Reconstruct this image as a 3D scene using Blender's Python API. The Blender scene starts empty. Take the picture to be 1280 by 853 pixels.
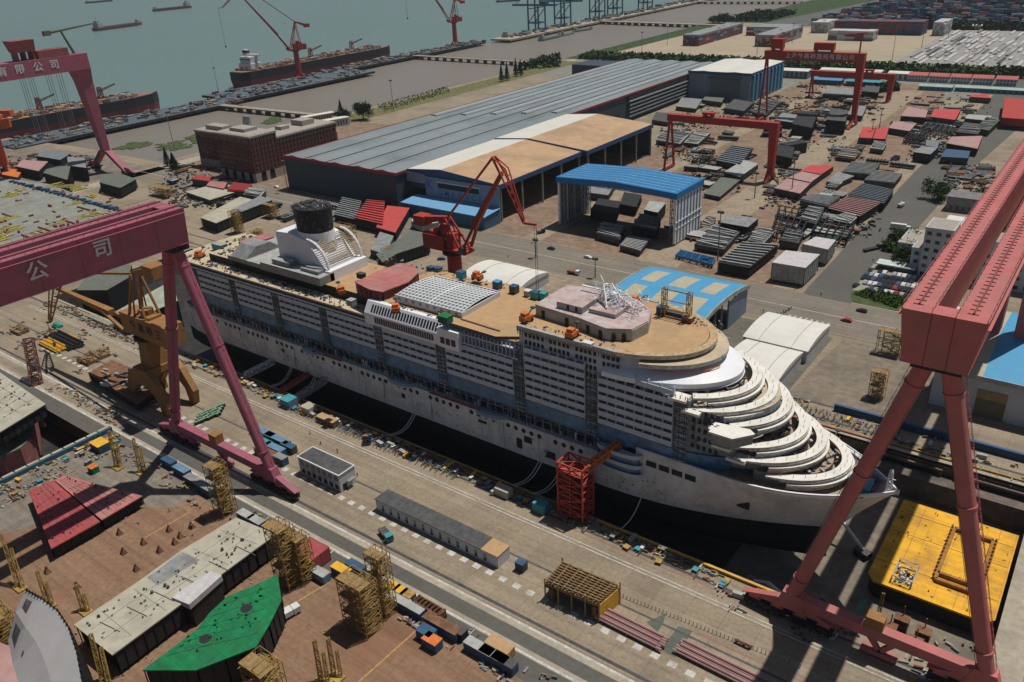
import bpy, bmesh, math, random
from mathutils import Vector, Matrix
from mathutils.geometry import tessellate_polygon
random.seed(11)
R = math.radians
S = bpy.context.scene
C = S.collection

# ------------------------------------------------------------------ camera
CAM_F = 1016.58
CYAW, CPIT, CROL = -0.664213550, 0.459522414, -0.0554852120
CAMZ = 155.0
_f = Vector((math.sin(CYAW)*math.cos(CPIT), math.cos(CYAW)*math.cos(CPIT), -math.sin(CPIT)))
_r0 = Vector((math.cos(CYAW), -math.sin(CYAW), 0)); _u0 = _r0.cross(_f)
_r = _r0*math.cos(CROL)+_u0*math.sin(CROL); _u = -_r0*math.sin(CROL)+_u0*math.cos(CROL)
cd = bpy.data.cameras.new('camera'); cam = bpy.data.objects.new('camera', cd); C.objects.link(cam)
cam.location = (0, 0, CAMZ)
cam.rotation_euler = Matrix((_r, _u, -_f)).transposed().to_euler()
cd.sensor_width = 36; cd.lens = CAM_F/1280*36; cd.clip_start = 1; cd.clip_end = 60000
S.camera = cam

def at(px, py, z=0.0):
    """survey point: where the sight line of photo pixel (px, py) meets height z"""
    d = _f + _r*((px-640)/CAM_F) - _u*((py-426.5)/CAM_F)
    t = (z-CAMZ)/d.z
    return Vector((d.x*t, d.y*t, z))

# ------------------------------------------------------------------ light
SUN = Vector((0.140, 0.296, 0.93)).normalized()
S.world = bpy.data.worlds.new('World'); S.world.use_nodes = True
wn = S.world.node_tree.nodes; wl = S.world.node_tree.links
sky = wn.new('ShaderNodeTexSky'); sky.sky_type = 'NISHITA'; sky.sun_disc = False
sky.sun_elevation = math.asin(SUN.z); sky.sun_rotation = math.atan2(SUN.x, SUN.y)
sky.altitude = 100; sky.air_density = 1.0; sky.dust_density = 1.2
wl.new(sky.outputs[0], wn['Background'].inputs[0]); wn['Background'].inputs[1].default_value = 0.05
sd = bpy.data.lights.new('sun', 'SUN'); sd.energy = 5.0; sd.angle = R(0.5); sd.color = (1.0, 0.95, 0.87)
so = bpy.data.objects.new('sun', sd); C.objects.link(so)
so.rotation_euler = SUN.to_track_quat('Z', 'Y').to_euler()
S.view_settings.view_transform = 'Standard'; S.view_settings.look = 'None'
S.view_settings.exposure = -0.4; S.view_settings.gamma = 1; S.view_settings.use_curve_mapping = False
S.cycles.max_bounces = 5; S.cycles.diffuse_bounces = 2; S.cycles.glossy_bounces = 2

# ------------------------------------------------------------------ materials
_mats = {}
def mat(name, col, rough=0.8, var=0.25, scale=0.4, metal=0.0, dirt=None, dscale=0.15, damt=0.5, world=True, col2=None, spec=0.3, slab=0):
    """procedural paint / concrete: base colour, fine variation, patches of dirt"""
    if name in _mats: return _mats[name]
    m = bpy.data.materials.new(name); m.use_nodes = True; n = m.node_tree.nodes; l = m.node_tree.links
    b = n['Principled BSDF']; b.inputs['Roughness'].default_value = rough; b.inputs['Metallic'].default_value = metal
    b.inputs['Specular IOR Level'].default_value = spec
    geo = n.new('ShaderNodeNewGeometry')
    t = n.new('ShaderNodeTexNoise'); t.inputs['Scale'].default_value = scale; t.inputs['Detail'].default_value = 6; t.inputs['Roughness'].default_value = 0.65
    l.new(geo.outputs['Position'], t.inputs['Vector'])
    mr = n.new('ShaderNodeMapRange'); mr.inputs[1].default_value = 0.3; mr.inputs[2].default_value = 0.7
    mr.inputs[3].default_value = 1-var; mr.inputs[4].default_value = 1+var
    l.new(t.outputs[0], mr.inputs[0])
    mx = n.new('ShaderNodeMix'); mx.data_type = 'RGBA'; mx.blend_type = 'MULTIPLY'; mx.inputs[0].default_value = 1
    mx.inputs[6].default_value = (*col, 1); l.new(mr.outputs[0], mx.inputs[7])
    out = mx.outputs[2]
    if dirt:
        t2 = n.new('ShaderNodeTexNoise'); t2.inputs['Scale'].default_value = dscale; t2.inputs['Detail'].default_value = 8; t2.inputs['Roughness'].default_value = 0.7
        l.new(geo.outputs['Position'], t2.inputs['Vector'])
        r2 = n.new('ShaderNodeMapRange'); r2.inputs[1].default_value = 0.45; r2.inputs[2].default_value = 0.68; r2.inputs[3].default_value = 0; r2.inputs[4].default_value = damt
        l.new(t2.outputs[0], r2.inputs[0])
        m2 = n.new('ShaderNodeMix'); m2.data_type = 'RGBA'; l.new(r2.outputs[0], m2.inputs[0])
        l.new(out, m2.inputs[6]); m2.inputs[7].default_value = (*dirt, 1); out = m2.outputs[2]
    if slab:
        mp = n.new('ShaderNodeMapping'); mp.inputs['Scale'].default_value = (.012, .55, 1); l.new(geo.outputs['Position'], mp.inputs[0])
        t3 = n.new('ShaderNodeTexNoise'); t3.inputs['Scale'].default_value = 1; t3.inputs['Detail'].default_value = 5; l.new(mp.outputs[0], t3.inputs['Vector'])
        r3 = n.new('ShaderNodeMapRange'); r3.inputs[1].default_value = .35; r3.inputs[2].default_value = .65; r3.inputs[3].default_value = .88; r3.inputs[4].default_value = 1.1; l.new(t3.outputs[0], r3.inputs[0])
        br = n.new('ShaderNodeTexBrick'); l.new(geo.outputs['Position'], br.inputs['Vector']); br.inputs['Scale'].default_value = 1; br.offset = 0
        br.inputs['Brick Width'].default_value = slab; br.inputs['Row Height'].default_value = slab*.7; br.inputs['Mortar Size'].default_value = .06; br.inputs['Mortar Smooth'].default_value = .1
        br.inputs['Color1'].default_value = (.93,.93,.93,1); br.inputs['Color2'].default_value = (1.05,1.05,1.05,1); br.inputs['Mortar'].default_value = (.62,.62,.62,1)
        ma = n.new('ShaderNodeMix'); ma.data_type = 'RGBA'; ma.blend_type = 'MULTIPLY'; ma.inputs[0].default_value = 1; l.new(out, ma.inputs[6]); l.new(br.outputs['Color'], ma.inputs[7])
        mb_ = n.new('ShaderNodeMix'); mb_.data_type = 'RGBA'; mb_.blend_type = 'MULTIPLY'; mb_.inputs[0].default_value = 1; l.new(ma.outputs[2], mb_.inputs[6]); l.new(r3.outputs[0], mb_.inputs[7]); out = mb_.outputs[2]
    l.new(out, b.inputs['Base Color'])
    _mats[name] = m
    return m

def sheet_mat(name, col, axis=0, pitch=1.0, depth=0.35, **k):
    """corrugated / planked sheet: bump and fine dark seams along one axis"""
    if name in _mats: return _mats[name]
    m = mat(name, col, **k); n = m.node_tree.nodes; l = m.node_tree.links; b = n['Principled BSDF']
    geo = n.new('ShaderNodeNewGeometry'); sp = n.new('ShaderNodeSeparateXYZ'); l.new(geo.outputs['Position'], sp.inputs[0])
    w = n.new('ShaderNodeMath'); w.operation = 'MULTIPLY'; l.new(sp.outputs[axis], w.inputs[0]); w.inputs[1].default_value = 1/pitch
    fr = n.new('ShaderNodeMath'); fr.operation = 'FRACT'; l.new(w.outputs[0], fr.inputs[0])
    r = n.new('ShaderNodeMapRange'); r.inputs[1].default_value = 0.0; r.inputs[2].default_value = 0.2; r.inputs[3].default_value = 1-depth; r.inputs[4].default_value = 1.0
    l.new(fr.outputs[0], r.inputs[0])
    mx = n.new('ShaderNodeMix'); mx.data_type = 'RGBA'; mx.blend_type = 'MULTIPLY'; mx.inputs[0].default_value = 1
    src = b.inputs['Base Color'].links[0].from_socket
    l.new(src, mx.inputs[6]); l.new(r.outputs[0], mx.inputs[7]); l.new(mx.outputs[2], b.inputs['Base Color'])
    bp = n.new('ShaderNodeBump'); bp.inputs['Strength'].default_value = 0.5; bp.inputs['Distance'].default_value = 0.2
    l.new(r.outputs[0], bp.inputs['Height']); l.new(bp.outputs[0], b.inputs['Normal'])
    return m

# ------------------------------------------------------------------ mesh builder
class MB:
    def __init__(s): s.v = []; s.f = []; s.m = []
    def add(s, vs, fs, mi=0):
        o = len(s.v); s.v += [tuple(v) for v in vs]
        for f in fs: s.f.append(tuple(i+o for i in f)); s.m.append(mi)
        return s
    def box(s, x0, x1, y0, y1, z0, z1, mi=0, top=None):
        vs = [(x0,y0,z0),(x1,y0,z0),(x1,y1,z0),(x0,y1,z0),(x0,y0,z1),(x1,y0,z1),(x1,y1,z1),(x0,y1,z1)]
        s.add(vs, [(0,3,2,1),(0,1,5,4),(1,2,6,5),(2,3,7,6),(3,0,4,7)], mi)
        s.add(vs[4:], [(0,1,2,3)], mi if top is None else top); return s
    def obox(s, c, l, w, h, rz=0, mi=0, top=None, tilt=0):
        """box with base centre c, turned by rz, tilted about its own length axis"""
        M = Matrix.Translation(c) @ Matrix.Rotation(rz, 4, 'Z') @ Matrix.Rotation(tilt, 4, 'X')
        vs = [M @ Vector((x*l/2, y*w/2, z*h)) for z in (0,1) for x, y in ((-1,-1),(1,-1),(1,1),(-1,1))]
        s.add(vs, [(0,3,2,1),(0,1,5,4),(1,2,6,5),(2,3,7,6),(3,0,4,7)], mi)
        s.add(vs[4:], [(0,1,2,3)], mi if top is None else top); return s
    def prism(s, pts, z0, z1, mi=0, top=None, ztop=None):
        n = len(pts); a = [(p[0], p[1], z0) for p in pts]; b = [(p[0], p[1], z1) for p in (ztop or pts)]
        s.add(a+b, [(i, (i+1) % n, n+(i+1) % n, n+i) for i in range(n)], mi)
        s.add(a, [tuple(range(n-1, -1, -1))], mi); s.add(b, [tuple(range(n))], mi if top is None else top); return s
    def prism_y(s, pts, y0, y1, mi=0):
        """profile in x,z extruded along y"""
        n = len(pts); a = [(p[0], y0, p[1]) for p in pts]; b = [(p[0], y1, p[1]) for p in pts]
        s.add(a+b, [(i, (i+1) % n, n+(i+1) % n, n+i) for i in range(n)], mi)
        s.add(a, [tuple(range(n-1, -1, -1))], mi); s.add(b, [tuple(range(n))], mi); return s
    def prism_x(s, pts, x0, x1, mi=0):
        n = len(pts); a = [(x0, p[0], p[1]) for p in pts]; b = [(x1, p[0], p[1]) for p in pts]
        s.add(a+b, [(i, (i+1) % n, n+(i+1) % n, n+i) for i in range(n)], mi)
        s.add(a, [tuple(range(n-1, -1, -1))], mi); s.add(b, [tuple(range(n))], mi); return s
    def quad(s, a, b, c, d, mi=0): return s.add([a, b, c, d], [(0,1,2,3)], mi)
    def tube(s, p0, p1, r0, r1=None, n=8, mi=0, caps=True, sx=1.0):
        p0 = Vector(p0); p1 = Vector(p1); r1 = r0 if r1 is None else r1
        d = (p1-p0)
        if d.length < 1e-6: return s
        q = d.to_track_quat('Z', 'Y')
        vs = []
        for p, r in ((p0, r0), (p1, r1)):
            for i in range(n):
                a = 2*math.pi*i/n + math.pi/n
                vs.append(p + q @ Vector((math.cos(a)*r*sx, math.sin(a)*r, 0)))
        s.add(vs, [(i, (i+1) % n, n+(i+1) % n, n+i) for i in range(n)], mi)
        if caps: s.add(vs[:n], [tuple(range(n-1, -1, -1))], mi); s.add(vs[n:], [tuple(range(n))], mi)
        return s
    def beam(s, p0, p1, w, mi=0): return s.tube(p0, p1, w*0.7071, n=4, mi=mi)
    def path(s, pts, r, n=5, mi=0):
        for a, b in zip(pts, pts[1:]): s.tube(a, b, r, n=n, mi=mi)
        return s
    def truss(s, p0, p1, w0, w1, bays, r, mi=0, rd=None):
        """four-chord lattice from p0 to p1"""
        p0 = Vector(p0); p1 = Vector(p1); d = p1-p0; q = d.to_track_quat('Z', 'Y'); rd = rd or r*0.6
        def ring(t):
            w = (w0+(w1-w0)*t)/2; c = p0+d*t
            return [c + q @ Vector((a*w, b*w, 0)) for a, b in ((-1,-1),(1,-1),(1,1),(-1,1))]
        rs = [ring(i/bays) for i in range(bays+1)]
        for k in range(4): s.beam(rs[0][k], rs[-1][k], r*2, mi)
        for i in range(bays+1):
            for k in range(4):
                s.beam(rs[i][k], rs[i][(k+1) % 4], rd*2, mi)
                if i < bays:
                    a, b = (k, (k+1) % 4) if (i+k) % 2 else ((k+1) % 4, k)
                    s.beam(rs[i][a], rs[i+1][b], rd*2, mi)
        return s
    def tower(s, c, w, d, h, levels, r, rz=0, mi=0, rd=None):
        """scaffold tower: rectangular frame with braces, base centre c"""
        M = Matrix.Translation(c) @ Matrix.Rotation(rz, 4, 'Z'); rd = rd or r*0.7
        cs = [(-w/2,-d/2),(w/2,-d/2),(w/2,d/2),(-w/2,d/2)]
        for x, y in cs: s.beam(M @ Vector((x,y,0)), M @ Vector((x,y,h)), r*2, mi)
        for i in range(levels+1):
            z = h*i/levels
            for k in range(4):
                a = cs[k]; b = cs[(k+1) % 4]
                if i: s.beam(M @ Vector((*a, z)), M @ Vector((*b, z)), rd*2, mi)
                if i < levels:
                    z2 = h*(i+1)/levels
                    if (i+k) % 2: a, b = b, a
                    s.beam(M @ Vector((*a, z)), M @ Vector((*b, z2)), rd*2, mi)
        return s
    def blob(s, c, r, n=1, mi=0, sq=(1,1,1)):
        bm = bmesh.new(); bmesh.ops.create_icosphere(bm, subdivisions=n, radius=1)
        vs = [Vector(c)+Vector((v.co.x*r*sq[0], v.co.y*r*sq[1], v.co.z*r*sq[2]))*random.uniform(.85, 1.15) for v in bm.verts]
        s.add(vs, [tuple(v.index for v in f.verts) for f in bm.faces], mi); bm.free(); return s
    def mesh(s, name, mats, off=(0,0,0), smooth=False):
        me = bpy.data.meshes.new(name)
        me.from_pydata([(v[0]-off[0], v[1]-off[1], v[2]-off[2]) for v in s.v], [], s.f)
        if not isinstance(mats, (list, tuple)): mats = [mats]
        for m in mats: me.materials.append(m)
        me.polygons.foreach_set('material_index', s.m)
        if smooth: me.polygons.foreach_set('use_smooth', [True]*len(s.f))
        me.update(); return me
    def build(s, name, mats, parent=None, off=(0,0,0), smooth=False, label=None):
        o = bpy.data.objects.new(name, s.mesh(name, mats, off, smooth)); C.objects.link(o)
        if parent: o.parent = parent; _kids.setdefault(parent.name, []).append(o)
        if label: o['label'] = label
        return o

_kids = {}
def tag(o, label=None, cat=None, group=None, kind=None):
    if label: o['label'] = label
    if cat: o['category'] = cat
    if group: o['group'] = group
    if kind: o['kind'] = kind
    return o
def thing(name, label, cat, loc=(0,0,0), rz=0, group=None, scale=1):
    o = bpy.data.objects.new(name, None); C.objects.link(o); o.empty_display_size = 0.5
    o.location = loc; o.rotation_euler = (0, 0, rz); o.scale = (scale,)*3
    return tag(o, label, cat, group)
def solid(name, mb, mats, label, cat, loc=(0,0,0), rz=0, group=None, off=(0,0,0), smooth=False):
    o = mb.build(name, mats, off=off, smooth=smooth); o.location = loc; o.rotation_euler = (0,0,rz)
    return tag(o, label, cat, group)
def struct(name, mb, mats, kind='structure'):
    o = mb.build(name, mats); o['kind'] = kind; return o
def dup(root, loc=None, rz=None, label=None, group=None, scale=None):
    def cp(o, par):
        c = o.copy(); C.objects.link(c)
        if par: c.parent = par; _kids.setdefault(par.name, []).append(c)
        for ch in list(_kids.get(o.name, [])): cp(ch, c)
        return c
    r = cp(root, None)
    if loc is not None: r.location = loc
    if rz is not None: r.rotation_euler = (0, 0, rz)
    if scale is not None: r.scale = (scale,)*3 if not isinstance(scale, tuple) else scale
    if label: r['label'] = label
    if group: r['group'] = group
    return r
def poly_sheet(name, outer, holes, z, m, skirt=0.0, kind='structure'):
    """flat polygon with holes, optional vertical skirt under every edge"""
    loops = [[Vector((p[0], p[1], 0)) for p in outer]] + [[Vector((p[0], p[1], 0)) for p in h] for h in holes]
    tris = tessellate_polygon(loops); flat = [p for L in loops for p in L]
    mb = MB(); fs = []
    for t in tris:
        a, b, c = (flat[i] for i in t)
        fs.append(tuple(t) if (b-a).cross(c-a).z > 0 else tuple(reversed(t)))
    mb.add([(p.x, p.y, z) for p in flat], fs)
    if skirt:
        for L in loops:
            n = len(L)
            for i in range(n):
                a, b = L[i], L[(i+1) % n]
                mb.quad((a.x,a.y,z),(b.x,b.y,z),(b.x,b.y,z-skirt),(a.x,a.y,z-skirt), 1)
    o = mb.build(name, m); o['kind'] = kind
    return o
# ------------------------------------------------------------------ colours
CONC = mat('concrete', (.275,.225,.16), .9, .2, .9, dirt=(.15,.125,.095), dscale=.035, damt=.7, slab=9)
CONC2 = mat('pale_concrete', (.36,.32,.25), .9, .2, .5, dirt=(.2,.175,.14), dscale=.06, damt=.6)
WALLC = mat('dock_wall_concrete', (.15,.12,.10), .9, .35, .3, dirt=(.05,.06,.05), dscale=.08, damt=.8)
ASPH = mat('asphalt', (.105,.102,.09), .9, .15, .5, dirt=(.075,.073,.068), dscale=.03, damt=.5)
ROADM = mat('dusty_road', (.20,.175,.14), .9, .12, .4, dirt=(.13,.12,.10), dscale=.02, damt=.6, slab=12)
SOIL = mat('brown_yard', (.235,.165,.115), .95, .3, .25, dirt=(.12,.085,.062), dscale=.07, damt=.7)
RUSTY = mat('rust_stained_floor', (.225,.14,.088), .95, .22, .7, dirt=(.21,.105,.062), dscale=.035, damt=.85, slab=14)
GRASS = mat('grass', (.055,.085,.028), 1, .45, .3, dirt=(.10,.10,.04), dscale=.05, damt=.5)
PAINTW = mat('worn_white_paint', (.50,.49,.46), .8, .3, 1.5, dirt=(.25,.21,.16), dscale=.3, damt=.8)
PAINTR = mat('worn_red_paint', (.36,.11,.08), .8, .3, 1.5, dirt=(.25,.18,.14), dscale=.3, damt=.8)
DARKF = mat('wet_dock_floor', (.20,.17,.13), .8, .3, .3, dirt=(.07,.065,.055), dscale=.05, damt=.7)
WHITE = mat('white_paint', (.62,.63,.64), .6, .06, .3, dirt=(.38,.37,.34), dscale=.15, damt=.35)
OFFW = mat('offwhite_roof', (.66,.65,.60), .6, .05, .3, dirt=(.5,.48,.43), dscale=.08, damt=.35)
GREY = mat('grey_steel', (.24,.25,.25), .6, .25, .5, dirt=(.13,.12,.11), dscale=.2, damt=.6)
LGREY = mat('light_grey_steel', (.36,.37,.36), .6, .2, .5, dirt=(.2,.18,.16), dscale=.2, damt=.5)
DGREY = mat('dark_grey_steel', (.07,.075,.078), .7, .35, .5, dirt=(.12,.09,.07), dscale=.25, damt=.5)
BLACK = mat('black_steel', (.022,.023,.025), .7, .4, .5)
GLASS = mat('dark_glass', (.025,.03,.035), .15, .2, .8, spec=.6)
RUST = mat('rust_brown', (.20,.10,.055), .9, .4, .6, dirt=(.09,.05,.035), dscale=.4, damt=.7)
YEL = mat('yellow_scaffold', (.38,.25,.07), .85, .4, .9, dirt=(.17,.10,.05), dscale=.5, damt=.85)
YELB = mat('bright_yellow', (.68,.38,.03), .7, .15, .5, dirt=(.42,.24,.06), dscale=.3, damt=.5)
ORNG = mat('orange_paint', (.58,.16,.04), .7, .2, .6)
PINK = mat('pink_primer', (.42,.145,.135), .8, .2, .3, dirt=(.33,.22,.20), dscale=.12, damt=.7, slab=5)
REDB = mat('red_primer', (.34,.06,.062), .8, .2, .3, dirt=(.25,.11,.105), dscale=.12, damt=.6, slab=6)
BLUE = mat('blue_sheet', (.03,.15,.32), .5, .12, .5, dirt=(.07,.14,.22), dscale=.1, damt=.4)
LBLUE = mat('light_blue_sheet', (.06,.26,.46), .55, .1, .4, dirt=(.12,.26,.38), dscale=.1, damt=.4)
CBLUE = mat('container_blue', (.035,.09,.17), .6, .25, .6, dirt=(.08,.07,.06), dscale=.4, damt=.4)
TEAL = mat('teal_paint', (.05,.27,.32), .6, .2, .5)
GREEN = mat('green_primer', (.005,.175,.06), .75, .25, .35, dirt=(.02,.10,.045), dscale=.2, damt=.7, slab=5.5)
PIPEW = mat('white_hose', (.5,.5,.48), .6, .1, 1)

# ------------------------------------------------------------------ land and water
DX0, DX1, DY0, DY1 = -430.0, 1.5, 164.5, 247.0        # ship dock
dock = [(DX0,DY0),(DX1,DY0),(DX1,DY1),(DX0,DY1)]
dock_b = [(-520,60),(-276,60),(-276,111),(-520,111)]    # neighbouring dock
shore = [(-3000,300),(-1045,322),(-950,350),(-782,366),(-650,366),(-655,404),(-664,460),(-662,530),(-662,620),(-661,876),(-660,1200),(-657,1480),(-640,1600),(-632,1750),(-620,2060),(-560,3200),(-500,9000)]
land = shore + [(9000,9000),(9000,-1500),(-3000,-1500)]
poly_sheet('ground', list(reversed(land)), [dock, dock_b], 0.0, [CONC, WALLC], skirt=14)
mb = MB(); mb.quad((DX0-5,DY0-5,-12),(DX1+5,DY0-5,-12),(DX1+5,DY1+5,-12),(DX0-5,DY1+5,-12))
mb.quad((-525,55,-12),(-270,55,-12),(-270,115,-12),(-525,115,-12)); struct('dock_floor', mb, DARKF)
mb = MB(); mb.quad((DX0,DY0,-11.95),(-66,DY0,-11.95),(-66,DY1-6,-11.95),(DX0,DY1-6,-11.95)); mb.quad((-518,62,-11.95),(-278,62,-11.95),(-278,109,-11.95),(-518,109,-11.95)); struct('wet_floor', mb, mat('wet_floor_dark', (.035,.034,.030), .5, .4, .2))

def water_mat(name, col, rough=.25, bump=.4, scale=.08, col2=None):
    m = bpy.data.materials.new(name); m.use_nodes = True; n = m.node_tree.nodes; l = m.node_tree.links; b = n['Principled BSDF']
    b.inputs['Roughness'].default_value = rough; b.inputs['Specular IOR Level'].default_value = .35
    geo = n.new('ShaderNodeNewGeometry')
    t = n.new('ShaderNodeTexNoise'); t.inputs['Scale'].default_value = .004; t.inputs['Detail'].default_value = 5; l.new(geo.outputs['Position'], t.inputs['Vector'])
    mx = n.new('ShaderNodeMix'); mx.data_type = 'RGBA'; l.new(t.outputs[0], mx.inputs[0])
    mx.inputs[6].default_value = (*col, 1); mx.inputs[7].default_value = (*(col2 or tuple(c*1.25 for c in col)), 1); l.new(mx.outputs[2], b.inputs['Base Color'])
    t2 = n.new('ShaderNodeTexNoise'); t2.inputs['Scale'].default_value = scale; t2.inputs['Detail'].default_value = 4; l.new(geo.outputs['Position'], t2.inputs['Vector'])
    bp = n.new('ShaderNodeBump'); bp.inputs['Strength'].default_value = bump; bp.inputs['Distance'].default_value = .6
    l.new(t2.outputs[0], bp.inputs['Height']); l.new(bp.outputs[0], b.inputs['Normal']); return m
RIVER = water_mat('river_water', (.125,.205,.195), .3, .3, .15, (.155,.225,.21))
MUD = water_mat('muddy_water', (.235,.195,.155), .35, .2, .2, (.18,.17,.15))
poly_sheet('water', [(-30000,290)]+[(x+15, y-3 if x < -800 else y) for x, y in shore[:-1]]+[(-480,9000),(-480,40000),(-30000,40000)], [], -4.5, RIVER)
poly_sheet('basin_water', [(-870,335),(-860,345),(-870,400),(-870,500),(-870,560),(-870,700),(-880,830),(-918,900),(-925,1080),(-925,1130),(-880,1800),(-900,2600),(-560,3300),(-500,2060),(-600,1600),(-640,900),(-640,380),(-700,340)][::-1], [], -4.3, MUD)
# mud flats and reeds at the basin's shallow edge
for pts in ([(235,172),(250,168),(262,172),(245,178)],[(148,186),(170,178),(190,180),(165,187)],[(196,182),(226,176),(240,184),(205,190)],[(330,152),(345,147),(352,151),(338,156)]):
    ps = [at(x, y, -4.2) for x, y in pts]; mb = MB()
    for i in range(90):
        a, b = random.random(), random.random(); p = ps[0].lerp(ps[1], a).lerp(ps[3].lerp(ps[2], a), b)
        mb.blob((p.x+random.uniform(-4,4), p.y+random.uniform(-4,4), -4.1), random.uniform(1.2, 3), 1, sq=(1.3,1.3,.35))
    struct('reed_bed', mb, GRASS, 'stuff')

def sheet(name, pts, z, m, px=True, kind='structure'):
    ps = [at(*p) if px else Vector((*p, 0)) for p in pts]
    a = sum(ps[i].x*ps[(i+1) % len(ps)].y-ps[(i+1) % len(ps)].x*ps[i].y for i in range(len(ps)))
    if a < 0: ps.reverse()
    return struct(name, MB().add([(p.x, p.y, z) for p in ps], [tuple(range(len(ps)))]), m, kind)
# main road parallel to the dock, side road away from it
sheet('road', [(-640,322.5),(250,322.5),(250,356),(-640,356)], .03, ROADM, False)
sheet('road', [(-106,356),(-112,600),(-128,1000),(-60,1000),(-82,600),(-84,356)], .035, ASPH, False)
sheet('road', [(-640,260),(-655,1700),(-640,1700),(-625,260)], .03, CONC2, False)
for y in (321.6, 356.4):
    mb = MB(); mb.box(-640, -104, y-.2, y+.2, 0, .14); mb.box(-84, 250, y-.2, y+.2, 0, .14); struct('kerb', mb, CONC2)
mb = MB(); mb.box(-640, 250, 339.2, 339.6, .035, .045)
for i in range(30): mb.box(-104.5, -86, 0, 0, 0, 0) if 0 else None
for i in range(8): mb.box(-103+i*2.4, -102+i*2.4, 323.5, 331, .04, .05)
struct('road_marking', mb, PAINTW)
# surfaces of the yards
sheet('yard_floor', [(-310,-40),(40,-40),(40,108),(-274,108),(-274,58),(-310,58)], .02, RUSTY, False)
sheet('yard_floor', [(-640,357.5),(-110,357.5),(-112,600),(-160,940),(-300,930),(-300,560),(-640,560)], .02, SOIL, False)
sheet('yard_floor', [(-80,262),(-76,318),(-35,318),(-35,262)], .02, mat('stained_pad', (.2,.165,.125), .9, .3, .3, dirt=(.11,.10,.085), dscale=.06, damt=.7), False)
sheet('yard_floor', [(-200,262),(-200,318),(-80,318),(-80,262)], .022, mat('grey_pad', (.115,.108,.09), .9, .25, .3, dirt=(.17,.145,.11), dscale=.06, damt=.6), False)
sheet('yard_floor', [(-430,256),(-430,318),(-205,318),(-205,256)], .021, mat('pale_yard', (.27,.215,.155), .9, .3, .3, dirt=(.15,.12,.09), dscale=.06, damt=.7), False)
sheet('yard_floor', [(-980,120),(-440,120),(-440,256),(-640,258),(-650,352),(-780,352),(-980,338)], .02, mat('grey_yard', (.20,.17,.135), .9, .3, .1, dirt=(.11,.095,.08), dscale=.03, damt=.7), False)
sheet('yard_floor', [(-274,108),(-215,108),(-215,96),(-238,84),(-246,62),(-300,30),(-310,58),(-274,58)], .03, mat('grey_apron', (.20,.175,.14), .9, .25, .4, dirt=(.13,.11,.09), dscale=.06, damt=.7, slab=10), False)
for x0, x1 in ((-268,-256),(-195,-171),(-121,-111)): sheet('crane_track', [(x0,358),(x1,358),(x1-2,900),(x0-2,900)], .05, mat('sandy_track', (.30,.245,.175), .95, .25, .4, dirt=(.19,.15,.11), dscale=.08, damt=.7), False)
# crane runways and quay markings
mb = MB()
for y in (119.0, 111.6): mb.box(-520, 60, y-.35, y+.35, .03, .04)
for y in (151.8, 153.0): mb.box(-430, 60, y-.16, y+.16, .03, .04)
for k in range(74):
    x = -372+k*4.6; y = 131.8-(x+361)*.011
    mb.box(x, x+2.2, y-.9, y+.9, .03, .04)
struct('quay_marking', mb, PAINTW)
mb = MB(); mb.box(-120, 0, 156.6, 156.85, .03, .04); mb.box(-60, 30, 140.4, 140.6, .03, .04); struct('quay_marking', mb, PAINTR)
mb = MB()
for y in (121.0, 158.4, 249.5, 253.5, 263): mb.box(-520, 200, y-.5, y+.5, .03, .035); mb.box(-520, 200, y-.08, y+.08, .035, .12)
for y in (138.5,): mb.box(-420, 60, y-.3, y+.3, .03, .04)
struct('crane_rail', mb, DGREY)
sheet('quay_patch', [(808,778),(832,767),(829,780),(822,790)], .03, mat('patch_green', (.10,.115,.095), .9, .2, .5))
sheet('quay_patch', [(826,812),(848,783),(866,789),(844,822)], .03, _mats['patch_green'])
# dark wet strip along the second crane runway and stains
sheet('quay_patch', [(-276,113.2),(60,113.2),(60,117),(-276,117)], .025, ASPH, False)
sheet('quay_patch', [(-430,105),(-60,105),(-60,111),(-430,111)], .024, ASPH, False)
# dock copings, ledges and caissons
for (x0,x1,y0,y1) in ((DX0,DX1,DY0-1.2,DY0),(DX0,DX1,DY1,DY1+1.6),(DX1,DX1+7,DY0-1.2,DY1+1.6)):
    mb = MB(); mb.box(x0, x1, y0, y1, -.6, .35); struct('dock_coping', mb, CONC2)
mb = MB(); mb.box(DX0, DX1-.1, DY1-6, DY1-.1, -12, -4.2)
for i in range(60): mb.box(DX0+i*7.2, DX0+i*7.2+.5, DY1-.5, DY1-.02, -4.2, -.6)
struct('dock_wall_ledge', mb, WALLC)
for (x0, x1, lab) in ((-41,-24.5,'dark green corrugated dock gate panel near the bow tip'),(-19,1,'dark green corrugated dock gate panel beside the yellow deck section')):
    t = thing('dock_gate', lab, 'gate panel', ((x0+x1)/2, 246.4, -12)); m = MB(); w = (x1-x0)/2
    m.box(-w, w, -.2, .1, 0, 9.5)
    for i in range(int(w*2/.9)): m.box(-w+i*.9, -w+i*.9+.45, -.45, -.2, 0, 9.5)
    m.build('panel', mat('dark_green_sheet', (.018,.032,.03), .7, .3, .5), t)
    m = MB(); m.box(-w-1, w+1, -.7, .3, 9.5, 10.3); m.box(-w-1, -w, -.6, .3, 0, 9.5); m.box(w, w+1, -.6, .3, 0, 9.5); m.build('frame', WALLC, t)
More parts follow.
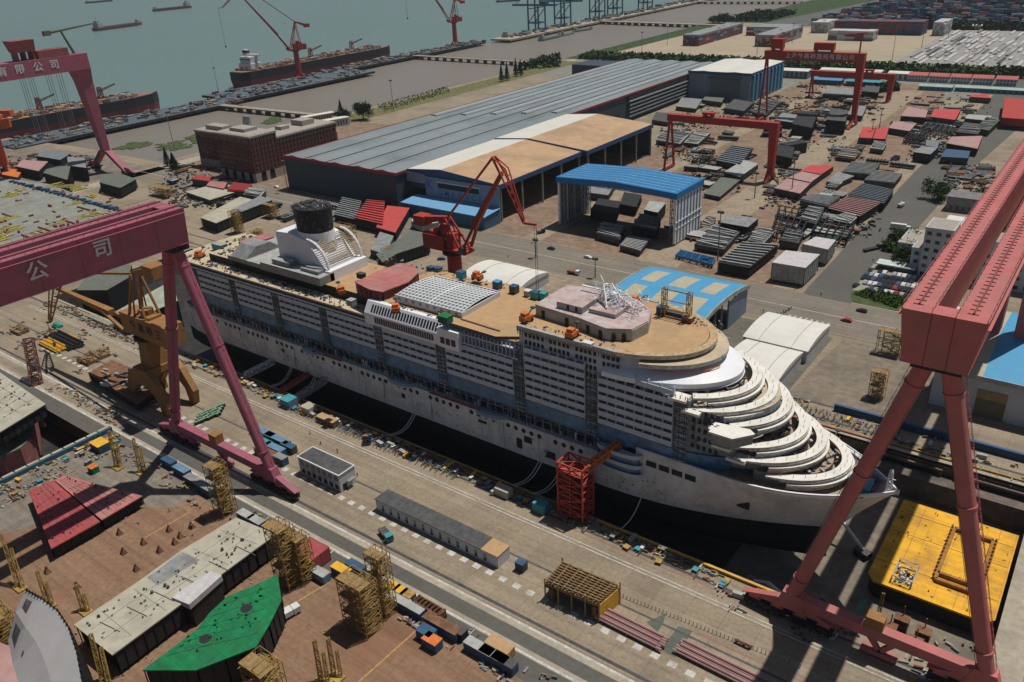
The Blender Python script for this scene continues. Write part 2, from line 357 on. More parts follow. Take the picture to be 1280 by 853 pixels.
# ------------------------------------------------------------------ the cruise ship in the dock
SX0, SYC = -322.0, 192.0
OFF = (SX0, SYC, 0)
ship = thing('cruise_ship', 'huge white unfinished cruise ship with curved forward terraces standing in the dry dock', 'cruise ship', OFF)
HULLW = sheet_mat('hull_white', (.60,.615,.63), 0, 12, .06, rough=.5, var=.12, scale=.5, dirt=(.24,.24,.23), dscale=.12, damt=.55)
BOOT = mat('hull_dark_boot', (.010,.013,.016), .6, .3, .4)
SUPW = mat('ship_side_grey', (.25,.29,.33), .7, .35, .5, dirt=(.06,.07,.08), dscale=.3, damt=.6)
BALW = mat('balcony_white', (.47,.53,.60), .5, .15, .6, dirt=(.30,.33,.35), dscale=.3, damt=.5)
FILM = mat('blue_film', (.11,.23,.38), .35, .3, .4, dirt=(.05,.09,.14), dscale=.25, damt=.7)
TAN = mat('tan_deck', (.44,.285,.15), .9, .12, .4, dirt=(.30,.22,.14), dscale=.08, damt=.6)
TANL = mat('pale_tan_deck', (.50,.42,.29), .9, .15, .4, dirt=(.30,.26,.2), dscale=.15, damt=.6)
RINGW = mat('terrace_white', (.74,.725,.67), .6, .10, .5, dirt=(.42,.38,.3), dscale=.25, damt=.6)
RINGE = mat('terrace_edge', (.50,.49,.44), .7, .3, .8, dirt=(.15,.14,.12), dscale=.6, damt=.8)
DISCW = mat('smooth_white_roof', (.74,.76,.80), .45, .04, .3)
BRN = mat('terrace_floor', (.33,.235,.17), .9, .3, .6, dirt=(.42,.39,.33), dscale=.3, damt=.6)
OCH = mat('ochre_edge', (.40,.26,.12), .85, .4, .9, dirt=(.5,.46,.38), dscale=.6, damt=.8)

def xstem(z): return -42+15.2*max(0, min(1, (z-1)/22.0))**1.25
def hb(X, z):
    L = 66-24*max(0, min(1, (z-5)/18.0)); p = 2.0+.35*max(0, min(1, (z-5)/18))
    t = max(0, min(1, (xstem(z)-X)/L)); b = 18.6*(1-(1-t)**p)
    st = max(0, min(1, (X+322)/22)); b *= .86+.14*(1-(1-st)**2)
    if z < -2: b *= .93 - .05*(-2-z)
    return b
def hull_mb(zs, us, mis):
    mb = MB()
    for sgn in (-1, 1):
        g = []
        for z in zs:
            xs = xstem(z); g.append([((xs+(SX0-xs)*u), SYC+sgn*hb(xs+(SX0-xs)*u, z), z) for u in us])
        for j in range(len(zs)-1):
            for i in range(len(us)-1):
                q = [g[j][i], g[j][i+1], g[j+1][i+1], g[j+1][i]]
                if sgn > 0: q.reverse()
                mb.add(q, [(0,1,2,3)], mis[j])
    for j in range(len(zs)-1):       # transom
        a, b = hb(SX0, zs[j]), hb(SX0, zs[j+1])
        mb.quad((SX0,SYC+a,zs[j]),(SX0,SYC-a,zs[j]),(SX0,SYC-b,zs[j+1]),(SX0,SYC+b,zs[j+1]), mis[j])
    return mb
us = [0,.004,.01,.018,.028,.04,.055,.07,.09,.11,.135,.16,.19,.22,.26,.35,.5,.65,.8,.9,.94,.97,1]
h = hull_mb([-6,-4,-1,2,5.3,8,11,14,17], us, [1,1,1,1,0,0,0,0]); h.build('hull', [HULLW, BOOT], ship, OFF, smooth=False)
# raised forward topsides with bulwark
ub = [u for u in us if (xstem(20)+(SX0-xstem(20))*u) > -96]
h = MB()
for sgn in (-1, 1):
    zs = [17, 19, 21, 23.0]; g = []
    for z in zs:
        xs = xstem(z); n = 26; g.append([(xs+(-93-xs)*(i/n)**1.5, SYC+sgn*(hb(xs+(-93-xs)*(i/n)**1.5, z)), z) for i in range(n+1)])
    for j in range(3):
        for i in range(n):
            q = [g[j][i], g[j][i+1], g[j+1][i+1], g[j+1][i]]
            if sgn > 0: q.reverse()
            h.add(q, [(0,1,2,3)])
    for i in range(n):               # bulwark cap, a rail 0.5 wide
        a, b = g[3][i], g[3][i+1]; k = -sgn*.55
        q = [a, b, (b[0], b[1]+k, 23.0), (a[0]-(.3 if i == 0 else 0), a[1]+k, 23.0)]
        if sgn > 0: q.reverse()
        h.add(q, [(0,1,2,3)], 1)
        q = [(a[0], a[1]+k, 23.0), (b[0], b[1]+k, 23.0), (b[0], b[1]+k, 21.6), (a[0], a[1]+k, 21.6)]
        h.add(q, [(0,1,2,3)], 1)
h.build('bow_plating', [HULLW, DISCW], ship, OFF)
def plan(xf, a, hw, xs, n=28, p=2.0, t0=-90, t1=90):
    """outline: straight sides from xs, then a rounded front reaching xf"""
    pts = []
    if xs is not None: pts.append((xs, SYC-hw))
    for i in range(n+1):
        t = R(t0+(t1-t0)*i/n); c, s_ = math.cos(t), math.sin(t)
        pts.append((xf-a+a*abs(c)**(2/p), SYC+hw*math.copysign(abs(s_)**(2/p), s_)))
    if xs is not None: pts.append((xs, SYC+hw))
    return pts
# decks
d = MB(); d.prism([(SX0+.3,SYC-15.6)]+[(x, SYC-hb(x,17)+.15) for x in (-310,-300,-280,-200,-120,-96)]+[(x, SYC+hb(x,17)-.15) for x in (-96,-120,-200,-280,-300,-310)]+[(SX0+.3,SYC+15.6)], 16.6, 17.0)
d.build('promenade_deck', mat('prom_deck', (.16,.15,.14), .9, .4, .6), ship, OFF)
d = MB(); xs_ = [-93,-85,-75,-68,-60,-54,-48,-42,-38,-34,-31,-29.2]
d.prism([(x, SYC-hb(x,21.6)+.5) for x in xs_]+[(x, SYC+hb(x,21.6)-.5) for x in reversed(xs_)], 21.3, 21.6)
d.build('bow_deck', BRN, ship, OFF)
# superstructure blocks, bottom to top
b = MB(); b.box(-310, -93, SYC-14.8, SYC+14.8, 17.05, 21.4); b.build('promenade_wall', DGREY, ship, OFF)
b = MB(); b.prism(plan(-58, 26, 17.6, -315), 21.62, 26.0); b.build('lower_superstructure', FILM, ship, OFF)
b = MB(); b.prism(plan(-60, 26, 17.5, -314), 26.02, 39.5, 0, 1); b.build('superstructure', [SUPW, TANL], ship, OFF)
b = MB(); b.box(-199, -133.5, SYC-16.9, SYC+16.9, 39.52, 45.0, 0, 1); b.build('midship_block', [SUPW, TAN], ship, OFF)
b = MB(); b.prism(plan(-82, 24, 17.2, -134), 39.54, 51.5, 0, 1); b.build('forward_block', [BALW, TAN], ship, OFF)
b = MB(); b.box(-282, -199.1, SYC-12.3, SYC+12.3, 39.52, 43.4, 0, 1); b.build('raised_deck', [BLACK, TAN], ship, OFF)
b = MB(); b.box(-300, -281, SYC-12.3, SYC+12.3, 39.53, 42.6, 0, 1); b.build('raised_deck', [BLACK, TANL], ship, OFF)
# near-side and far-side balcony rows between the dark stair slots
slots = [-312,-303,-277,-250,-222.5,-194,-165,-133,-107,-79]
zrows = [28.6,31.3,34.0,36.7,39.4,42.1,44.9]
part = MB()
for a, b_ in zip(slots, slots[1:]):
    for zi, z in enumerate(zrows):
        if z > 39 and b_ <= -165: continue
        if z > 41 and b_ <= -133: continue
        for sg in (-1, 1):
            if sg > 0 and zi % 3: continue
            m = MB(); y = SYC+sg*18.5; x0, x1 = a+1.3, b_-3.2
            if x1-x0 < 3: continue
            if a == -107 and zi == 6: x0 += 12
            m.box(x0, x1, min(y, y-sg*.25), max(y, y-sg*.25), z-1.6, z)
            m.box(x0, x1, min(y-sg*.26, y-sg*.95), max(y-sg*.26, y-sg*.95), z-1.75, z-1.6, 1)
            m.build('balcony_row', [BALW, SUPW], ship, OFF)
            if sg < 0:
                part = MB(); part.box(x0, x1, y+.9, y+.96, z-1.6, z-1.3); k = int((x1-x0)/2.9)
                for i in range(k+1):
                    xx = x0+i*(x1-x0)/k; part.box(xx-.09, xx+.09, y+.02, y+.95, z-1.6, z+1.05)
                part.build('balcony_partition', BALW, ship, OFF)
st = MB()
for x in slots[1:]:                                   # stair towers full of scaffolding in each slot
    zt = 39 if x < -160 else 46 if x < -108 else 44
    for k in range(int((zt-22)/1.4)):
        z = 22+k*1.4; st.beam((x-2.6, SYC-18.4, z), (x+.9, SYC-18.4, z), .14, random.randint(0,1)); st.beam((x-2.6 if k % 2 else x+.9, SYC-18.3, z), (x+.9 if k % 2 else x-2.6, SYC-18.3, z+1.4), .12)
    for dx in (-2.6,-1.2,.3,.9): st.beam((x+dx, SYC-18.4, 21.6), (x+dx, SYC-18.4, zt), .16)
    for k in range(10): st.box(x-2.4, x+.7, SYC-17.4, SYC-17.1, 22+k*1.7, 22.9+k*1.7, 1) if 22.9+k*1.7 < zt else 0
st.build('stair_scaffold', [DGREY, BALW], ship, OFF)
# long white rail and dark louvre strip along the aft top edge
m = MB(); m.box(-314, -199.5, SYC-18.75, SYC-18.4, 37.4, 38.0); m.box(-314, -199.5, SYC+18.4, SYC+18.75, 37.4, 38.0); m.build('gutter_rail', BALW, ship, OFF)
m = MB(); m.box(-315, -199.5, SYC-18.5, SYC-16.95, 39.0, 39.6, 1); m.box(-315, -199.5, SYC+16.95, SYC+18.5, 39.0, 39.6, 1)
for i in range(126): m.box(-314+i*.91, -313.75+i*.91, SYC-18.4, SYC-18.2, 38.0, 39.0)
m.build('louvre_strip', [DGREY, TANL], ship, OFF)
m = MB(); m.prism([(-315.5,SYC-18.6),(-314,SYC-18.6),(-314,SYC+18.6),(-315.5,SYC+18.6),(-318,SYC+12),(-319,SYC),(-318,SYC-12)], 36.8, 39.6, 0, 1); m.build('stern_gallery', [SUPW, TANL], ship, OFF)
# promenade: posts, rails, bulging bays
m = MB()
for sg in (-1, 1):
    y = SYC+sg*18.4
    for z in (17.5, 18.1): m.beam((-316, y, z), (-93, y, z), .09)
    m.box(-318, -93, min(y, y+sg*.5), max(y, y+sg*.5), 16.7, 17.2)
    i = -314
    while i < -94:
        m.box(i-.05, i+.05, y-.05, y+.05, 17.0, 18.2); i += 1.35
        if random.random() < .28: m.box(i-.3, i+.3, y-.1-sg*.9, y+.1-sg*.9, 17.2, 17.2+random.uniform(.5, 3))
m.build('promenade_rail', BALW, ship, OFF)
m = MB(); m.box(-312,-96,SYC-17.8,SYC-17.7,21.3,21.55); i = -312
while i < -96:
    m.box(i-.12, i+.12, SYC-17.9, SYC-17.65, 17.05, 21.6, 0); i += 3.1
m.build('promenade_column', FILM, ship, OFF)
for X in (-232,-186,-146):
    m = MB(); pts = [(X-7,SYC-18.4)]+[(X+6.5*math.cos(R(t)), SYC-18.4-3.2*abs(math.sin(R(t)))) for t in range(180, 361, 15)]+[(X+7,SYC-18.4)]
    m.prism(pts, 16.9, 17.3)
    for p, q in zip(pts, pts[1:]):
        for z in (17.8, 18.4): m.beam((*p, z), (*q, z), .08)
        m.box(p[0]-.05, p[0]+.05, p[1]-.05, p[1]+.05, 17.3, 18.5)
    m.build('promenade_bay', BALW, ship, OFF)
m = MB(); X = -98
for lv, z in enumerate((13.6, 16.8, 20.2)):
    r_ = 6.2-(2-lv)*.5
    pts = [(X-8,SYC-18.3)]+[(X+7.5*math.cos(R(t)), SYC-18.3-(r_*.55)*abs(math.sin(R(t)))**.6) for t in range(180, 361, 12)]+[(X+8,SYC-18.3)]
    m.prism(pts, z, z+.35, 0)
    inn = [(X+(p[0]-X)*.86, SYC-18.3+(p[1]-SYC+18.3)*.8) for p in pts]
    if lv < 2: m.prism(inn, z+.36, z+3.1, 1)
    for p, q in zip(pts, pts[1:]): m.quad((*p, z+.36), (*q, z+.36), (*q, z+1.3), (*p, z+1.3), 0)
m.build('terrace_bay', [BALW, FILM], ship, OFF)
# windows: many, so the largest hundred are parts of their own and the rest one part
def window_set(name, spots, w, h, m, dy, parent, off, limit=100, rnd=False):
    if rnd: pr = MB().tube((0,-.04,0), (0,.04,0), w/2, n=10)
    else: pr = MB().box(-w/2, w/2, -.04, .04, -h/2, h/2)
    me = pr.mesh(name, m); rest = MB()
    for i, p in enumerate(spots):
        if i < limit:
            o = bpy.data.objects.new(name, me); C.objects.link(o); o.parent = parent; _kids.setdefault(parent.name, []).append(o)
            o.location = (p[0]-off[0], p[1]-off[1]+dy, p[2]-off[2])
        elif rnd: rest.tube((p[0], p[1]+dy-.04, p[2]), (p[0], p[1]+dy+.04, p[2]), w/2, n=8)
        else: rest.box(p[0]-w/2, p[0]+w/2, p[1]+dy-.04, p[1]+dy+.04, p[2]-h/2, p[2]+h/2)
    if rest.v: o = rest.build(name, m, parent, off); o['kind'] = 'stuff'
ports = [(-96.5-i*3.05, SYC-18.62, 14.9) for i in range(66) if i % 11 not in (4, 9)]
window_set('porthole', ports, 1.7, 1.7, BLACK, 0, ship, OFF, 100, True)
wins = []
for i in range(22):
    if i % 6 != 5: wins += [(-131.5+i*1.5, SYC-17.2, 48.6), (-131.5+i*1.5, SYC-17.2, 46.2)]
for z in (44,41.3,38.6,35.9,33.2,30.5):
    for k in range(3): wins.append((-110.2+k*1.4, SYC-17.2, z))
    if z < 43: [wins.append((-76.5+k*1.7, SYC-17.3, z-1.6)) for k in range(5)]
wins += [(-103+i*1.9, SYC-17.25, z) for i in range(11) for z in (41.3, 38.6) if (i*7+int(z)) % 3]
window_set('window', wins, .95, 1.35, BLACK, 0, ship, OFF)
for i in range(4):
    x = -88+i*4.0; MB().box(x-1.6, x+1.6, SYC-hb(x,19)-.12, SYC-hb(x,19)+.6, 18.2, 20.0).build('forward_window', BLACK, ship, OFF)
for x, z, w, h_ in ((-186,11.4,1.8,1.8),(-135,9.5,2.2,3.6),(-131.5,12,3,2.4),(-123,9.3,4,2.6),(-62,13.5,3.4,3.0),(-252,12,1.6,1.6),(-150,12.6,3.5,1)):
    MB().box(x-w/2, x+w/2, SYC-hb(x,z)-.08, SYC-hb(x,z)+.5, z-h_/2, z+h_/2).build('shell_door', BLACK, ship, OFF)
# small marks and plugged holes over the lower topside
m = MB()
for i in range(170):
    x = random.uniform(-300, -60); z = random.uniform(6.5, 13.2); y = SYC-hb(x, z)-.03
    m.box(x-random.uniform(.1,.45), x+.2, y-.03, y+.3, z, z+random.uniform(.15,.5))
m.build('hull_fittings', GREY, ship, OFF)
# white window house projecting over the near side
m = MB(); m.prism_x([(SYC-19.6,37.4),(SYC-15.5,37.4),(SYC-15.5,45.1),(SYC-17.2,45.1),(SYC-19.6,41.4)], -199.4, -165.5)
m.build('window_gallery', DISCW, ship, OFF)
m = MB(); m.box(-165.4, -156.5, SYC-19.8, SYC-15.5, 37.2, 43.8); m.build('gallery_end', DISCW, ship, OFF)
gw = []
for i in range(25):
    x = -196.5+i*1.28; MB().add([(x,SYC-19.28,42.0),(x+.85,SYC-19.28,42.0),(x+.85,SYC-17.75,44.3),(x,SYC-17.75,44.3)], [(0,1,2,3)]).build('roof_window', GLASS, ship, OFF)
m = MB(); m.box(-194.6,-167.5,SYC-19.64,SYC-19.58,38.3,38.42)
for i in range(26): m.box(-194.5+i*1.05, -193.75+i*1.05, SYC-19.68, SYC-19.55, 38.4, 40.7)
m.build('gallery_window', GLASS, ship, OFF)
for i in range(3): m = MB(); m.box(-164.2+i*2.3, -162.4+i*2.3, SYC-19.88, SYC-19.75, 38.6, 40.9); m.build('gallery_window', GLASS, ship, OFF)
# white band and small openings of the block beside it
m = MB(); m.box(-156, -134, SYC-18.4, SYC-17.0, 43.0, 43.4); m.box(-156, -134, SYC-18.6, SYC-17.0, 40.0, 40.4)
for i in range(14): m.box(-155+i*1.5, -154.8+i*1.5, SYC-18.5, SYC-18.2, 40.4, 44.6)
m.build('gallery_frame', BALW, ship, OFF)
# edge of the upper decks: low tan kerbs and green netting
m = MB(); m.box(-133.9, -106, SYC+17.25, SYC+18.5, 50.0, 51.7, 0); m.build('deck_edge', LGREY, ship, OFF)
m = MB(); m.box(-133.9, -100, SYC-18.5, SYC-17.25, 50.0, 51.7, 0)
for i in range(40): m.box(-133.5+i*.85, -133.3+i*.85, SYC-18.6, SYC-18.5, 49.0, 50.6, 1)
m.build('deck_edge', [LGREY, DGREY], ship, OFF)
m = MB(); m.prism([(-162,SYC-18.2),(-142,SYC-18.6),(-135,SYC-14.5),(-134,SYC-4),(-134,SYC+17.2),(-170,SYC+17.2),(-170,SYC-14)], 45.02, 46.0, 1, 0)
m.build('sun_deck', [TAN, DGREY], ship, OFF)
m = MB(); pl = [(-170,SYC+10),(-164,SYC-4),(-163,SYC-10),(-159,SYC-14.5),(-143,SYC-15.2)]
for p, q in zip(pl, pl[1:]): m.beam((*p, 46.1), (*q, 46.1), .5)
m.build('deck_seam', RUST, ship, OFF)
# sweeping terraces round the front, top to bottom
tiers = [(51.5,-79.5,26,18.6,-104,'ochre'),(49.6,-76,28,19.0,-100,'tan'),(46.8,-71,32,19.0,-104,'disc'),(43.0,-66,24,19.2,-79,''),(40.2,-61.3,24,19.2,-75,''),(37.2,-57,24,19.3,-67,'wing'),(32.2,-51.8,24,18.8,-66,''),(29.2,-46.6,24,18.3,-62,''),(25.8,-39.4,22,16.4,-57,'')]
def ring_pts(xf, a, hw, xs, inset=0, n=40):
    pts = [(xf-inset-(a-inset)+(a-inset)*math.cos(R(t)), SYC+(hw-inset)*math.sin(R(t))) for t in [-90+180*i/n for i in range(n+1)]]
    xa = xf-a
    if xs < xa: pts = [(xs, SYC-hw+inset)]+pts+[(xs, SYC+hw-inset)]
    return [p for p in pts if p[0] >= xs-.01]
def ring(mb, xf, a, hw, xs, z, th, w, mi_top, mi_side):
    o = ring_pts(xf, a, hw, xs); n = len(o); i_ = []
    for k, p in enumerate(o):       # inset towards the local inside
        q0 = Vector(o[max(0,k-1)]); q1 = Vector(o[min(n-1,k+1)]); t = (q1-q0).normalized(); i_.append((p[0]-t.y*w, p[1]+t.x*w))
    for k in range(n-1):
        a0, a1, b0, b1 = o[k], o[k+1], i_[k], i_[k+1]
        mb.quad((*a0, z), (*a1, z), (*b1, z), (*b0, z), mi_top)
        mb.quad((*a0, z-th), (*a1, z-th), (*a1, z), (*a0, z), mi_side)
        mb.quad((*b1, z-th), (*b0, z-th), (*b0, z), (*b1, z), mi_side)
        mb.quad((*a1, z-th), (*a0, z-th), (*b0, z-th), (*b1, z-th), mi_side)
    for k in (0, n-1): a0, b0 = o[k], i_[k]; mb.quad((*a0, z-th), (*a0, z), (*b0, z), (*b0, z-th), mi_side); 
    return o
for k, (z, xf, a, hw, xs, kind) in enumerate(tiers):
    m = MB()
    if kind == 'disc':
        o = ring_pts(xf, a, hw+.3, xs); o2 = ring_pts(xf-8, a-8, hw-6, xs); o1 = ring_pts(xf-1.5, a-1.5, hw-1.0, xs)
        m.prism(o, z-3.2, z-1.8, 0, 0); m.prism(o, z-1.79, z-1.1, 0, 0, ztop=o1) if len(o) == len(o1) else 0
        m.prism(o1, z-1.09, z+.9, 0, 0, ztop=o2) if len(o1) == len(o2) else m.prism(o1, z-1.09, z, 0, 0)
        ring(m, xf+.2, a, hw+.2, xs+14, z-3.5, .4, 2.5, 0, 1)
        m.prism(ring_pts(xf-3, a-3, hw-2.4, xs+2), z-5.4, z-1.6, 2, 2)
        m.build('white_terrace_roof', [DISCW, RINGE, SUPW], ship, OFF); continue
    if kind == 'ochre': ring(m, xf, a, hw, xs, z+.1, 1.2, 2.2, 0, 1); mats = [OCH, RINGE]
    elif kind == 'tan': ring(m, xf, a, hw, xs+6, z, 1.2, 4.2, 0, 1); m.prism(ring_pts(xf-3, a-3, hw-3, xs+2), z-3, z-.1, 1, 1); mats = [TANL, RINGE]
    else:
        nxt = tiers[k+1][0] if k+1 < len(tiers) else 21.6
        ring(m, xf, a, hw, xs, z, .6, 2.6, 0, 1)
        ring(m, xf+.9, a+.8, hw+.3, xs+5, z-1.35, .6, 1.3, 0, 1)
        ring(m, xf+.5, a+.4, hw+.1, xs+5, z-2.05, .9, .4, 4, 4)
        ring(m, xf+.2, a, hw-.1, xs+3, z-.5, .5, .5, 1, 1)
        m.prism(ring_pts(xf-4.6, a-2.6, hw-2.6, xs-4), nxt-1.2, z-.9, 2, 3)
        for tt in range(-84, 60, 9):
            ca, sa = math.cos(R(tt)), math.sin(R(tt)); m.box(xf-a+(a-1.2)*ca-.05, xf-a+(a-1.2)*ca+.05, SYC+(hw-1.2)*sa-.05, SYC+(hw-1.2)*sa+.05, z, z+1.0, 1)
        mats = [RINGW, RINGE, GREY, BRN]
        if k < 8: m.box(xs-4.5, xs+.6, SYC-hw-.02, SYC-hw+4.0, z-.75, z-.02, 0)
        if k < 7: m.box(xs-9, xs+1, SYC-17.2, SYC-hw+4.6, nxt-.6, z-.76, 4); mats.append(SUPW)
    m.build('terrace', mats, ship, OFF)
    if kind == 'wing':
        w = MB(); w.prism([(-70.5,SYC-21.2),(-64,SYC-21.2),(-60,SYC-16),(-62,SYC-14.5),(-71,SYC-16)], z-.3, z+.3, 1, 0)
        w.prism([(-70,SYC-20.9),(-64.2,SYC-20.9),(-60.5,SYC-16),(-71,SYC-16)], z-3.0, z-.3, 2, 2)
        w.build('bridge_wing', [RINGW, RINGE, GREY], ship, OFF)
        w = MB()
        for t in range(-70, 20, 4):
            p = (xf-3.3-(a-2.6)*(1-math.cos(R(t))), SYC+(hw-2.5)*math.sin(R(t))); w.obox((*p, z-2.8), 1.3, .2, 1.5, R(t)+R(90))
        w.build('bridge_window', GLASS, ship, OFF)
# red netting caught along one of the terraces
m = MB(); m.path([(-57-24*(1-math.cos(R(t)))-1.2, SYC+17.2*math.sin(R(t)), 36.2+random.uniform(-.3,.3)) for t in range(-58, 12, 5)], .5); m.build('red_netting', REDB, ship, OFF)
m = MB(); m.path([(-75.5-28*(1-math.cos(R(t))), SYC+17.2*math.sin(R(t)), 47.1+random.uniform(0,.1)) for t in range(-62, -8, 4)], .16); m.build('red_netting', ORNG, ship, OFF)
# bow: rail frames, mast, winches
m = MB()
for i in range(9):
    x = -34.5-i*3.2; y = SYC+hb(x, 22)-.3; x2 = x-3.2; y2 = SYC+hb(x2, 22)-.3
    m.beam((x,y,23),(x,y-1.4,25.2),.25); m.beam((x,y-1.4,25.2),(x2,y2-1.4,25.2),.3); m.beam((x,y,23),(x2,y2,23),.3)
m.build('bow_frame', DISCW, ship, OFF)
m = MB(); m.truss((-29.5,SYC+.4,21.5),(-29.5,SYC+.4,27.5),1.4,.7,4,.1); m.beam((-30.8,SYC+.4,25.5),(-28.2,SYC+.4,25.5),.2); m.blob((-29.5,SYC+.4,27.8),.6); m.build('bow_mast', DISCW, ship, OFF)
m = MB(); m.tube((-35,SYC-2.5,22.6),(-32.6,SYC-2.5,22.6),1.1); m.tube((-35,SYC+2.5,22.6),(-32.6,SYC+2.5,22.6),1.1); m.box(-36,-32,SYC-4,SYC+4,21.6,22); m.build('winch', mat('violet_grey',(.13,.10,.14),.7), ship, OFF)
# funnel
fn = MB(); fn.prism_y([(-258,43.4),(-258,57.6),(-250,58.2),(-240,56.5),(-236,52.0),(-231.5,46.6),(-230,43.4)], SYC-7.5, SYC+8.5)
f0 = fn.build('funnel_casing', DISCW, ship, OFF)
fn = MB(); fn.tube((-247,SYC+.5,50),(-247,SYC+.5,61),9.6,8.8,28,sx=1); fn.build('funnel_collar', DISCW, f0, (0,0,0)) if 0 else None
def oval(mb, cx, cy, rx, ry, z0, z1, mi=0, k=1.0, n=32):
    a = [(cx+rx*math.cos(2*math.pi*i/n), cy+ry*math.sin(2*math.pi*i/n)) for i in range(n)]
    b_ = [(cx+rx*k*math.cos(2*math.pi*i/n), cy+ry*k*math.sin(2*math.pi*i/n)) for i in range(n)]
    mb.prism(a, z0, z1, mi, ztop=b_)
fn = MB(); oval(fn, -243, SYC, 8.3, 6.6, 50, 59, 0, .96); fn.build('funnel_collar', DISCW, ship, OFF, smooth=False)
fn = MB(); oval(fn, -243, SYC, 7.8, 6.2, 59, 68, 0, 1.05)
for i in range(90):
    t = random.uniform(0, 6.28); z = random.uniform(60, 67.5); x = -243+8.1*math.cos(t); y = SYC+6.5*math.sin(t)
    fn.beam((x,y,z),(x+random.uniform(-1,1),y+random.uniform(-.6,.2),z+random.uniform(-1.2,1.2)),.14,1)
for i in range(120):
    t = random.uniform(0, 6.28); r_ = random.uniform(0, 1)**.5; x = -243+7.2*r_*math.cos(t); y = SYC+5.7*r_*math.sin(t)
    fn.beam((x,y,68.05),(x+random.uniform(-2.2,2.2),y+random.uniform(-1.2,1.2),68.1+random.uniform(0,1)),.2,1 if i % 3 else 0)
fn.build('funnel_top', [BLACK, GREY], ship, OFF)
fn = MB()
for i in range(15): t = i/15; x = -238+8.6*t**.8; fn.beam((x, SYC-6.8, 56.6-9.4*t**1.35), (x, SYC+7.8, 56.6-9.4*t**1.35), .3, 0)
for y in (SYC-7.9, SYC+8.9):
    pts = [(-239+10*math.sin(R(t)), y, 45+12.5*math.cos(R(t))**.8) for t in range(0, 91, 10)]; fn.path(pts, .55, 6, 1)
fn.box(-231.6, -227, SYC-9.4, SYC+9.6, 43.4, 47.2, 1)
fn.build('funnel_grille', [TANL, DISCW], ship, OFF)
fn = MB(); fn.box(-262, -227, SYC-14.5, SYC-7.5, 43.4, 46.5, 0, 1); fn.box(-284, -262, SYC-14, SYC+12, 43.4, 45.2, 0, 1); fn.prism_x([(SYC-14,45.2),(SYC+4,45.2),(SYC-1,49),(SYC-8,49)], -282, -272, 0)
fn.box(-256,-246,SYC-13,SYC-9,46.5,48.4,0,1); fn.box(-240,-230,SYC-12.5,SYC-8.5,46.5,47.7,0)
fn.build('funnel_house', [GREY, LGREY], ship, OFF)
# wheelhouse-like upper house with radar mast
uh = [(-133,SYC-9.6),(-117,SYC-11),(-106,SYC-13.2),(-99.5,SYC-10),(-98.2,SYC-3),(-101,SYC+4),(-108,SYC+9),(-126,SYC+9.5),(-133,SYC+8)]
m = MB(); m.prism(uh, 51.52, 54.9, 0, 1); m.prism([(x-.2,y) for x, y in uh], 54.9, 55.3, 0, 1)
m.box(-126,-117,SYC-8.5,SYC+5,55.3,57.4,0,1); m.box(-116,-107,SYC-6.5,SYC+4,55.3,56.6,0,1); m.build('top_house', [LGREY, mat('pale_pink_roof',(.43,.31,.30),.8,.25,.4,dirt=(.48,.47,.46),dscale=.25,damt=1)], ship, OFF)
for x, y in ((-130,SYC-9.9),(-121,SYC-10.75),(-113,SYC-11.75),(-108.2,SYC-12.9),(-104,SYC-12.6),(-101.5,SYC-11.2)): m = MB(); m.obox((x,y,51.6), 1.1, .5, 2.3, R(-6)); m.build('house_opening', BLACK, ship, OFF)
for x in (-122,-119): m = MB(); m.box(x-.4, x+.4, SYC-8.6, SYC-8.4, 55.6, 57); m.build('house_opening', BLACK, ship, OFF)
m = MB(); m.truss((-111,SYC-1,55.3),(-115,SYC+2,61),5.5,2.6,5,.14); m.truss((-104,SYC+1,55.3),(-114,SYC+3,59.5),3.5,1.6,5,.12)
for i in range(150):
    c = Vector((-111+random.uniform(-8,9), SYC+random.uniform(-4,6), random.uniform(55.5,61))); m.beam(c, c+Vector((random.uniform(-2.5,2.5),random.uniform(-2,2),random.uniform(-2,1.8))), .13)
m.box(-124,-115,SYC+2.4,SYC+3,58.8,59.1); m.blob((-112,SYC+1,59),1.4,2); m.blob((-115,SYC+2,61.2),.7,1)
m.build('radar_mast', DISCW, ship, OFF)
# glass roof over the pool
gl = thing('x','x','x') if 0 else None
m = MB(); X0, X1, Y0, Y1 = -189, -160, SYC-13.2, SYC+6.5
def roofz(y): t = (y-Y0)/(Y1-Y0); return 46.4+1.2+1.0*math.sin(math.pi*t)**.8
N = 12; M_ = 18
for j in range(N):
    ya, yb = Y0+(Y1-Y0)*j/N, Y0+(Y1-Y0)*(j+1)/N
    m.quad((X0,ya,roofz(ya)),(X1,ya,roofz(ya)),(X1,yb,roofz(yb)),(X0,yb,roofz(yb)), 1)
    for i in range(M_+1):
        x = X0+(X1-X0)*i/M_; w = .45 if i == M_//2 else .22
        m.quad((x-w,ya,roofz(ya)+.1),(x+w,ya,roofz(ya)+.1),(x+w,yb,roofz(yb)+.1),(x-w,yb,roofz(yb)+.1), 0)
    m.box(X0, X1, ya-.3, ya+.3, roofz(ya)-.2, roofz(ya)+.14, 0)
m.box(X0-.4, X1+.4, Y0-.4, Y0, 45.2, 48, 0); m.box(X0-.4, X1+.4, Y1, Y1+.4, 45.2, 47.9, 0)
m.box(X0-.4, X0, Y0, Y1, 45.2, 47.7, 0); m.box(X1, X1+.4, Y0, Y1, 45.2, 47.7, 0)
for i in range(9): m.box(X0+1+i*3.2, X0+2.2+i*3.2, Y0-.5, Y0-.38, 46.3, 47.3, 1)
m.build('pool_roof', [WHITE, mat('pool_glass',(.16,.21,.23),.3,.3,.5,spec=.5)], ship, OFF)
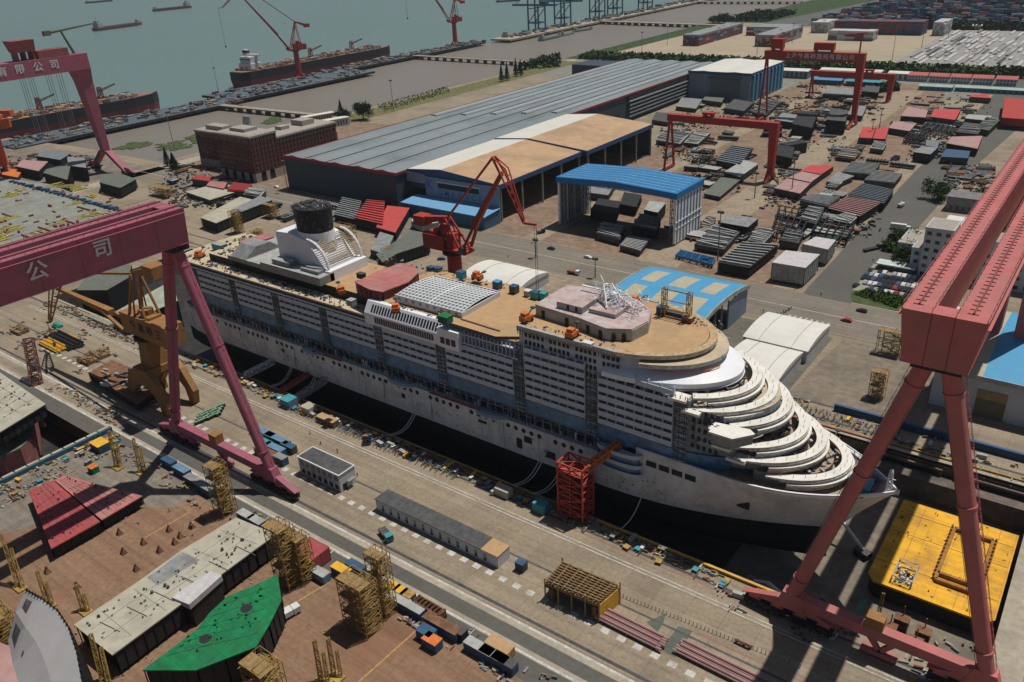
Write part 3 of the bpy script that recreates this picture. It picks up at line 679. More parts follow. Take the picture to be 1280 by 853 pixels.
# ------------------------------------------------------------------ lettering
def letters(mb, body, size, M, thick=.12, mi=0, spacing=None):
    """characters as solid plates; M maps x right, y up, z out of the surface"""
    dgf = bpy.context
    for k, ch in enumerate(body):
        c = bpy.data.curves.new('tmp', 'FONT'); c.body = ch; c.size = size; c.align_x = 'CENTER'; c.align_y = 'CENTER'; c.resolution_u = 2; c.offset = size*.018
        o = bpy.data.objects.new('tmp', c); C.objects.link(o); dgf.view_layer.update()
        me = bpy.data.meshes.new_from_object(o.evaluated_get(dgf.evaluated_depsgraph_get()))
        dx = (k-(len(body)-1)/2)*(spacing or size*1.3)
        mb.add([M @ Vector((v.co.x+dx, v.co.y, thick)) for v in me.vertices], [tuple(p.vertices) for p in me.polygons], mi)
        bpy.data.objects.remove(o); bpy.data.curves.remove(c); bpy.data.meshes.remove(me)

SALM = mat('crane_pink', (.45,.135,.13), .65, .14, .25, dirt=(.34,.15,.13), dscale=.12, damt=.75)
SALM2 = mat('crane_pink_dull', (.34,.095,.14), .65, .14, .25, dirt=(.25,.12,.14), dscale=.12, damt=.7)
CRED = mat('crane_red', (.40,.045,.03), .6, .15, .4, dirt=(.26,.05,.035), dscale=.3, damt=.5)
CORG = mat('crane_orange', (.30,.15,.05), .7, .2, .4, dirt=(.20,.10,.05), dscale=.3, damt=.6)
def bogies(x0, x1, parent, col, y=0):
    """one travelling set under a leg: balance beams and wheel trucks"""
    b = MB(); n = 4; L = (x1-x0)/n; c = (x0+x1)/2
    b.prism_y([(x0,3.6),(x1,3.6),(c+3,6.2),(c-3,6.2)], y-.9, y+.9)
    for i in range(n):
        xa = x0+L*(i+.06); xb = x0+L*(i+.94); b.prism_y([(xa,1.2),(xb,1.2),((xa+xb)/2+.9,3.6),((xa+xb)/2-.9,3.6)], y-.8, y+.8)
    o = b.build('bogie', [col], parent)
    w = MB()
    for i in range(n*2): xx = x0+L/2*(i+.5); w.tube((xx,y-.55,.62),(xx,y+.55,.62),.6,n=10)
    for i in range(n): xx = x0+L*(i+.5); w.box(xx-1.2, xx+1.2, y-1.6, y-.9, 1, 2)
    for i in range(n*2): xx = x0+L/2*(i+.5); w.box(xx-1.0,xx+1.0,y-1.1,y+1.1,.9,1.9)
    w.box(x0+.5,x1-.5,y-1.25,y+1.25,2.0,2.5); w.build('wheels', BLACK, o)
def goliath(label, X, Y, sgn, length, col, gauge, hw_top=7.2, text=None, over=6):
    """portal crane: hinged A-frame at the origin, twin box girder running away along sgn*Y"""
    t = thing('gantry_crane', label, 'gantry crane', (X, Y, 0))
    e0, e1 = (-over*sgn, length*sgn); ya, yb = min(e0, e1), max(e0, e1)
    for s in (-1, 1):
        g = MB(); o0, i0, ob = hw_top*s, (hw_top-5.3)*s, (hw_top-1.5)*s
        pr = [(o0,90.2),(i0,90.2),(i0*1.0,79.4),(ob,79.4)]
        g.prism_y(pr if s > 0 else pr[::-1], ya, yb)
        g.box(min(o0,o0-s*.25), max(o0,o0-s*.25), ya, yb, 90.2, 90.35)
        k9 = int((yb-ya)/11)
        for i in range(1, k9+1):
            yy = ya+i*11; xo = o0+s*.03; g.add([(xo,yy-.09,90.1),(xo,yy+.09,90.1),(ob+s*.04,yy+.09,79.5),(ob+s*.04,yy-.09,79.5)], [(0,1,2,3) if s < 0 else (3,2,1,0)], 1)
        g.box(min(o0,o0+s*.5),max(o0,o0+s*.5),ya,yb,88.9,89.05); g.box(min(ob,ob+s*.25),max(ob,ob+s*.25),ya,yb,79.4,79.6)
        gd = g.build('girder', [col, RUST], t)
        r = MB(); r.box((i0+o0)/2-.45, (i0+o0)/2-.15, ya+3, yb, 90.25, 90.6); 
        for k in range(int((yb-ya)/2.2)): r.box((i0+o0)/2-1.3, (i0+o0)/2+.5, ya+3+k*2.2, ya+3.2+k*2.2, 90.22, 90.35)
        r.build('trolley_rail', mat('rail_brown',(.20,.07,.06),.8), gd)
        hr = MB(); n = int((yb-ya)/3)
        for xx in (o0-s*.15, i0+s*.1):
            hr.beam((xx, ya, 91.4), (xx, yb, 91.4), .07)
            for k in range(n): hr.beam((xx, ya+k*3, 90.2), (xx, ya+k*3, 91.4), .07)
        hr.build('handrail', col, gd)
    for (a, b_) in ((e0, e0+4.2*sgn), (e1-4.2*sgn, e1)):
        c = MB(); a, b_ = min(a, b_), max(a, b_); c.prism_y([(2.0,90.25),(-2.0,90.25),(-2.0,79.4),(2.0,79.4)], a, b_); c.build('end_tie', col, t)
    hd = MB(); hd.box(-4.5, 4.5, -3, 3, 77.3, 79.4); hd.build('pivot', BLACK, t)
    g2 = gauge/2
    for s in (-1, 1):
        top = Vector((s*2.2, 0, 77.4)); bot = Vector((s*g2, 0, 8.5)); leg = MB(); leg.tube(top, bot, 1.8, 1.65, 20)
        d = (bot-top).normalized()
        for k in (.07, .42, .92): c = top+(bot-top)*k; leg.tube(c, c+d*.4, 2.0, n=20)
        leg.build('leg', col, t, smooth=False)
        bg = MB(); bg.prism_y([(s*g2-3.6,4.6),(s*g2+3.6,4.6),(s*g2+2.2,9),(s*g2-2.2,9)], -1.4, 1.4); bg.build('leg_foot', col, t)
        bogies(s*g2-12 if s < 0 else s*g2-11, s*g2+11 if s < 0 else s*g2+12, t, col)
    sill = MB(); sill.box(-g2, g2, -1.3, 1.3, 5.6, 8.4)
    for k in range(9): sill.box(-g2+gauge*k/9-.1, -g2+gauge*k/9+.1, -1.35, 1.35, 5.55, 8.45)
    sill.build('sill_beam', col, t)
    st = MB(); st.beam((-3,0,5.6),(0,0,1.6),1.1); st.beam((3,0,5.6),(0,0,1.6),1.1); st.box(-4,4,-1,1,.6,1.8); st.build('middle_bogie', col, t)
    cb = MB(); cb.box(-4, 0, -1.5, 1.5, 8.42, 11.6); cb.build('switch_cabin', CORG, t)
    for s in (-1, 1):
        ld = MB(); ld.truss((s*(g2+1.4),.6,9.5),(s*4.6,.6,76),.7,.7,40,.035); ld.build('ladder', DGREY if s < 0 else col, t)
        cb_ = MB(); cb_.beam((s*(g2-2.1),-.9,9.5),(s*1.0,-.9,76),.1); cb_.build('cable_run', RUST, t)
    # far rigid leg
    rl = MB(); yr = (length-7)*sgn
    for s in (-1, 1): rl.prism([(s*5-2.6,yr-3.5),(s*5+2.6,yr-3.5),(s*5+2.6,yr+3.5),(s*5-2.6,yr+3.5)], 5, 79.3, ztop=[(s*4.4-2.8,yr-4.5),(s*4.4+2.8,yr-4.5),(s*4.4+2.8,yr+4.5),(s*4.4-2.8,yr+4.5)])
    rl.build('rigid_leg', col, t)
    bs = MB(); bs.box(-g2, g2, yr-1.6, yr+1.6, 2, 6); bs.build('sill_beam', col, t)
    bogies(-g2-11, -g2+11, t, col, yr); bogies(g2-11, g2+11, t, col, yr)
    if text:
        for ch, yy, z in text:
            m = MB(); M = Matrix(((0,0,1,hw_top-.55),(1,0,0,yy),(0,1,0,z),(0,0,0,1))) @ Matrix.Rotation(R(8), 4, 'X')
            letters(m, ch, 5.6, M, .35); m.build('lettering', mat('letter_white', (.62,.62,.66), .6, .05), t)
    return t
goliath('huge pink gantry crane at left with white characters on its girder, legs on the quay', -221, 121, -1, 150, SALM2, 52, over=2.5, text=[('公',80.4-121,85.4),('司',97.9-121,85.8)])
goliath('huge salmon pink gantry crane at right, straddling the ship bow over the dock', -19.6, 157.5, 1, 165, SALM, 42)
# panel joint seams on the left girder and its far relative behind
t = thing('gantry_crane', 'dull pink gantry crane before the river with rigid leg and machinery on top', 'gantry crane', (-663, 330, 0))
m = MB(); m.box(-7, 7, -190, 0, 81, 92.5); m.build('girder', SALM2, t)
m = MB(); m.prism([(-7,-9),(5,-9),(5,0),(-7,0)], 72, 81, ztop=[(-8,-11),(7,-11),(7,0),(-8,0)]); m.prism([(-3,-5),(3,-5),(3,0),(-3,0)], 17, 72, ztop=[(-7,-9),(5,-9),(5,0),(-7,0)]); m.build('rigid_leg', SALM2, t)
for s in (-1, 1):
    m = MB(); m.prism([(s*26-2.5,-4),(s*26+2.5,-4),(s*26+2.5,0),(s*26-2.5,0)], 1.5, 17.5, ztop=[(s*3-3,-5),(s*3+3,-5),(s*3+3,0),(s*3-3,0)]); m.build('leg_foot', SALM2, t)
    bogies(s*26-9, s*26+9, t, SALM2, -2)
m = MB(); m.prism([(-6,-50),(6,-50),(6,-36.5),(-6,-36.5)], 98.5, 106.5, 0, ztop=[(-7,-52),(7,-52),(7,-36),(-7,-36)]); m.box(-4,4,-50,-48.5,92.5,98.5); m.box(-4,4,-38.5,-37,92.5,98.5); m.box(-4,4,-44,-43,92.5,98.5); m.build('trolley', mat('crane_maroon',(.27,.085,.085),.7), t)
m = MB(); m.box(-6, 6, -35.5, -13, 92.6, 98); m.build('trolley_house', _mats['crane_maroon'], t)
for y in (-49, -43, -30, -22):
    m = MB()
    for k in range(3): m.beam((-4+k*4, y, 80.9), (-4+k*4, y, 38), .25)
    m.build('hoist_rope', GREY, t)
m = MB(); m.tube((0,-6,92.5),(0,-12,110),1.1,.7); m.tube((0,-22,109),(0,14,112),1.2,.6); m.box(-1.5,1.5,-25,-20,107,110.5); m.build('service_jib', mat('olive_grey',(.12,.14,.10),.7), t)
for ch, yy in zip('有限公司', (-64,-51.5,-38.5,-26.5)):
    m = MB(); letters(m, ch, 7, Matrix(((0,0,1,7.0),(1,0,0,yy),(0,1,0,87.3),(0,0,0,1))), .3); m.build('lettering', _mats['letter_white'], t)

# ------------------------------------------------------------------ red yard gantries
def yard_gantry(label, Y, xl, xr, ztop, depth, w=3, text=None, trolley=None, jib=False):
    t = thing('gantry_crane', label, 'gantry crane', (xr, Y, 0)); W = xl-xr
    m = MB(); m.box(W, 3, -w, w, ztop-depth, ztop)
    m.build('girder', CRED, t)
    m = MB()
    for yy in (-w, w):
        m.beam((W, yy, ztop+1.1), (3, yy, ztop+1.1), .12)
        for k in range(int(-W/3)): m.beam((W+k*3, yy, ztop), (W+k*3, yy, ztop+1.1), .1)
    m.build('handrail', CRED, t)
    q = .32*ztop*.5+w
    m = MB(); m.prism([(-1.4,-2.2),(2,-2.2),(2,2.2),(-1.4,2.2)], 5, ztop-depth, ztop=[(-2.6,-w),(3,-w),(3,w),(-2.6,w)]); m.build('rigid_leg', CRED, t)
    m = MB(); m.prism([(-1.2,-q),(1.2,-q),(1.2,-q+4),(-1.2,-q+4)], 1, 9, ztop=[(-1.4,-2.2),(1.4,-2.2),(1.4,0),(-1.4,0)]); m.prism([(-1.2,q-4),(1.2,q-4),(1.2,q),(-1.2,q)], 1, 9, ztop=[(-1.4,0),(1.4,0),(1.4,2.2),(-1.4,2.2)]); m.build('leg_foot', CRED, t)
    for s in (-1, 1):
        m = MB(); m.tube((W+1.6, s*1.5, ztop-depth), (W+1.6, s*q*.85, 1.5), .85, n=10)
        m.build('hinged_leg', CRED, t)
    m = MB(); m.beam((W+1.6,-q*.6,ztop*.42),(W+1.6,q*.6,ztop*.42),.8); m.beam((W+1.6,-q*.95,1.6),(W+1.6,q*.95,1.6),1.6); m.build('leg_tie', CRED, t)
    if trolley:
        for a, b_, h in trolley: m = MB(); m.box(a-xr, b_-xr, -w*.9, w*.9, ztop+1.6, ztop+h); m.box(a-xr+1, a-xr+2, -w, w, ztop, ztop+1.6); m.box(b_-xr-2, b_-xr-1, -w, w, ztop, ztop+1.6); m.build('trolley', CRED, t)
    if jib: m = MB(); m.tube((-2,0,ztop),(-2,0,ztop+15),.7,.5); m.tube((-16,0,ztop+13.5),(2,0,ztop+15.5),.7,.5); m.build('service_jib', CRED, t)
    if text:
        m = MB(); letters(m, text, 4.6, Matrix(((1,0,0,W/2+7),(0,0,-1,-w),(0,1,0,ztop-depth/2),(0,0,0,1))), .15, spacing=(-W-22)/len(text)); m.build('lettering', _mats['letter_white'], t)
    return t
yard_gantry('tall red gantry crane with white characters along its girder in the steel yard', 715, -267, -188, 58.5, 7, 3.2, '上海外高桥造船有限公司', [(-262,-252,9.5),(-226,-210,7.2)], True)
yard_gantry('lower red gantry crane with two flat beams nearest the blue portal shed', 530, -264, -188, 39.2, 4.6, 2.6, None, [(-238,-230,3)])
yard_gantry('small red gantry crane standing farthest back near the storage sheds', 833, -264, -190, 25.3, 5, 2.4, None, [(-214,-206,3)])

# ------------------------------------------------------------------ level luffing cranes
def jib_crane(label, loc, rz, col, zc=31, rcol=3.2, g=None, portal='tower', glyph=None, k=1.0, group=None):
    g = g or dict(foot=(8,zc+6.5), tip=(30,zc+40), head=(26,zc+46), fly=(40,zc+20), nose=(46,zc+20.3), cw=(-17,zc+13), pv=(-2,zc+16))
    t = thing('jib_crane', label, 'jib crane', loc, rz, group, k)
    m = MB()
    if portal == 'tower':
        m.tube((0,0,7),(0,0,zc),rcol*1.15,rcol,16)
        m.build('column', col, t); m = MB()
        for sx in (-1,1):
            for sy in (-1,1): m.beam((sx*5.5,sy*5.5,1.2),(sx*1.6,sy*1.6,9.5),1.8)
        m.box(-8,8,-6.4,-4.6,.5,2); m.box(-8,8,4.6,6.4,.5,2); m.build('portal', col, t)
    else:
        m.tube((0,0,16),(0,0,zc),rcol*1.7,rcol*1.25,4); m.build('column', col, t); m = MB()
        arch = [(-12,0),(-13.5,6),(-8,14.5),(-4,17),(4,17),(9,14),(13.5,5),(12,0),(9.5,0),(9.5,4),(4,10),(-3,10.5),(-8,6),(-9,0)]
        m.prism_y([(p[0],p[1]) for p in arch][::-1], -7, -4.6); m.prism_y([(p[0],p[1]) for p in arch][::-1], 4.6, 7)
        m.box(-4.5, 4.5, -6.9, 6.9, 14.5, 17.2); m.build('portal', col, t)
    m = MB(); m.tube((0,0,zc),(0,0,zc+1.2),rcol*1.6,n=18); m.build('slewing_ring', BLACK, t)
    m = MB(); m.box(-14.5,-2,-4,4,zc+1.4,zc+8.2); m.box(-2,9.5,-3.4,3.4,zc+1.3,zc+2.6)
    if portal != 'tower': m = MB(); m.box(-20,10,-3.6,3.6,zc+1.4,zc+9.6)
    mh = m.build('machine_house', col, t)
    if glyph:
        m = MB(); letters(m, glyph, 4.2, Matrix(((-1,0,0,-6.5),(0,0,1,3.6),(0,1,0,zc+5.6),(0,0,0,1))), .1, spacing=5.6); m.build('lettering', BLACK, mh)
    m = MB(); m.tube((-4,0,zc+8.2),(-4,0,zc+12.5),2.4,n=10); m.box(-9,-6,-2.5,2.5,zc+8.2,zc+10.5); m.box(-1.5,2.5,-2.6,2.6,zc+2.6,zc+9.5); m.build('winch_house', col, mh)
    m = MB(); pv = g['pv']
    for s in (-1, 1):
        m.beam((-8,s*3,zc+8),(pv[0],s*1.6,pv[1]),.7); m.beam((7,s*3,zc+2.6),(pv[0],s*1.6,pv[1]),.8); m.beam((2,s*3,zc+2.6),(pv[0]+1,s*1.6,pv[1]-3),.5); m.beam((5,s*2,zc+8),(pv[0]+6,s*1.6,(pv[1]+zc)/2+1),.4)
    m.build('a_frame', col, t)
    ft, tp, hd_ = Vector((g['foot'][0],0,g['foot'][1])), Vector((g['tip'][0],0,g['tip'][1])), Vector((g['head'][0],0,g['head'][1]))
    m = MB(); mid = ft.lerp(tp, .35)
    for s in (-1, 1): m.beam(ft+Vector((0,s*3,-3)), mid+Vector((0,s*.9,0)), 1.1)
    m.tube(mid-(tp-ft)*.12, tp, 1.9, .95, 4); m.beam(ft+Vector((0,-2.6,-1)), ft+Vector((0,2.6,-1)), .8); m.build('boom', col, t)
    fl, no = Vector((g['fly'][0],0,g['fly'][1])), Vector((g['nose'][0],0,g['nose'][1]))
    m = MB(); bk = tp.lerp(hd_, .62)+(fl-tp)*.18+Vector((3.2,0,1.8)) 
    for s in (-1, 1):
        m.beam(tp+Vector((0,s*1.5,0)), fl+Vector((0,s*.5,0)), .5); m.beam(hd_+Vector((0,s*1,0)), tp+Vector((0,s*1.5,0)), .75)
        m.beam(hd_+Vector((0,s*1,0)), bk+Vector((0,s*1,0)), .4); m.beam(bk+Vector((0,s*1,0)), fl+Vector((0,s*.5,1.2)), .4)
        a = tp
        for i in range(6):
            u0, u1 = (i+.2)/6, (i+1)/6; m.beam(tp.lerp(fl, u0)+Vector((0,s*1.2*(1-u0),0)), bk.lerp(fl, u1)+Vector((0,s*.9*(1-u1),.6)), .25)
    m.beam(fl, no, .8); m.build('fly_jib', col, t)
    cw = Vector((g['cw'][0],0,g['cw'][1])); p = Vector((pv[0],0,pv[1]))
    m = MB(); m.tube(cw, p+Vector((1,0,0)), 2.4, 1.2, 4); m.box(cw.x-3.5, cw.x+3, -2.8, 2.8, cw.z-2.2, cw.z+2.2); m.build('counterweight', col, t)
    m = MB(); m.beam(p, hd_, .8); m.build('tie_bar', col, t)
    m = MB(); m.box(7.5,10.5,-5.4,-3.4,zc+2.4,zc+5.4); m.build('cab', GLASS if portal == 'tower' else col, t)
    m = MB(); m.beam(no, Vector((no.x,0,max(2.5,no.z-44))), .14); m.beam(no+Vector((-1,0,0)), Vector((no.x-1,0,max(2.5,no.z-44))), .14); m.box(no.x-1.3,no.x+.3,-.4,.4,max(1.2,no.z-46),max(3,no.z-43.5)); m.build('hoist_rope', DGREY, t)
    return t
jc = jib_crane('red jib crane standing behind the ship near the white tent', (-231.5, 257, 0), 0, CRED, 30)
jib_crane('orange brown jib crane with low boom on the quay behind the pink crane legs', (-278, 134.5, 0), R(180), CORG, 28,
          g=dict(foot=(11,32), tip=(66,34), head=(60,42), fly=(84,14), nose=(88,13), cw=(-17,58), pv=(-3,54)), portal='arch', glyph='外高桥三')
fg = dict(foot=(8,42), tip=(62,112), head=(52,116), fly=(84,96), nose=(90,96), cw=(-20,66), pv=(-5,72))
jf = jib_crane('red jib crane with raised boom on the far pier beside the moored tanker', (-905, 730, 0), R(252), CRED, 36, 3.4, fg)
dup(jf, (-925, 1075, 0), R(258), 'red jib crane at the far end of the pier by the small tug')
jib_crane('bright red orange jib crane cut off by the left picture edge', (-744, 281, 0), R(215), mat('crane_orange_red', (.55,.10,.035), .6, .15, .4), 36)
# red lattice tower with access bridge to the ship
t = thing('access_tower', 'red lattice stair tower on the quay with orange bridge to the ship', 'access tower', (-107.0, 163.0, 0))
m = MB(); m.tower((0,0,0), 8.5, 6.0, 19, 7, .22)
for k in range(1, 8): m.beam((-4.2,-3,19/7*k),(4.2,3,19/7*k),.2); m.box(-4.1,4.1,-2.9,2.9,19/7*k-.12,19/7*k-.02) if k < 7 else None
m.tower((-2.1,0,0), 4, 5.8, 19, 9, .12); m.build('tower_frame', mat('lattice_red',(.46,.07,.05),.7,.2,.5), t)
m = MB()
for k in range(7): m.beam((-3.5 if k%2 else 3.5,-2.4,19/7*k),(3.5 if k%2 else -3.5,-2.4,19/7*(k+1)),.5)
m.build('stair_flight', RUST, t)
m = MB(); m.truss((3.4,.6,17.4),(8.4,10.8,22.2),1.8,1.8,9,.16); m.build('bridge', ORNG, t)
m = MB(); n_ = 12; [m.prism([(2.9+5*i/n_,.9+10.2*i/n_),(4.1+5*i/n_,.3+10.2*i/n_),(4.1+5*(i+1)/n_,.3+10.2*(i+1)/n_),(2.9+5*(i+1)/n_,.9+10.2*(i+1)/n_)], 16.6+4.8*i/n_, 16.9+4.8*(i+1)/n_) for i in range(n_)]; m.build('bridge_deck', TAN, t)
# ------------------------------------------------------------------ big halls
ROOFG = sheet_mat('grey_roof_sheet', (.23,.265,.275), 1, 3.2, .10, rough=.5, var=.12, scale=.05, dirt=(.13,.15,.155), dscale=.025, damt=.8)
ROOFT = sheet_mat('tan_roof_sheet', (.47,.31,.18), 0, 2.4, .25, rough=.7, var=.15, scale=.08, dirt=(.30,.21,.14), dscale=.05, damt=.8)
ROOFW = sheet_mat('white_roof_sheet', (.64,.62,.56), 0, 2.4, .22, rough=.6, var=.06, scale=.08)
WALLB = sheet_mat('dark_blue_wall', (.045,.065,.085), 0, 1.2, .15, rough=.6, var=.1, scale=.1)
REDT = mat('red_trim', (.30,.035,.045), .6)
NAVY = mat('navy_trim', (.03,.085,.19), .6, .12)
BWALL = sheet_mat('bluegrey_wall', (.20,.26,.33), 0, 1.5, .12, rough=.6, var=.08, scale=.1)
BWALLY = sheet_mat('bluegrey_wall_side', (.20,.26,.33), 1, 1.5, .12, rough=.6, var=.08, scale=.1)
WWALL = mat('white_wall', (.50,.52,.55), .7, .06, .3, dirt=(.38,.39,.40), dscale=.1, damt=.4)
def hall(name, label, x0, x1, y0, y1, h, wall, roof, trim, trim_d=1.6, bays=None, seam=None, peak=0):
    t = thing(name, label, 'warehouse', (x0, y0, 0)); W, D = x1-x0, y1-y0
    m = MB(); m.box(.5, W-.5, .5, D-.5, 0, h-.3); m.build('wall', wall, t)
    m = MB(); n = bays or 1; p = W/n
    for i in range(n):
        a = i*p; m.add([(a,0,h),(a+p/2,0,h+peak),(a+p/2,D,h+peak),(a,D,h)], [(0,1,2,3)]); m.add([(a+p/2,0,h+peak),(a+p,0,h),(a+p,D,h),(a+p/2,D,h+peak)], [(0,1,2,3)])
        for yy in (0, D): m.add([(a,yy,h-.3),(a+p,yy,h-.3),(a+p,yy,h),(a+p/2,yy,h+peak),(a,yy,h)], [(0,1,2,3,4)])
    m.build('roof', roof, t)
    m = MB(); m.box(-.4,W+.4,-.4,0,h-trim_d,h+.4+peak*.2); m.box(-.4,W+.4,D,D+.4,h-trim_d,h+.4); m.box(-.4,0,0,D,h-trim_d,h+.4); m.box(W,W+.4,0,D,h-trim_d,h+.4); m.build('roof_trim', trim, t)
    return t, W, D
# the great grey hall: four long ridged bays
t, W, D = hall('shipbuilding_hall', 'vast low hall with grey ridged roof and red edge trim beside the basin', -482, -371, 362.5, 860, 24, WALLB, ROOFG, REDT, 1.2, 5, peak=1.5)
m = MB()
for i in range(1, 5): m.box(W*i/5-.5, W*i/5+.5, 1, D-1, 23.9, 24.4)
m.build('gutter', DGREY, t)
for i in range(5):
    m = MB(); x = W*(i+.5)/5; m.prism_y([(x-3,25.4),(x+3,25.4),(x+2.5,26.4),(x-2.5,26.4)], 150+i*12, D-30); m.build('ridge_vent', mat('vent_grey',(.30,.34,.35),.5,.08), t)
m = MB(); m.box(W+.42, W+1.2, 300, D-2, 12, 21.5)
for k in range(5): m.box(W+1.2, W+2.4, 300, D-2, 4+k*3.3, 5+k*3.3, 1)
m.build('louvre_wall', [BLACK, mat('louvre_pale',(.28,.31,.33),.6)], t)
m = MB(); m.box(W+.5, W+1, 30, 285, 1, 10); m.build('door', BLACK, t)
# lower annexes on the basin side
m = MB(); m.box(0,70,0,40,0,15); solid('end_annex', m, [WALLB], 'plain dark blue annex at the far end of the vast hall', 'annex', (-560,862,0))
# tan and white roofed halls
for i, (x0, x1, y0, y1, lab) in enumerate(((-371,-296,374,466,'open sided hall with tan and white roof and blue trim, nearest the ship'), (-371,-292,467,561,'open sided hall with tan and white roof joined behind the nearer one'))):
    t = thing('painting_hall', lab, 'warehouse', (x0, y0, 0)); W, D = x1-x0, y1-y0; h = 24.5+i*.6
    m = MB(); f = .38
    m.add([(0,0,h),(W*f,0,h+2.6),(W*f,D,h+2.6),(0,D,h)], [(0,1,2,3)], 1); m.add([(W*f,0,h+2.6),(W,0,h-1.5),(W,D,h-1.5),(W*f,D,h+2.6)], [(0,1,2,3)], 0)
    m.add([(0,0,h-.5),(W,0,h-2),(W,0,h-1.5),(W*f,0,h+2.6),(0,0,h)], [(0,1,2,3,4)], 1); m.add([(0,D,h-.5),(0,D,h),(W*f,D,h+2.6),(W,D,h-1.5),(W,D,h-2)], [(0,1,2,3,4)], 1)
    m.add([(0,0,h-.6),(W,0,h-2.1),(W,D,h-2.1),(0,D,h-.6)], [(3,2,1,0)], 0)
    m.build('roof', [ROOFT, ROOFW], t)
    m = MB(); m.add([(W+.1,-.3,h-4.2),(W+.1,D+.1,h-4.2),(W+.1,D+.1,h-1.2),(W+.1,-.3,h-1.2)], [(0,1,2,3)]); m.box(W-.4,W+.05,-.3,D,h-4.2,h-1.3)
    m.prism_y([(0,h-2.8),(W,h-4.3),(W,h-1.2),(W*f,h+2.8),(0,h+.2)], -.6, -.1); m.build('roof_trim', NAVY, t)
    m = MB(); m.box(0,.6,0,D,0,h-.6); m.box(.6,W-2,D-.8,D-.2,0,h-2.6) if i else m.box(.6,16,.2,.8,13,h-.7); m.build('wall', WALLB, t)
    for k in range(5):
        m = MB(); m.box(W-1.4,W-.4,2+k*(D-4)/4-.5,2+k*(D-4)/4+.5,0,h-2.2); m.build('column', GREY, t)
t = thing('hall_gable', 'blue grey gable wall with blue lettering and sky blue lean to below the tan hall', 'gable wall', (-343, 372.6, 0))
m = MB(); m.box(-28,-12,0,.6,17,23.2); m.box(-12,47.5,0,.6,9.5,22.0,0); m.box(36,47.5,0,.6,0,9.5); m.build('wall', BWALL, t)
m = MB(); m.box(-2,33,-.15,-.02,19.2,19.8,1); m.box(-1,32,-.1,-.02,15.8,19.1,0); m.build('window_band', [BLACK, OFFW], t)
m = MB(); letters(m, 'KOMMENCE', 6, Matrix(((1,0,0,14),(0,0,-1,-.02),(0,1,0,12.9),(0,0,0,1))), .12, spacing=5.6) if 0 else None
# the lettering of the gable is a row of blue block capitals
M0 = Matrix(((1,0,0,-8.3),(0,0,-1,-.02),(0,1,0,16.8),(0,0,0,1))); letters(m, 'K', 9.5, M0, .1)
for k, ch in enumerate('OMRENCE'): letters(m, ch, 5.2, Matrix(((1,0,0,.5+k*5.4),(0,0,-1,-.02),(0,1,0,12.9),(0,0,0,1))), .1)
m.build('lettering', mat('letter_blue',(.05,.14,.32),.6), t)
m = MB(); m.prism_x([(-16,8.2),(0,9.4),(0,8.9),(-16,7.7)], -20, 48); m.build('lean_to_roof', mat('sky_blue_sheet',(.16,.36,.56),.5,.1), t)
m = MB(); m.box(-19.5,47.5,-15.5,0,0,7.7)
m.build('lean_to_wall', mat('lean_to_blue',(.05,.13,.2),.6,.2), t)
# blue portal shed on rails
t = thing('portal_shed', 'tall open portal shed with bright blue pitched roof and white ribbed side walls', 'shed', (-262, 386, 0)); W, D = 76, 32
BRF = sheet_mat('bright_blue_roof', (.022,.17,.40), 1, 4.6, .0, rough=.45, var=.08, scale=.2)
m = MB(); m.prism_y([(-.5,26.2),(W/2,28.0),(W+.5,26.2),(W+.5,29.6),(W/2,31.4),(-.5,29.6)][::-1], -1, D+1)
for k in range(7):
    y = 1.2+k*4.7; m.add([(1,y,29.75),(W/2,y,31.5),(W/2,y+.8,31.5),(1,y+.8,29.75)], [(0,1,2,3)], 1); m.add([(W/2,y,31.5),(W-1,y,29.75),(W-1,y+.8,29.75),(W/2,y+.8,31.5)], [(0,1,2,3)], 1)
m.build('roof', [BRF, mat('pale_blue_light',(.22,.42,.55),.5)], t)
for x, lab in ((0, 'w'), (W-1.2, 'e')):
    m = MB(); m.box(x,x+1.2,0,D,1,26.5,0)
    for k in range(8): m.box(x+1.2,x+1.35,1.5+k*3.9,2.9+k*3.9,1.5,25.5,1); m.box(x-.15,x,1.5+k*3.9,2.9+k*3.9,1.5,25.5,1)
    m.box(x-.2,x+1.5,-.1,D+.1,12.6,13.3,2); m.box(x-.2,x+1.4,-.1,D+.1,9.0,9.4,2); m.build('side_wall', [mat('shed_white',(.80,.82,.84),.6,.05), mat('wall_slot',(.14,.17,.21),.6), WHITE], t)
    m = MB()
    for k in range(4): xx = 2.8 if x == 0 else W-2.8; m.truss((xx,2+k*9,1),(xx,2+k*9,26.5),2.2,2.2,11,.14)
    m.build('lattice_post', GREY, t)
m = MB()
for k in range(4):
    y = 2+k*9; m.truss((2,y,27.6),(W-2,y,27.6),2.2,2.2,20,.15)
m.build('roof_truss', GREY, t)
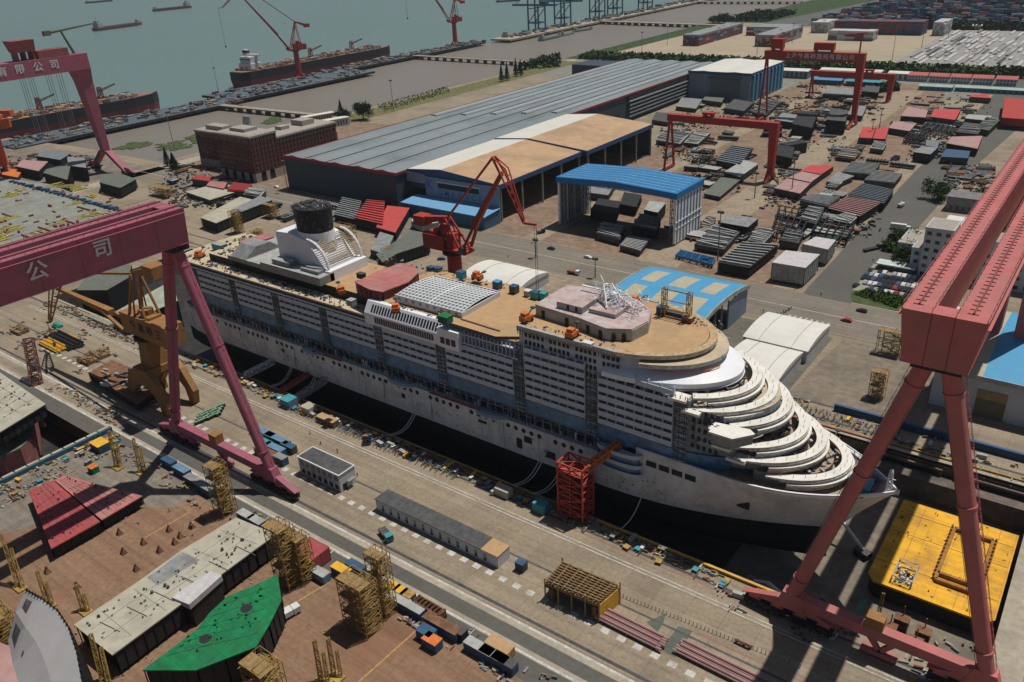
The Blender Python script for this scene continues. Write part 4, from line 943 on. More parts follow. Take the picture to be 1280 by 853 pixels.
# blue and tan striped canopy behind the ship bow
SB = mat('canopy_blue', (.07,.30,.52), .5, .06, .2, dirt=(.10,.30,.46), dscale=.06, damt=.4); ST = mat('canopy_tan', (.40,.36,.26), .7, .1, .2)
t = thing('canopy_shed', 'rounded canopy shed with blue and tan chequered roof behind the ship', 'shed', (-166, 270, 0)); W, D = 46, 55
def crv(u): return 12.6+3.6*math.sin(math.pi*min(1,max(0,u)))**.75
m = MB(); N = 20
tan = [(5,14,3,25),(5,14,29,43),(18,26,20,28.0),(18,26,3,17),(30,38,3,17)]
cells = [(x, x+1.35) for x in [i*1.35 for i in range(34)]]
for j in range(N):
    y0, y1 = D*j/N, D*(j+1)/N
    for (xa, xb) in cells:
        xm, ym = (xa+xb)/2, (y0+y1)/2; tn = 0
        for (px0, px1) in ((6,12),(19,27.5),(34,40)):
            if px0 < xm < px1 and (3 < ym < 26 or 29 < ym < 46): tn = 1
        m.add([(xa,y0,crv(y0/D)),(xb,y0,crv(y0/D)),(xb,y1,crv(y1/D)),(xa,y1,crv(y1/D))], [(0,1,2,3)], tn)
m.build('roof', [SB, ST], t)
m = MB()
for xa, xb in ((-.5,0),(W,W+.5)):
    pts = [(D*j/N, crv(j/N)+.3) for j in range(N+1)]+[(D*(N-j)/N, crv((N-j)/N)-1.6) for j in range(N+1)]
    m.prism_x(pts, xa, xb)
m.box(0,W,-.4,-.1,11.4,12.7); m.box(0,W,D+.1,D+.4,11.4,12.7); m.box(W*.47,W*.47+.25,0,D,16.0,16.1) if 0 else None; m.build('roof_edge', LGREY, t)
m = MB()
for k in range(9):
    y = 1+k*(D-2)/8
    for x in (.6, W-.6): m.beam((x,y,0),(x,y,crv(y/D)-1),.5)
    m.beam((.6,y,crv(y/D)-1.2),(W-.6,y,crv(y/D)-1.2),.4); m.beam((.6,y,crv(y/D)-2.6),(W-.6,y,crv(y/D)-2.6),.3)
m.build('frame', GREY, t)
m = MB(); m.box(W-.4,W-.1,34,D-1,0,12.5); m.build('side_wall', BWALLY, t); m = MB(); m.box(.1,.4,1,D-1,3,12.5); m.build('side_wall', BWALLY, t)
# white storage tents
def tent(label, x0, x1, y0, y1, h, rise, ribs=2):
    t = thing('storage_tent', label, 'tent', (x0, y0, 0)); W, D = x1-x0, y1-y0; m = MB(); n = 14
    pf = [(D*k/n, h+rise*math.sin(math.pi*k/n)**.8) for k in range(n+1)]
    m.prism_x([(0,h-.4)]+pf+[(D,h-.4)], 0, W); m.build('roof', OFFW, t)
    m = MB(); m.box(.3,W-.3,.3,D-.3,0,h-.4); m.build('wall', WWALL, t)
    m = MB()
    for k in range(ribs): x = W*(k+.5)/ribs if ribs > 1 else W/2; m.path([(x, p[0], p[1]+.06) for p in pf], .14, 4)
    m.build('rib', LGREY, t)
    return t
tent('white curved fabric tent behind the glass pool roof and beside the red jib crane', -252, -216, 283, 309, 5.5, 2.2)
tent('nearer half of the off white tent pair beside the ship bow', -106, -83, 262, 289.5, 5, 1.5)
tent('farther half of the off white tent pair beside the ship bow', -108, -81.5, 290, 318, 5.4, 1.6)
m = MB(); m.box(-2,2,-3.5,3.5,0,3.4); m.box(-2.1,2.1,-3.6,3.6,3.4,3.6,1)
solid('site_cabin', m, [CBLUE, TEAL], 'small bright blue cabin at the corner of the off white tents', 'cabin', at(952,414))
# blue and white hall behind the tan halls
t, W, D = hall('white_roof_hall', 'blue grey hall with white roof and large door beyond the steel plate yard', -370, -305, 783, 872, 27, BWALL, mat('white_flat_roof',(.62,.61,.56),.6,.06,.1), NAVY, 1.8, 2, peak=1.2)
m = MB(); m.box(24,54,-.4,-.05,4,22); m.build('door', mat('door_grey',(.13,.16,.19),.6), t)
m = MB(); m.box(22,56,-2.5,-.5,21.8,23.2); m.build('door_hood', DGREY, t)
for k in range(9): m = MB(); m.box(W+.5,W+1.4,5+k*9.5,9+k*9.5,1,25); m.build('buttress', LBLUE, t)
# hall with blue and tan roof at right
t = thing('block_hall', 'long white walled hall with blue and tan striped roof and tall brown doors', 'warehouse', (-36, 283, 0)); W, D = 130, 60
m = MB(); m.box(0,W,0,D,0,15); m.build('wall', WWALL, t)
m = MB()
for k in range(18):
    a, b_ = k*7.25, (k+1)*7.25
    c = 1 if (k % 3) == 1 else 0
    m.add([(a,-.5,15.02),(b_,-.5,15.02),(b_,D/2,19),(a,D/2,19)], [(0,1,2,3)], c); m.add([(a,D/2,19),(b_,D/2,19),(b_,D+.5,15.02),(a,D+.5,15.02)], [(0,1,2,3)], c)
m.add([(0,-.5,15.02),(0,D/2,19),(0,D+.5,15.02)], [(0,1,2)], 0); m.build('roof', [SB, ST], t)
m = MB(); m.box(-.3,W,-.9,-.52,13.8,15.4); m.build('eave', LGREY, t)
for k in range(6):
    m = MB(); m.box(14+k*16,23+k*16,-.3,-.05,0,10.2,0); m.box(14+k*16,23+k*16,-.32,-.31,7.0,10.2,1); m.build('door', [mat('door_brown',(.15,.13,.085),.8,.2), mat('door_tan',(.33,.22,.10),.8,.2)], t)
# hoarding strip along the far quay
m = MB(); m.box(0,62,-1.2,0,0,2.6,0,1); solid('cable_shelter', m, [mat('navy_board',(.03,.07,.13),.6), NAVY], 'dark blue hoarding strip along the far quay beside the stained pad', 'hoarding', (-62,262,0))
# ------------------------------------------------------------------ brick office building
BRICK = mat('dark_brick', (.13,.048,.036), .9, .3, .8); STONE = mat('pale_stone', (.33,.30,.26), .9, .15, .5)
t = thing('brick_building', 'dark red brick block with stone cornice and arched stone entrance by the basin', 'building', at(322,229))
def wing(x0, x1, y0, y1, h, nm='wing'):
    m = MB(); m.box(x0,x1,y0,y1,0,h); w = m.build(nm, BRICK, t)
    m = MB(); m.box(x0-.2,x1+.2,y0-.2,y1+.2,0,6.5); m.box(x0-.6,x1+.6,y0-.6,y1+.6,h-1,h+.3)
    m.box(x0+1,x1-1,y0+1,y1-1,h+.3,h+.5); m.build('stonework', STONE, w)
    m = MB(); nx = int((x1-x0)/3.4); ny = int((y1-y0)/3.4)
    for f in range(int((h-9)/3.6)+1):
        z = 8+f*3.6
        for i in range(nx): xx = x0+1.7+i*3.4; m.box(xx-.7,xx+.7,y0-.12,y0-.02,z,z+2.2)
        for i in range(ny): yy = y0+1.7+i*3.4; m.box(x1+.02,x1+.12,yy-.7,yy+.7,z,z+2.2)
    m.build('window', GLASS, w)['kind'] = 'stuff'
    m = MB()
    for i in range(nx): xx = x0+1.7+i*3.4; m.box(xx-1.1,xx-.8,y0-.3,y0-.05,h-4.5,h-1); m.box(xx+.8,xx+1.1,y0-.3,y0-.05,h-4.5,h-1)
    for i in range(ny): yy = y0+1.7+i*3.4; m.box(x1+.05,x1+.3,yy-1.1,yy-.8,h-4.5,h-1); m.box(x1+.05,x1+.3,yy+.8,yy+1.1,h-4.5,h-1)
    m.build('pilaster', STONE, w)
wing(-91, -43.5, 14, 32, 29); wing(-43, 0, 0, 24, 34, 'tower_block'); wing(-32, -1, 25, 84, 29, 'long_wing')
m = MB()
for k in range(4): m.box(-38+k*10,-34+k*10,-.5,-.22,0,5.4); m.tube((-36+k*10,-.5,5.4),(-36+k*10,-.22,5.4),2,n=12)
for k in range(2): m.box(.22,.6,5+k*8,9+k*8,0,6.4); m.tube((.22,7+k*8,6.4),(.6,7+k*8,6.4),2,n=12)
m.build('archway', BLACK, t)
for bb in ((-82,-60,19,28,29.3,32.8),(-34,-16,8,20,34.3,36.8),(-26,-12,60,72,29.3,33.5),(-24,-16,42,50,29.3,32)): m = MB(); m.box(*bb); m.build('roof_house', STONE, t)
m = MB(); m.prism_x([(22,29),(26,29),(25.5,42),(24.5,42)], -38, -30); m.build('roof_sail', LGREY, t)
# small waterside buildings
for i, (px, py, w, d, h, mt, lab) in enumerate(((420,158,26,9,7,WWALL,'low white building with long roof beside the dark trees'),(398,150,34,8,5,STONE,'flat pale shed at the land end of the trestle bridge'),(412,176,12,10,8,STONE,'small pale stone hut between brick building and grey hall'))):
    c = at(px, py); t = thing('waterside_building', lab, 'building', c, R(75)); m = MB(); m.box(-w/2,w/2,-d/2,d/2,0,h); m.build('wall', mt, t)
    m = MB(); m.box(-w/2-.4,w/2+.4,-d/2-.4,d/2+.4,h,h+.5); m.build('roof', OFFW, t)
    m = MB()
    for k in range(int(w/3)): m.box(-w/2+1+k*3,-w/2+2.2+k*3,-d/2-.1,-d/2-.02,1.2,h-1.2)
    m.build('window', GLASS, t)
# ------------------------------------------------------------------ white offices by the side road
OFFC = mat('office_white', (.44,.46,.49), .7, .05, .2)
t = thing('office_building', 'white six storey office block with stepped wings behind the pink girder', 'building', (-67, 403, 0))
def block(x0, x1, y0, y1, h, fl, nm='block', rf=None):
    m = MB(); m.box(x0,x1,y0,y1,0,h,0); w = m.build(nm, [OFFC], t)
    m = MB(); m.box(x0-.2,x1+.2,y0-.2,y1+.2,h,h+.9); m.build('parapet', OFFC, w)
    m = MB(); m.box(x0+.4,x1-.4,y0+.4,y1-.4,h+.91,h+.95); m.build('roof', rf or STONE, w)
    nx = max(1, int((x1-x0)/4)); ny = max(1, int((y1-y0)/4))
    for f in range(fl):
        z = h/fl*f+1.2; m = MB()
        for i in range(nx): xx = x0+(i+.5)*(x1-x0)/nx; m.box(xx-1,xx+1,y0-.1,y0-.02,z,z+1.7)
        for i in range(ny): yy = y0+(i+.5)*(y1-y0)/ny; m.box(x0-.1,x0-.02,yy-1,yy+1,z,z+1.7)
        m.build('window', GLASS, w)
block(0, 12, 0, 16, 24, 6, 'stair_tower'); block(12.1, 60, 2, 16, 21, 5, 'main_block'); block(-5, -.1, 4, 14, 12, 3, 'low_wing'); block(-14, 1, 17, 40, 9, 2, 'rear_wing', STONE); block(2, 22, 19, 46, 17, 4, 'side_block', OFFW)
t = thing('guard_house', 'small pale canopy house with light roof beside the packed car park', 'canopy', at(1120,338)); m = MB(); m.box(-8,8,-2.5,2.5,0,2.8); m.build('wall', DGREY, t); m = MB(); m.box(-9,9,-3.5,3.5,2.8,3.3); m.build('roof', mat('pale_roof',(.50,.55,.56),.6), t)
t = thing('long_office', 'long low grey office with windows beyond the round tree', 'building', at(1182,262)); m = MB(); m.box(0,60,-2,12,0,8); m.build('wall', mat('shed_grey',(.26,.26,.26),.8), t); m = MB(); m.box(-.5,60.5,-2.5,12.5,8,8.6); m.build('roof', mat('slate_roof',(.17,.165,.165),.8), t)
for k in range(18): m = MB(); m.box(2+k*3.2,3.6+k*3.2,-2.15,-2.02,1,3.4); m.build('window', GLASS, t)
# ------------------------------------------------------------------ ship sections lying in the yards
PPINK = mat('pale_primer_pink', (.38,.22,.21), .8, .2, .3, dirt=(.30,.24,.22), dscale=.15, damt=.6)
RRED = mat('raw_red', (.45,.06,.06), .8, .15, .3, dirt=(.33,.10,.09), dscale=.2, damt=.4)
BGREY = mat('blue_grey_plate', (.16,.19,.21), .7, .2, .4, dirt=(.11,.12,.12), dscale=.2, damt=.5)
GGREY = mat('green_grey_plate', (.12,.135,.115), .8, .2, .4, dirt=(.16,.15,.12), dscale=.2, damt=.5)
WRAP = mat('white_wrap', (.50,.49,.50), .7, .15, .8, dirt=(.38,.33,.30), dscale=.3, damt=.6)
CREAM = mat('cream_plate', (.40,.38,.30), .8, .15, .3, dirt=(.26,.24,.19), dscale=.12, damt=.6)
def ccw(ps):
    a = sum(ps[i].x*ps[(i+1) % len(ps)].y-ps[(i+1) % len(ps)].x*ps[i].y for i in range(len(ps)))
    return ps if a > 0 else ps[::-1]
def block(px, h, top, label, side=DGREY, style='flat', ribs=7, name='ship_block', cat='ship section', th=None, group=None, base=1.2, mir=False):
    """a hull or deck section: four top corners surveyed at height h"""
    ps = ccw([at(x, y, h) for x, y in px]); c = sum(ps, Vector())/len(ps); c.z = 0
    q = [p-c for p in ps]; t = thing(name, label, cat, c, group=group)
    th = th or h-base
    P2 = [(p.x, p.y) for p in q]; n = len(P2)
    if style != 'grid':
        m = MB(); m.prism([(x*.97, y*.97) for x, y in P2], h-th, h-.35); fm = m
        m = MB(); m.prism(P2, h-.35, h)
        m.build('plate', top, t)
        r = fm
        for i in range(n):
            a, b = Vector(P2[i]), Vector(P2[(i+1) % n]); L = (b-a).length; k = max(2, int(L/2.6)); nn = Vector((b.y-a.y, a.x-b.x)).normalized()*.0
            for j in range(k+1): p = a.lerp(b, j/k)*.985; r.obox((p.x, p.y, h-th), .22, .22, th-.4, 0)
        r.build('frame', side, t)
    q3 = [Vector((x, y, 0)) for x, y in P2]
    def uv(u, v, z): p = q3[0].lerp(q3[1], u).lerp(q3[3].lerp(q3[2], u), v); return (p.x, p.y, z)
    if style in ('ribs', 'ribs2'):
        r = MB()
        for j in range(ribs):
            v = (j+.5)/ribs; a, b = (uv(0,v,h+.4), uv(1,v,h+.4)) if style == 'ribs' else (uv(v,0,h+.4), uv(v,1,h+.4)); r.beam(a, b, .8)
        r.build('rib', top if not mir else LGREY, t)
    if style == 'grid':
        r = MB()
        for j in range(ribs+1):
            v = j/ribs
            for zz in (h-.4, h-th+.4): r.beam(uv(0,v,zz), uv(1,v,zz), .5); r.beam(uv(v,0,zz), uv(v,1,zz), .5)
            for u in (0,1): r.beam(uv(u,v,.2), uv(u,v,h), .4); r.beam(uv(v,u,.2), uv(v,u,h), .4)
        r.build('girder', top, t)
    if style == 'bars':
        r = MB()
        for j in range(ribs): v = (j+.5)/ribs*1.0; dz = random.uniform(.2,1.6); r.beam(uv(random.uniform(0,.1),v,h+dz), uv(random.uniform(.9,1),v+random.uniform(-.04,.04),h+random.uniform(.2,1.2)), random.uniform(.5,1.1))
        r.build('loose_beam', LGREY if random.random() < .6 else GREY, t)
    for i in range(n): s = MB(); p = q3[i]*.8; s.obox((p.x, p.y, 0), 1.4, 1.4, max(.3, h-th), 0); s.build('support', RUST, t)
    return t
Y = [ # steel yard between and beside the red gantries
 ([(880,242),(900,246),(925,225),(902,221)],3,GGREY,'dark green grey plate beside the white wall of the blue portal shed','flat'),
 ([(905,215),(925,221),(948,205),(930,200)],5,LGREY,'light grey plate near the foot of the lower red gantry','flat'),
 ([(1000,214),(1025,219),(1042,208),(1014,206)],5,RRED,'red plate section farthest of the three stepped coloured ones','flat'),
 ([(983,223),(1012,229),(1027,218),(1003,214)],5,PPINK,'pink plate section in the middle of the three stepped ones','flat'),
 ([(968,235),(1000,242),(1014,228),(985,222)],5,PPINK,'dull pink plate section nearest of the three stepped ones','flat'),
 ([(1052,216),(1090,219),(1100,206),(1065,203)],4,BLACK,'black section with row of cut outs behind the blue grey ribbed panel','ribs'),
 ([(1080,226),(1118,230),(1128,218),(1095,214)],4,BLACK,'black framed section at the yard edge beside the side road','ribs'),
 ([(1060,244),(1105,254),(1117,238),(1078,230)],6,BGREY,'blue grey ribbed panel section beside the side road','ribs'),
 ([(1035,260),(1075,270),(1100,254),(1060,247)],6,PPINK,'pink ribbed panel section beside the side road','ribs'),
 ([(1033,227),(1050,228),(1068,220),(1047,215)],4,GREY,'grey pointed plate beyond the stepped pink and red sections','flat'),
 ([(965,285),(1000,292),(1015,265),(975,256)],7,BLACK,'black framework section in the middle of the near steel yard','grid'),
 ([(1000,275),(1020,280),(1030,262),(1010,258)],6,DGREY,'dark framework section leaning against the black one','bars'),
 ([(1000,250),(1035,258),(1050,247),(1015,243)],5,GREY,'grey slatted section behind the black framework','ribs'),
 ([(900,278),(935,284),(948,273),(912,268)],6,GREY,'grey flat topped section beside the crane rail and loose beams','flat'),
 ([(868,305),(905,312),(925,290),(890,284)],4,DGREY,'long dark section heaped with loose pale beams','bars'),
 ([(897,328),(937,335),(973,306),(930,303)],6,BLACK,'large dark section with pale parallel ribs by the main road','ribs'),
 ([(1003,305),(1035,312),(1045,300),(1020,296)],9,WRAP,'pale wrapped superstructure section behind the white one','flat'),
 ([(965,328),(1007,335),(1025,318),(982,313)],10,WRAP,'white wrapped superstructure section standing by the road corner','flat'),
 ([(1042,275),(1062,280),(1078,266),(1062,262)],5,LGREY,'light grey beam bundle section next to the pink ribbed panel','bars'),
 ([(1015,288),(1058,296),(1068,280),(1025,272)],6,BLACK,'black open grid section beside the wrapped ones','grid'),
 ([(935,300),(955,304),(968,290),(945,286)],5,GREY,'small grey upright section between big ribbed one and black framework','bars'),
 ([(975,300),(998,304),(1005,290),(985,286)],5,DGREY,'dark jumbled section directly behind the white wrapped one','bars'),
 ([(1074,172),(1090,173),(1095,159),(1078,159)],5,RRED,'left red roof like section with pale seam','flat'),
 ([(1091,173),(1107,174),(1111,160),(1096,159)],5,RRED,'right red roof like section with pale seam','flat'),
 ([(1111,160),(1137,164),(1145,155),(1117,152)],5,PPINK,'low pink topped section between two red ones','flat'),
 ([(1126,145),(1157,147),(1160,138),(1135,133)],6,PPINK,'faded pink sloped plate section beyond the low pink one','flat'),
 ([(1163,146),(1194,150),(1201,137),(1168,136)],5,RRED,'bright red sloped section in the far part of the yard','flat'),
 ([(1206,148),(1235,151),(1240,145),(1210,143)],5,LGREY,'pale pointed section right of the bright red one','flat'),
 ([(1183,179),(1222,186),(1228,170),(1190,171)],6,PPINK,'large greyish pink plate section beside the road bend','flat'),
 ([(1176,196),(1210,198),(1213,189),(1182,186)],5,CBLUE,'dark blue box section in front of the greyish pink plate','flat'),
 ([(1142,190),(1163,193),(1173,184),(1152,183)],7,GREY,'grey topped box section left of the dark blue one','flat'),
 ([(1157,182),(1172,184),(1175,176),(1158,175)],7,BGREY,'small blue grey topped section behind the grey box','flat'),
 ([(1212,121),(1239,123),(1235,118),(1215,118)],5,RRED,'red section farthest back near the village houses','flat'),
 ([(990,155),(1015,160),(1022,142),(1000,138)],10,BLACK,'tall black hull section under the high red gantry','flat'),
 ([(962,192),(990,198),(993,184),(970,180)],8,BLACK,'dark hull section beside the leaning grey panel','flat'),
 ([(1035,150),(1057,152),(1060,138),(1038,135)],11,DGREY,'tall dark section near the leg of the high red gantry','flat'),
 ([(1060,143),(1078,145),(1083,133),(1065,131)],5,GREY,'flat grey section behind the leg of the high red gantry','flat'),
 ([(1077,114),(1098,116),(1100,108),(1082,107)],6,DGREY,'dark section beside the small far gantry','flat'),
 ([(1028,118),(1070,120),(1075,110),(1035,109)],5,GREY,'long grey plate section under the small far gantry','flat'),
 ([(968,150),(990,153),(1000,144),(978,141)],6,GREY,'grey section at the leg of the high red gantry','flat'),
 ([(940,140),(957,144),(975,128),(960,125)],4,DGREY,'dark heap section in front of the white roofed hall','bars'),
 ([(905,135),(930,139),(942,128),(918,124)],5,DGREY,'long tilted dark plate before the white roofed hall','flat'),
 ([(878,125),(902,128),(908,118),(885,116)],5,GGREY,'rounded dark green section by the great hall louvres','flat'),
 ([(845,133),(870,136),(878,124),(852,122)],4,GREY,'grey plate section by the great hall wall','flat'),
 ([(815,150),(835,153),(842,142),(820,140)],4,DGREY,'dark plate beside the end of the tan roofed halls','flat'),
 ([(820,175),(850,180),(862,168),(832,163)],4,GREY,'grey section between tan halls and lower red gantry','bars'),
 ([(855,178),(872,180),(888,166),(870,163)],4,LGREY,'pale strip section inside the lower red gantry span','bars'),
 ([(895,200),(925,206),(940,186),(915,182)],5,BGREY,'stepped blue grey section inside the lower red gantry span','ribs'),
 ([(805,262),(822,266),(832,254),(812,251)],8,LGREY,'pale topped section standing in the shade of the blue portal shed','flat'),
 ([(775,255),(795,259),(802,244),(780,240)],6,BLACK,'black section deep under the blue portal shed','flat'),
 ([(775,308),(800,315),(812,300),(785,296)],3,BLACK,'low black grid lying at the front of the blue portal shed','ribs'),
 ([(1220,160),(1236,163),(1250,150),(1232,148)],5,GGREY,'dark green grey section near the far end of the side road','bars'),
 ([(1130,172),(1150,175),(1160,166),(1140,163)],5,BLACK,'black lattice section between the low pink and grey ones','grid'),
 ([(1150,160),(1185,165),(1192,156),(1160,152)],5,DGREY,'long dark lattice section in front of the bright red one','grid'),
 ([(1195,165),(1222,168),(1232,156),(1205,154)],4,DGREY,'dark pile of beams in front of the pale pointed section','bars'),
 ([(1088,185),(1104,187),(1108,180),(1092,178)],4,LGREY,'small white topped section just below the red roof like pair','bars'),
 ([(1045,196),(1068,199),(1075,190),(1052,188)],3,RUST,'low rusty scrap section left of the brown open ground','bars'),
 ([(845,318),(890,330),(894,322),(851,312)],2.6,BLUE,'low bright blue frame section by the main road beside the portal shed','grid'),
 ([(738,262),(770,268),(776,252),(748,248)],7,BLACK,'black hull section at the back left under the blue portal shed','flat'),
 ([(790,282),(822,288),(826,272),(800,268)],6,DGREY,'dark tilted section at the right under the blue portal shed','bars'),
 ([(745,292),(775,300),(782,284),(752,278)],4,BLACK,'black low section in the middle under the blue portal shed','bars'),
 ([(730,240),(760,244),(768,232),(740,229)],5,GREY,'grey section seen through the back of the blue portal shed','flat'),
 ([(876,283),(888,286),(895,273),(884,271)],1.6,YEL,'ochre beams lying beside the crane track right of the portal shed','bars'),
 # yard beyond the ship's stern
 ([(443,272),(478,280),(481,252),(459,250)],7,RRED,'red section with five heavy ribs beside the great hall','ribs'),
 ([(470,284),(494,291),(512,260),(484,257)],6,RRED,'flat red section with pale weld line next to the ribbed one','flat'),
 ([(418,268),(444,274),(452,252),(428,247)],6,GREY,'grey ribbed section left of the ribbed red one','ribs'),
 ([(463,312),(482,318),(492,295),(475,290)],5,GREY,'grey rounded section below the flat red one','flat'),
 ([(496,317),(537,304),(536,292),(515,288),(470,318),(478,328)],7,GGREY,'long deck section with yellow marks on its roof behind the red block','flat'),
 ([(514,276),(526,282),(548,278),(545,270),(518,271)],5,WRAP,'white curved shell section beside the sky blue lean to','flat'),
 ([(250,272),(270,279),(330,253),(300,246)],7,CREAM,'pale tan deck section with dark side behind the pink girder','flat'),
 ([(290,262),(301,265),(340,250),(325,245)],8,GREY,'grey roofed deck section behind the brick block','flat'),
 ([(232,240),(262,250),(295,240),(262,232)],4,CREAM,'low cream plate section beyond the pink girder end','flat'),
 ([(240,225),(262,228),(264,222),(246,220)],5,RRED,'red ribbed section leftmost in the row before the brick building','ribs'),
 ([(258,232),(280,236),(284,228),(262,226)],5,PINK,'pinkish red section second in the row before the brick building','flat'),
 ([(284,238),(308,240),(315,232),(292,229)],5,RRED,'red ribbed section rightmost in the row before the brick building','ribs'),
 ([(304,243),(325,246),(332,238),(312,236)],5,LGREY,'white jumbled section right of the red row','bars'),
 ([(54,216),(84,225),(88,208),(62,207)],13,GGREY,'tall black section with green grey top near the far pink crane','flat'),
 ([(20,208),(48,214),(60,202),(28,200)],8,PPINK,'wide low section with dull pink top near the red crane base','flat'),
 ([(45,195),(75,200),(88,192),(55,188)],7,BGREY,'blue grey section in front of the basin wall','flat'),
 ([(85,207),(108,210),(106,198),(84,196)],11,GREY,'tall dark section with grey roof by the far crane leg','flat'),
 ([(124,228),(150,235),(170,224),(148,216),(128,218)],8,GGREY,'rounded hull section with grey top and pink patches by the far crane foot','flat'),
 ([(2,218),(22,222),(28,213),(6,210)],4,ORNG,'low orange covered section at the left edge','flat'),
]
for px, h, top, lab, st in Y:
    block(px, h, top, lab, side=LGREY if top is WRAP else BLACK if h > 5 else DGREY, style=st, ribs=9 if st == 'ribs' else 5 if st == 'grid' else 8, mir=(top in (BLACK,)))
# the leaning grey panels under the high gantry
for (px, py, l, w, tl, rz, lab) in ((990,192,20,20,38,R(60),'pale grey panel leaning steeply beside the dark hull section'),(965,170,16,14,-25,R(20),'smaller dark tent shaped panel leaning under the high gantry')):
    m = MB(); m.obox((0,0,1),l,w,.5,rz,0,tilt=R(tl)); m.obox((0,0,0),l*.9,w*.5,8,rz,1); solid('leaning_section', m, [LGREY,BLACK], lab, 'ship section', at(px,py))
# more sections packed between the named ones
SECL = ['dark steel section wedged in the crowded yard', 'grey topped steel section wedged in the crowded yard', 'rust brown steel section wedged in the crowded yard', 'black open frame section wedged in the crowded yard']
r2 = random.Random(21)
AR = ['before the white roofed hall','right of the lower red gantry leg','under the high red gantry','inside the lower red gantry span','beyond the wrapped sections','on the open brown ground','among the far red and pink sections','under the small far gantry','near the blue portal shed','in the yard behind the stern','by the far pink crane','beyond the ship funnel','beside the great hall louvres']
for ai, (a, b, c, d, n) in enumerate(((905,130,985,160,5),(960,175,1010,245,7),(1000,130,1060,165,6),(860,160,940,235,7),(990,232,1060,300,7),(1085,195,1130,225,3),(1120,150,1230,172,8),(1045,118,1110,150,5),(870,275,935,300,4),(210,228,300,262,5),(0,200,110,225,5),(340,255,420,285,5),(830,120,880,150,3))):
    for _ in range(int(n*(2.6 if ai < 9 and ai != 5 else 1.4))):
        p = at(a+(c-a)*r2.random(), b+(d-b)*r2.random()); k = r2.choice((0,0,1,1,2,3,3)); L, W_, Hh = r2.uniform(6,19), r2.uniform(2.5,9), r2.uniform(1,3.8)
        if -192 < p.x < -181: continue
        t = thing('ship_block', SECL[k].replace('in the crowded yard', AR[ai]), 'ship section', p, r2.choice((0,R(90)))+r2.uniform(-.12,.12), 'small sections packed in the yards')
        m = MB(); m.box(-L/2*.95,L/2*.95,-W_/2*.9,W_/2*.9,1,Hh-.3) if k < 3 else m.tower((0,0,.3), L*.9, W_*.9, Hh-.5, 2, .3)
        fm = m
        m = MB(); m.box(-L/2,L/2,-W_/2,W_/2,Hh-.3,Hh)
        for i in range(r2.randrange(0,7)): x = -L/2+1+i*L/7; m.box(x,x+.4,-W_/2,W_/2,Hh,Hh+r2.uniform(.4,1))
        if k != 3: m.build('plate', (DGREY,GREY,RUST,BLACK)[k] if r2.random() < .7 else LGREY, t)
        for i in range(int(L/2)): fm.box(-L/2+i*2,-L/2+i*2+.25,-W_/2,-W_/2+.2,.3,Hh-.3)
        fm.build('frame', (BLACK,DGREY,RUST,BLACK)[k], t)
# loose steel filling the crowded yard, small pieces alike
pro = []
for k in range(5):
    m = MB(); L, W, H = random.uniform(5,11), random.uniform(3,7), random.uniform(1.2,4)
    m.box(-L/2,L/2,-W/2,W/2,0,H,0,1 if k % 2 else 0)
    for i in range(6): m.beam((-L/2,-W/2+W*i/5,H+.2),(L/2,-W/2+W*i/5+random.uniform(-.5,.5),H+random.uniform(.1,.8)),.35,1)
    pro.append(m.mesh('steel_piece', [BLACK if k < 3 else DGREY, (GREY,RUST,LGREY,DGREY,BGREY)[k]]))
rng = random.Random(5)
areas = [(845,300,930,280,16),(905,120,975,150,12),(985,270,1090,300,10),(960,205,1000,260,10),(860,195,930,240,12),(1130,120,1235,170,22),(1000,100,1100,150,20),(830,150,880,200,14),(1140,170,1180,200,6),(380,262,430,290,6),(210,205,300,260,12),(10,195,120,215,16),(1040,185,1075,200,8),(970,120,1060,190,16),(1185,208,1240,238,14)]
AR2 = ['between the large ribbed section and the crane rail','before the white roofed hall','beyond the white wrapped section','by the leaning grey panel','at the foot of the lower red gantry','near the far red sections','under the small far gantry','beside the tan roofed halls','beside the red roof like pair','behind the ship funnel','before the brick building','by the far pink crane foot','left of the open brown ground','under the high red gantry','beyond the long grey office']
for ai, (a, b, c, d, n) in enumerate(areas):
    for _ in range(int(n*1.65)):
        u, v = rng.random(), rng.random(); p = at(a+(c-a)*u, b+(d-b)*v)
        if p.x > -190 and p.x < -183: continue
        k5 = rng.randrange(5)
        o = bpy.data.objects.new('steel_piece', pro[k5]); C.objects.link(o); o.location = p; o.rotation_euler = (0,0,rng.choice((0,R(90)))+rng.uniform(-.2,.2)); sc = rng.uniform(.6,1.3); o.scale = (sc*1.2,sc*.8,sc*.55)
        tag(o, 'small %s steel piece %s' % (('black','black and rusty','black and pale','dark grey','dark and blue grey')[k5], AR2[ai]), 'steelwork', 'loose steelwork in the yards')
m = MB()
for _ in range(3800):
    a = rng.choice(areas+[(860,110,960,160,10),(210,215,300,260,5)]); p = at(a[0]+(a[2]-a[0])*rng.random(), a[1]+(a[3]-a[1])*rng.random())
    m.obox((p.x+rng.uniform(-4,4),p.y+rng.uniform(-8,8),.02),rng.uniform(.5,3.4),rng.uniform(.3,1),rng.uniform(.3,1.5),rng.uniform(0,3.1),rng.choice((0,0,1,2,3)))
struct('scrap', m, [DGREY,RUST,LGREY,BLACK], 'stuff')
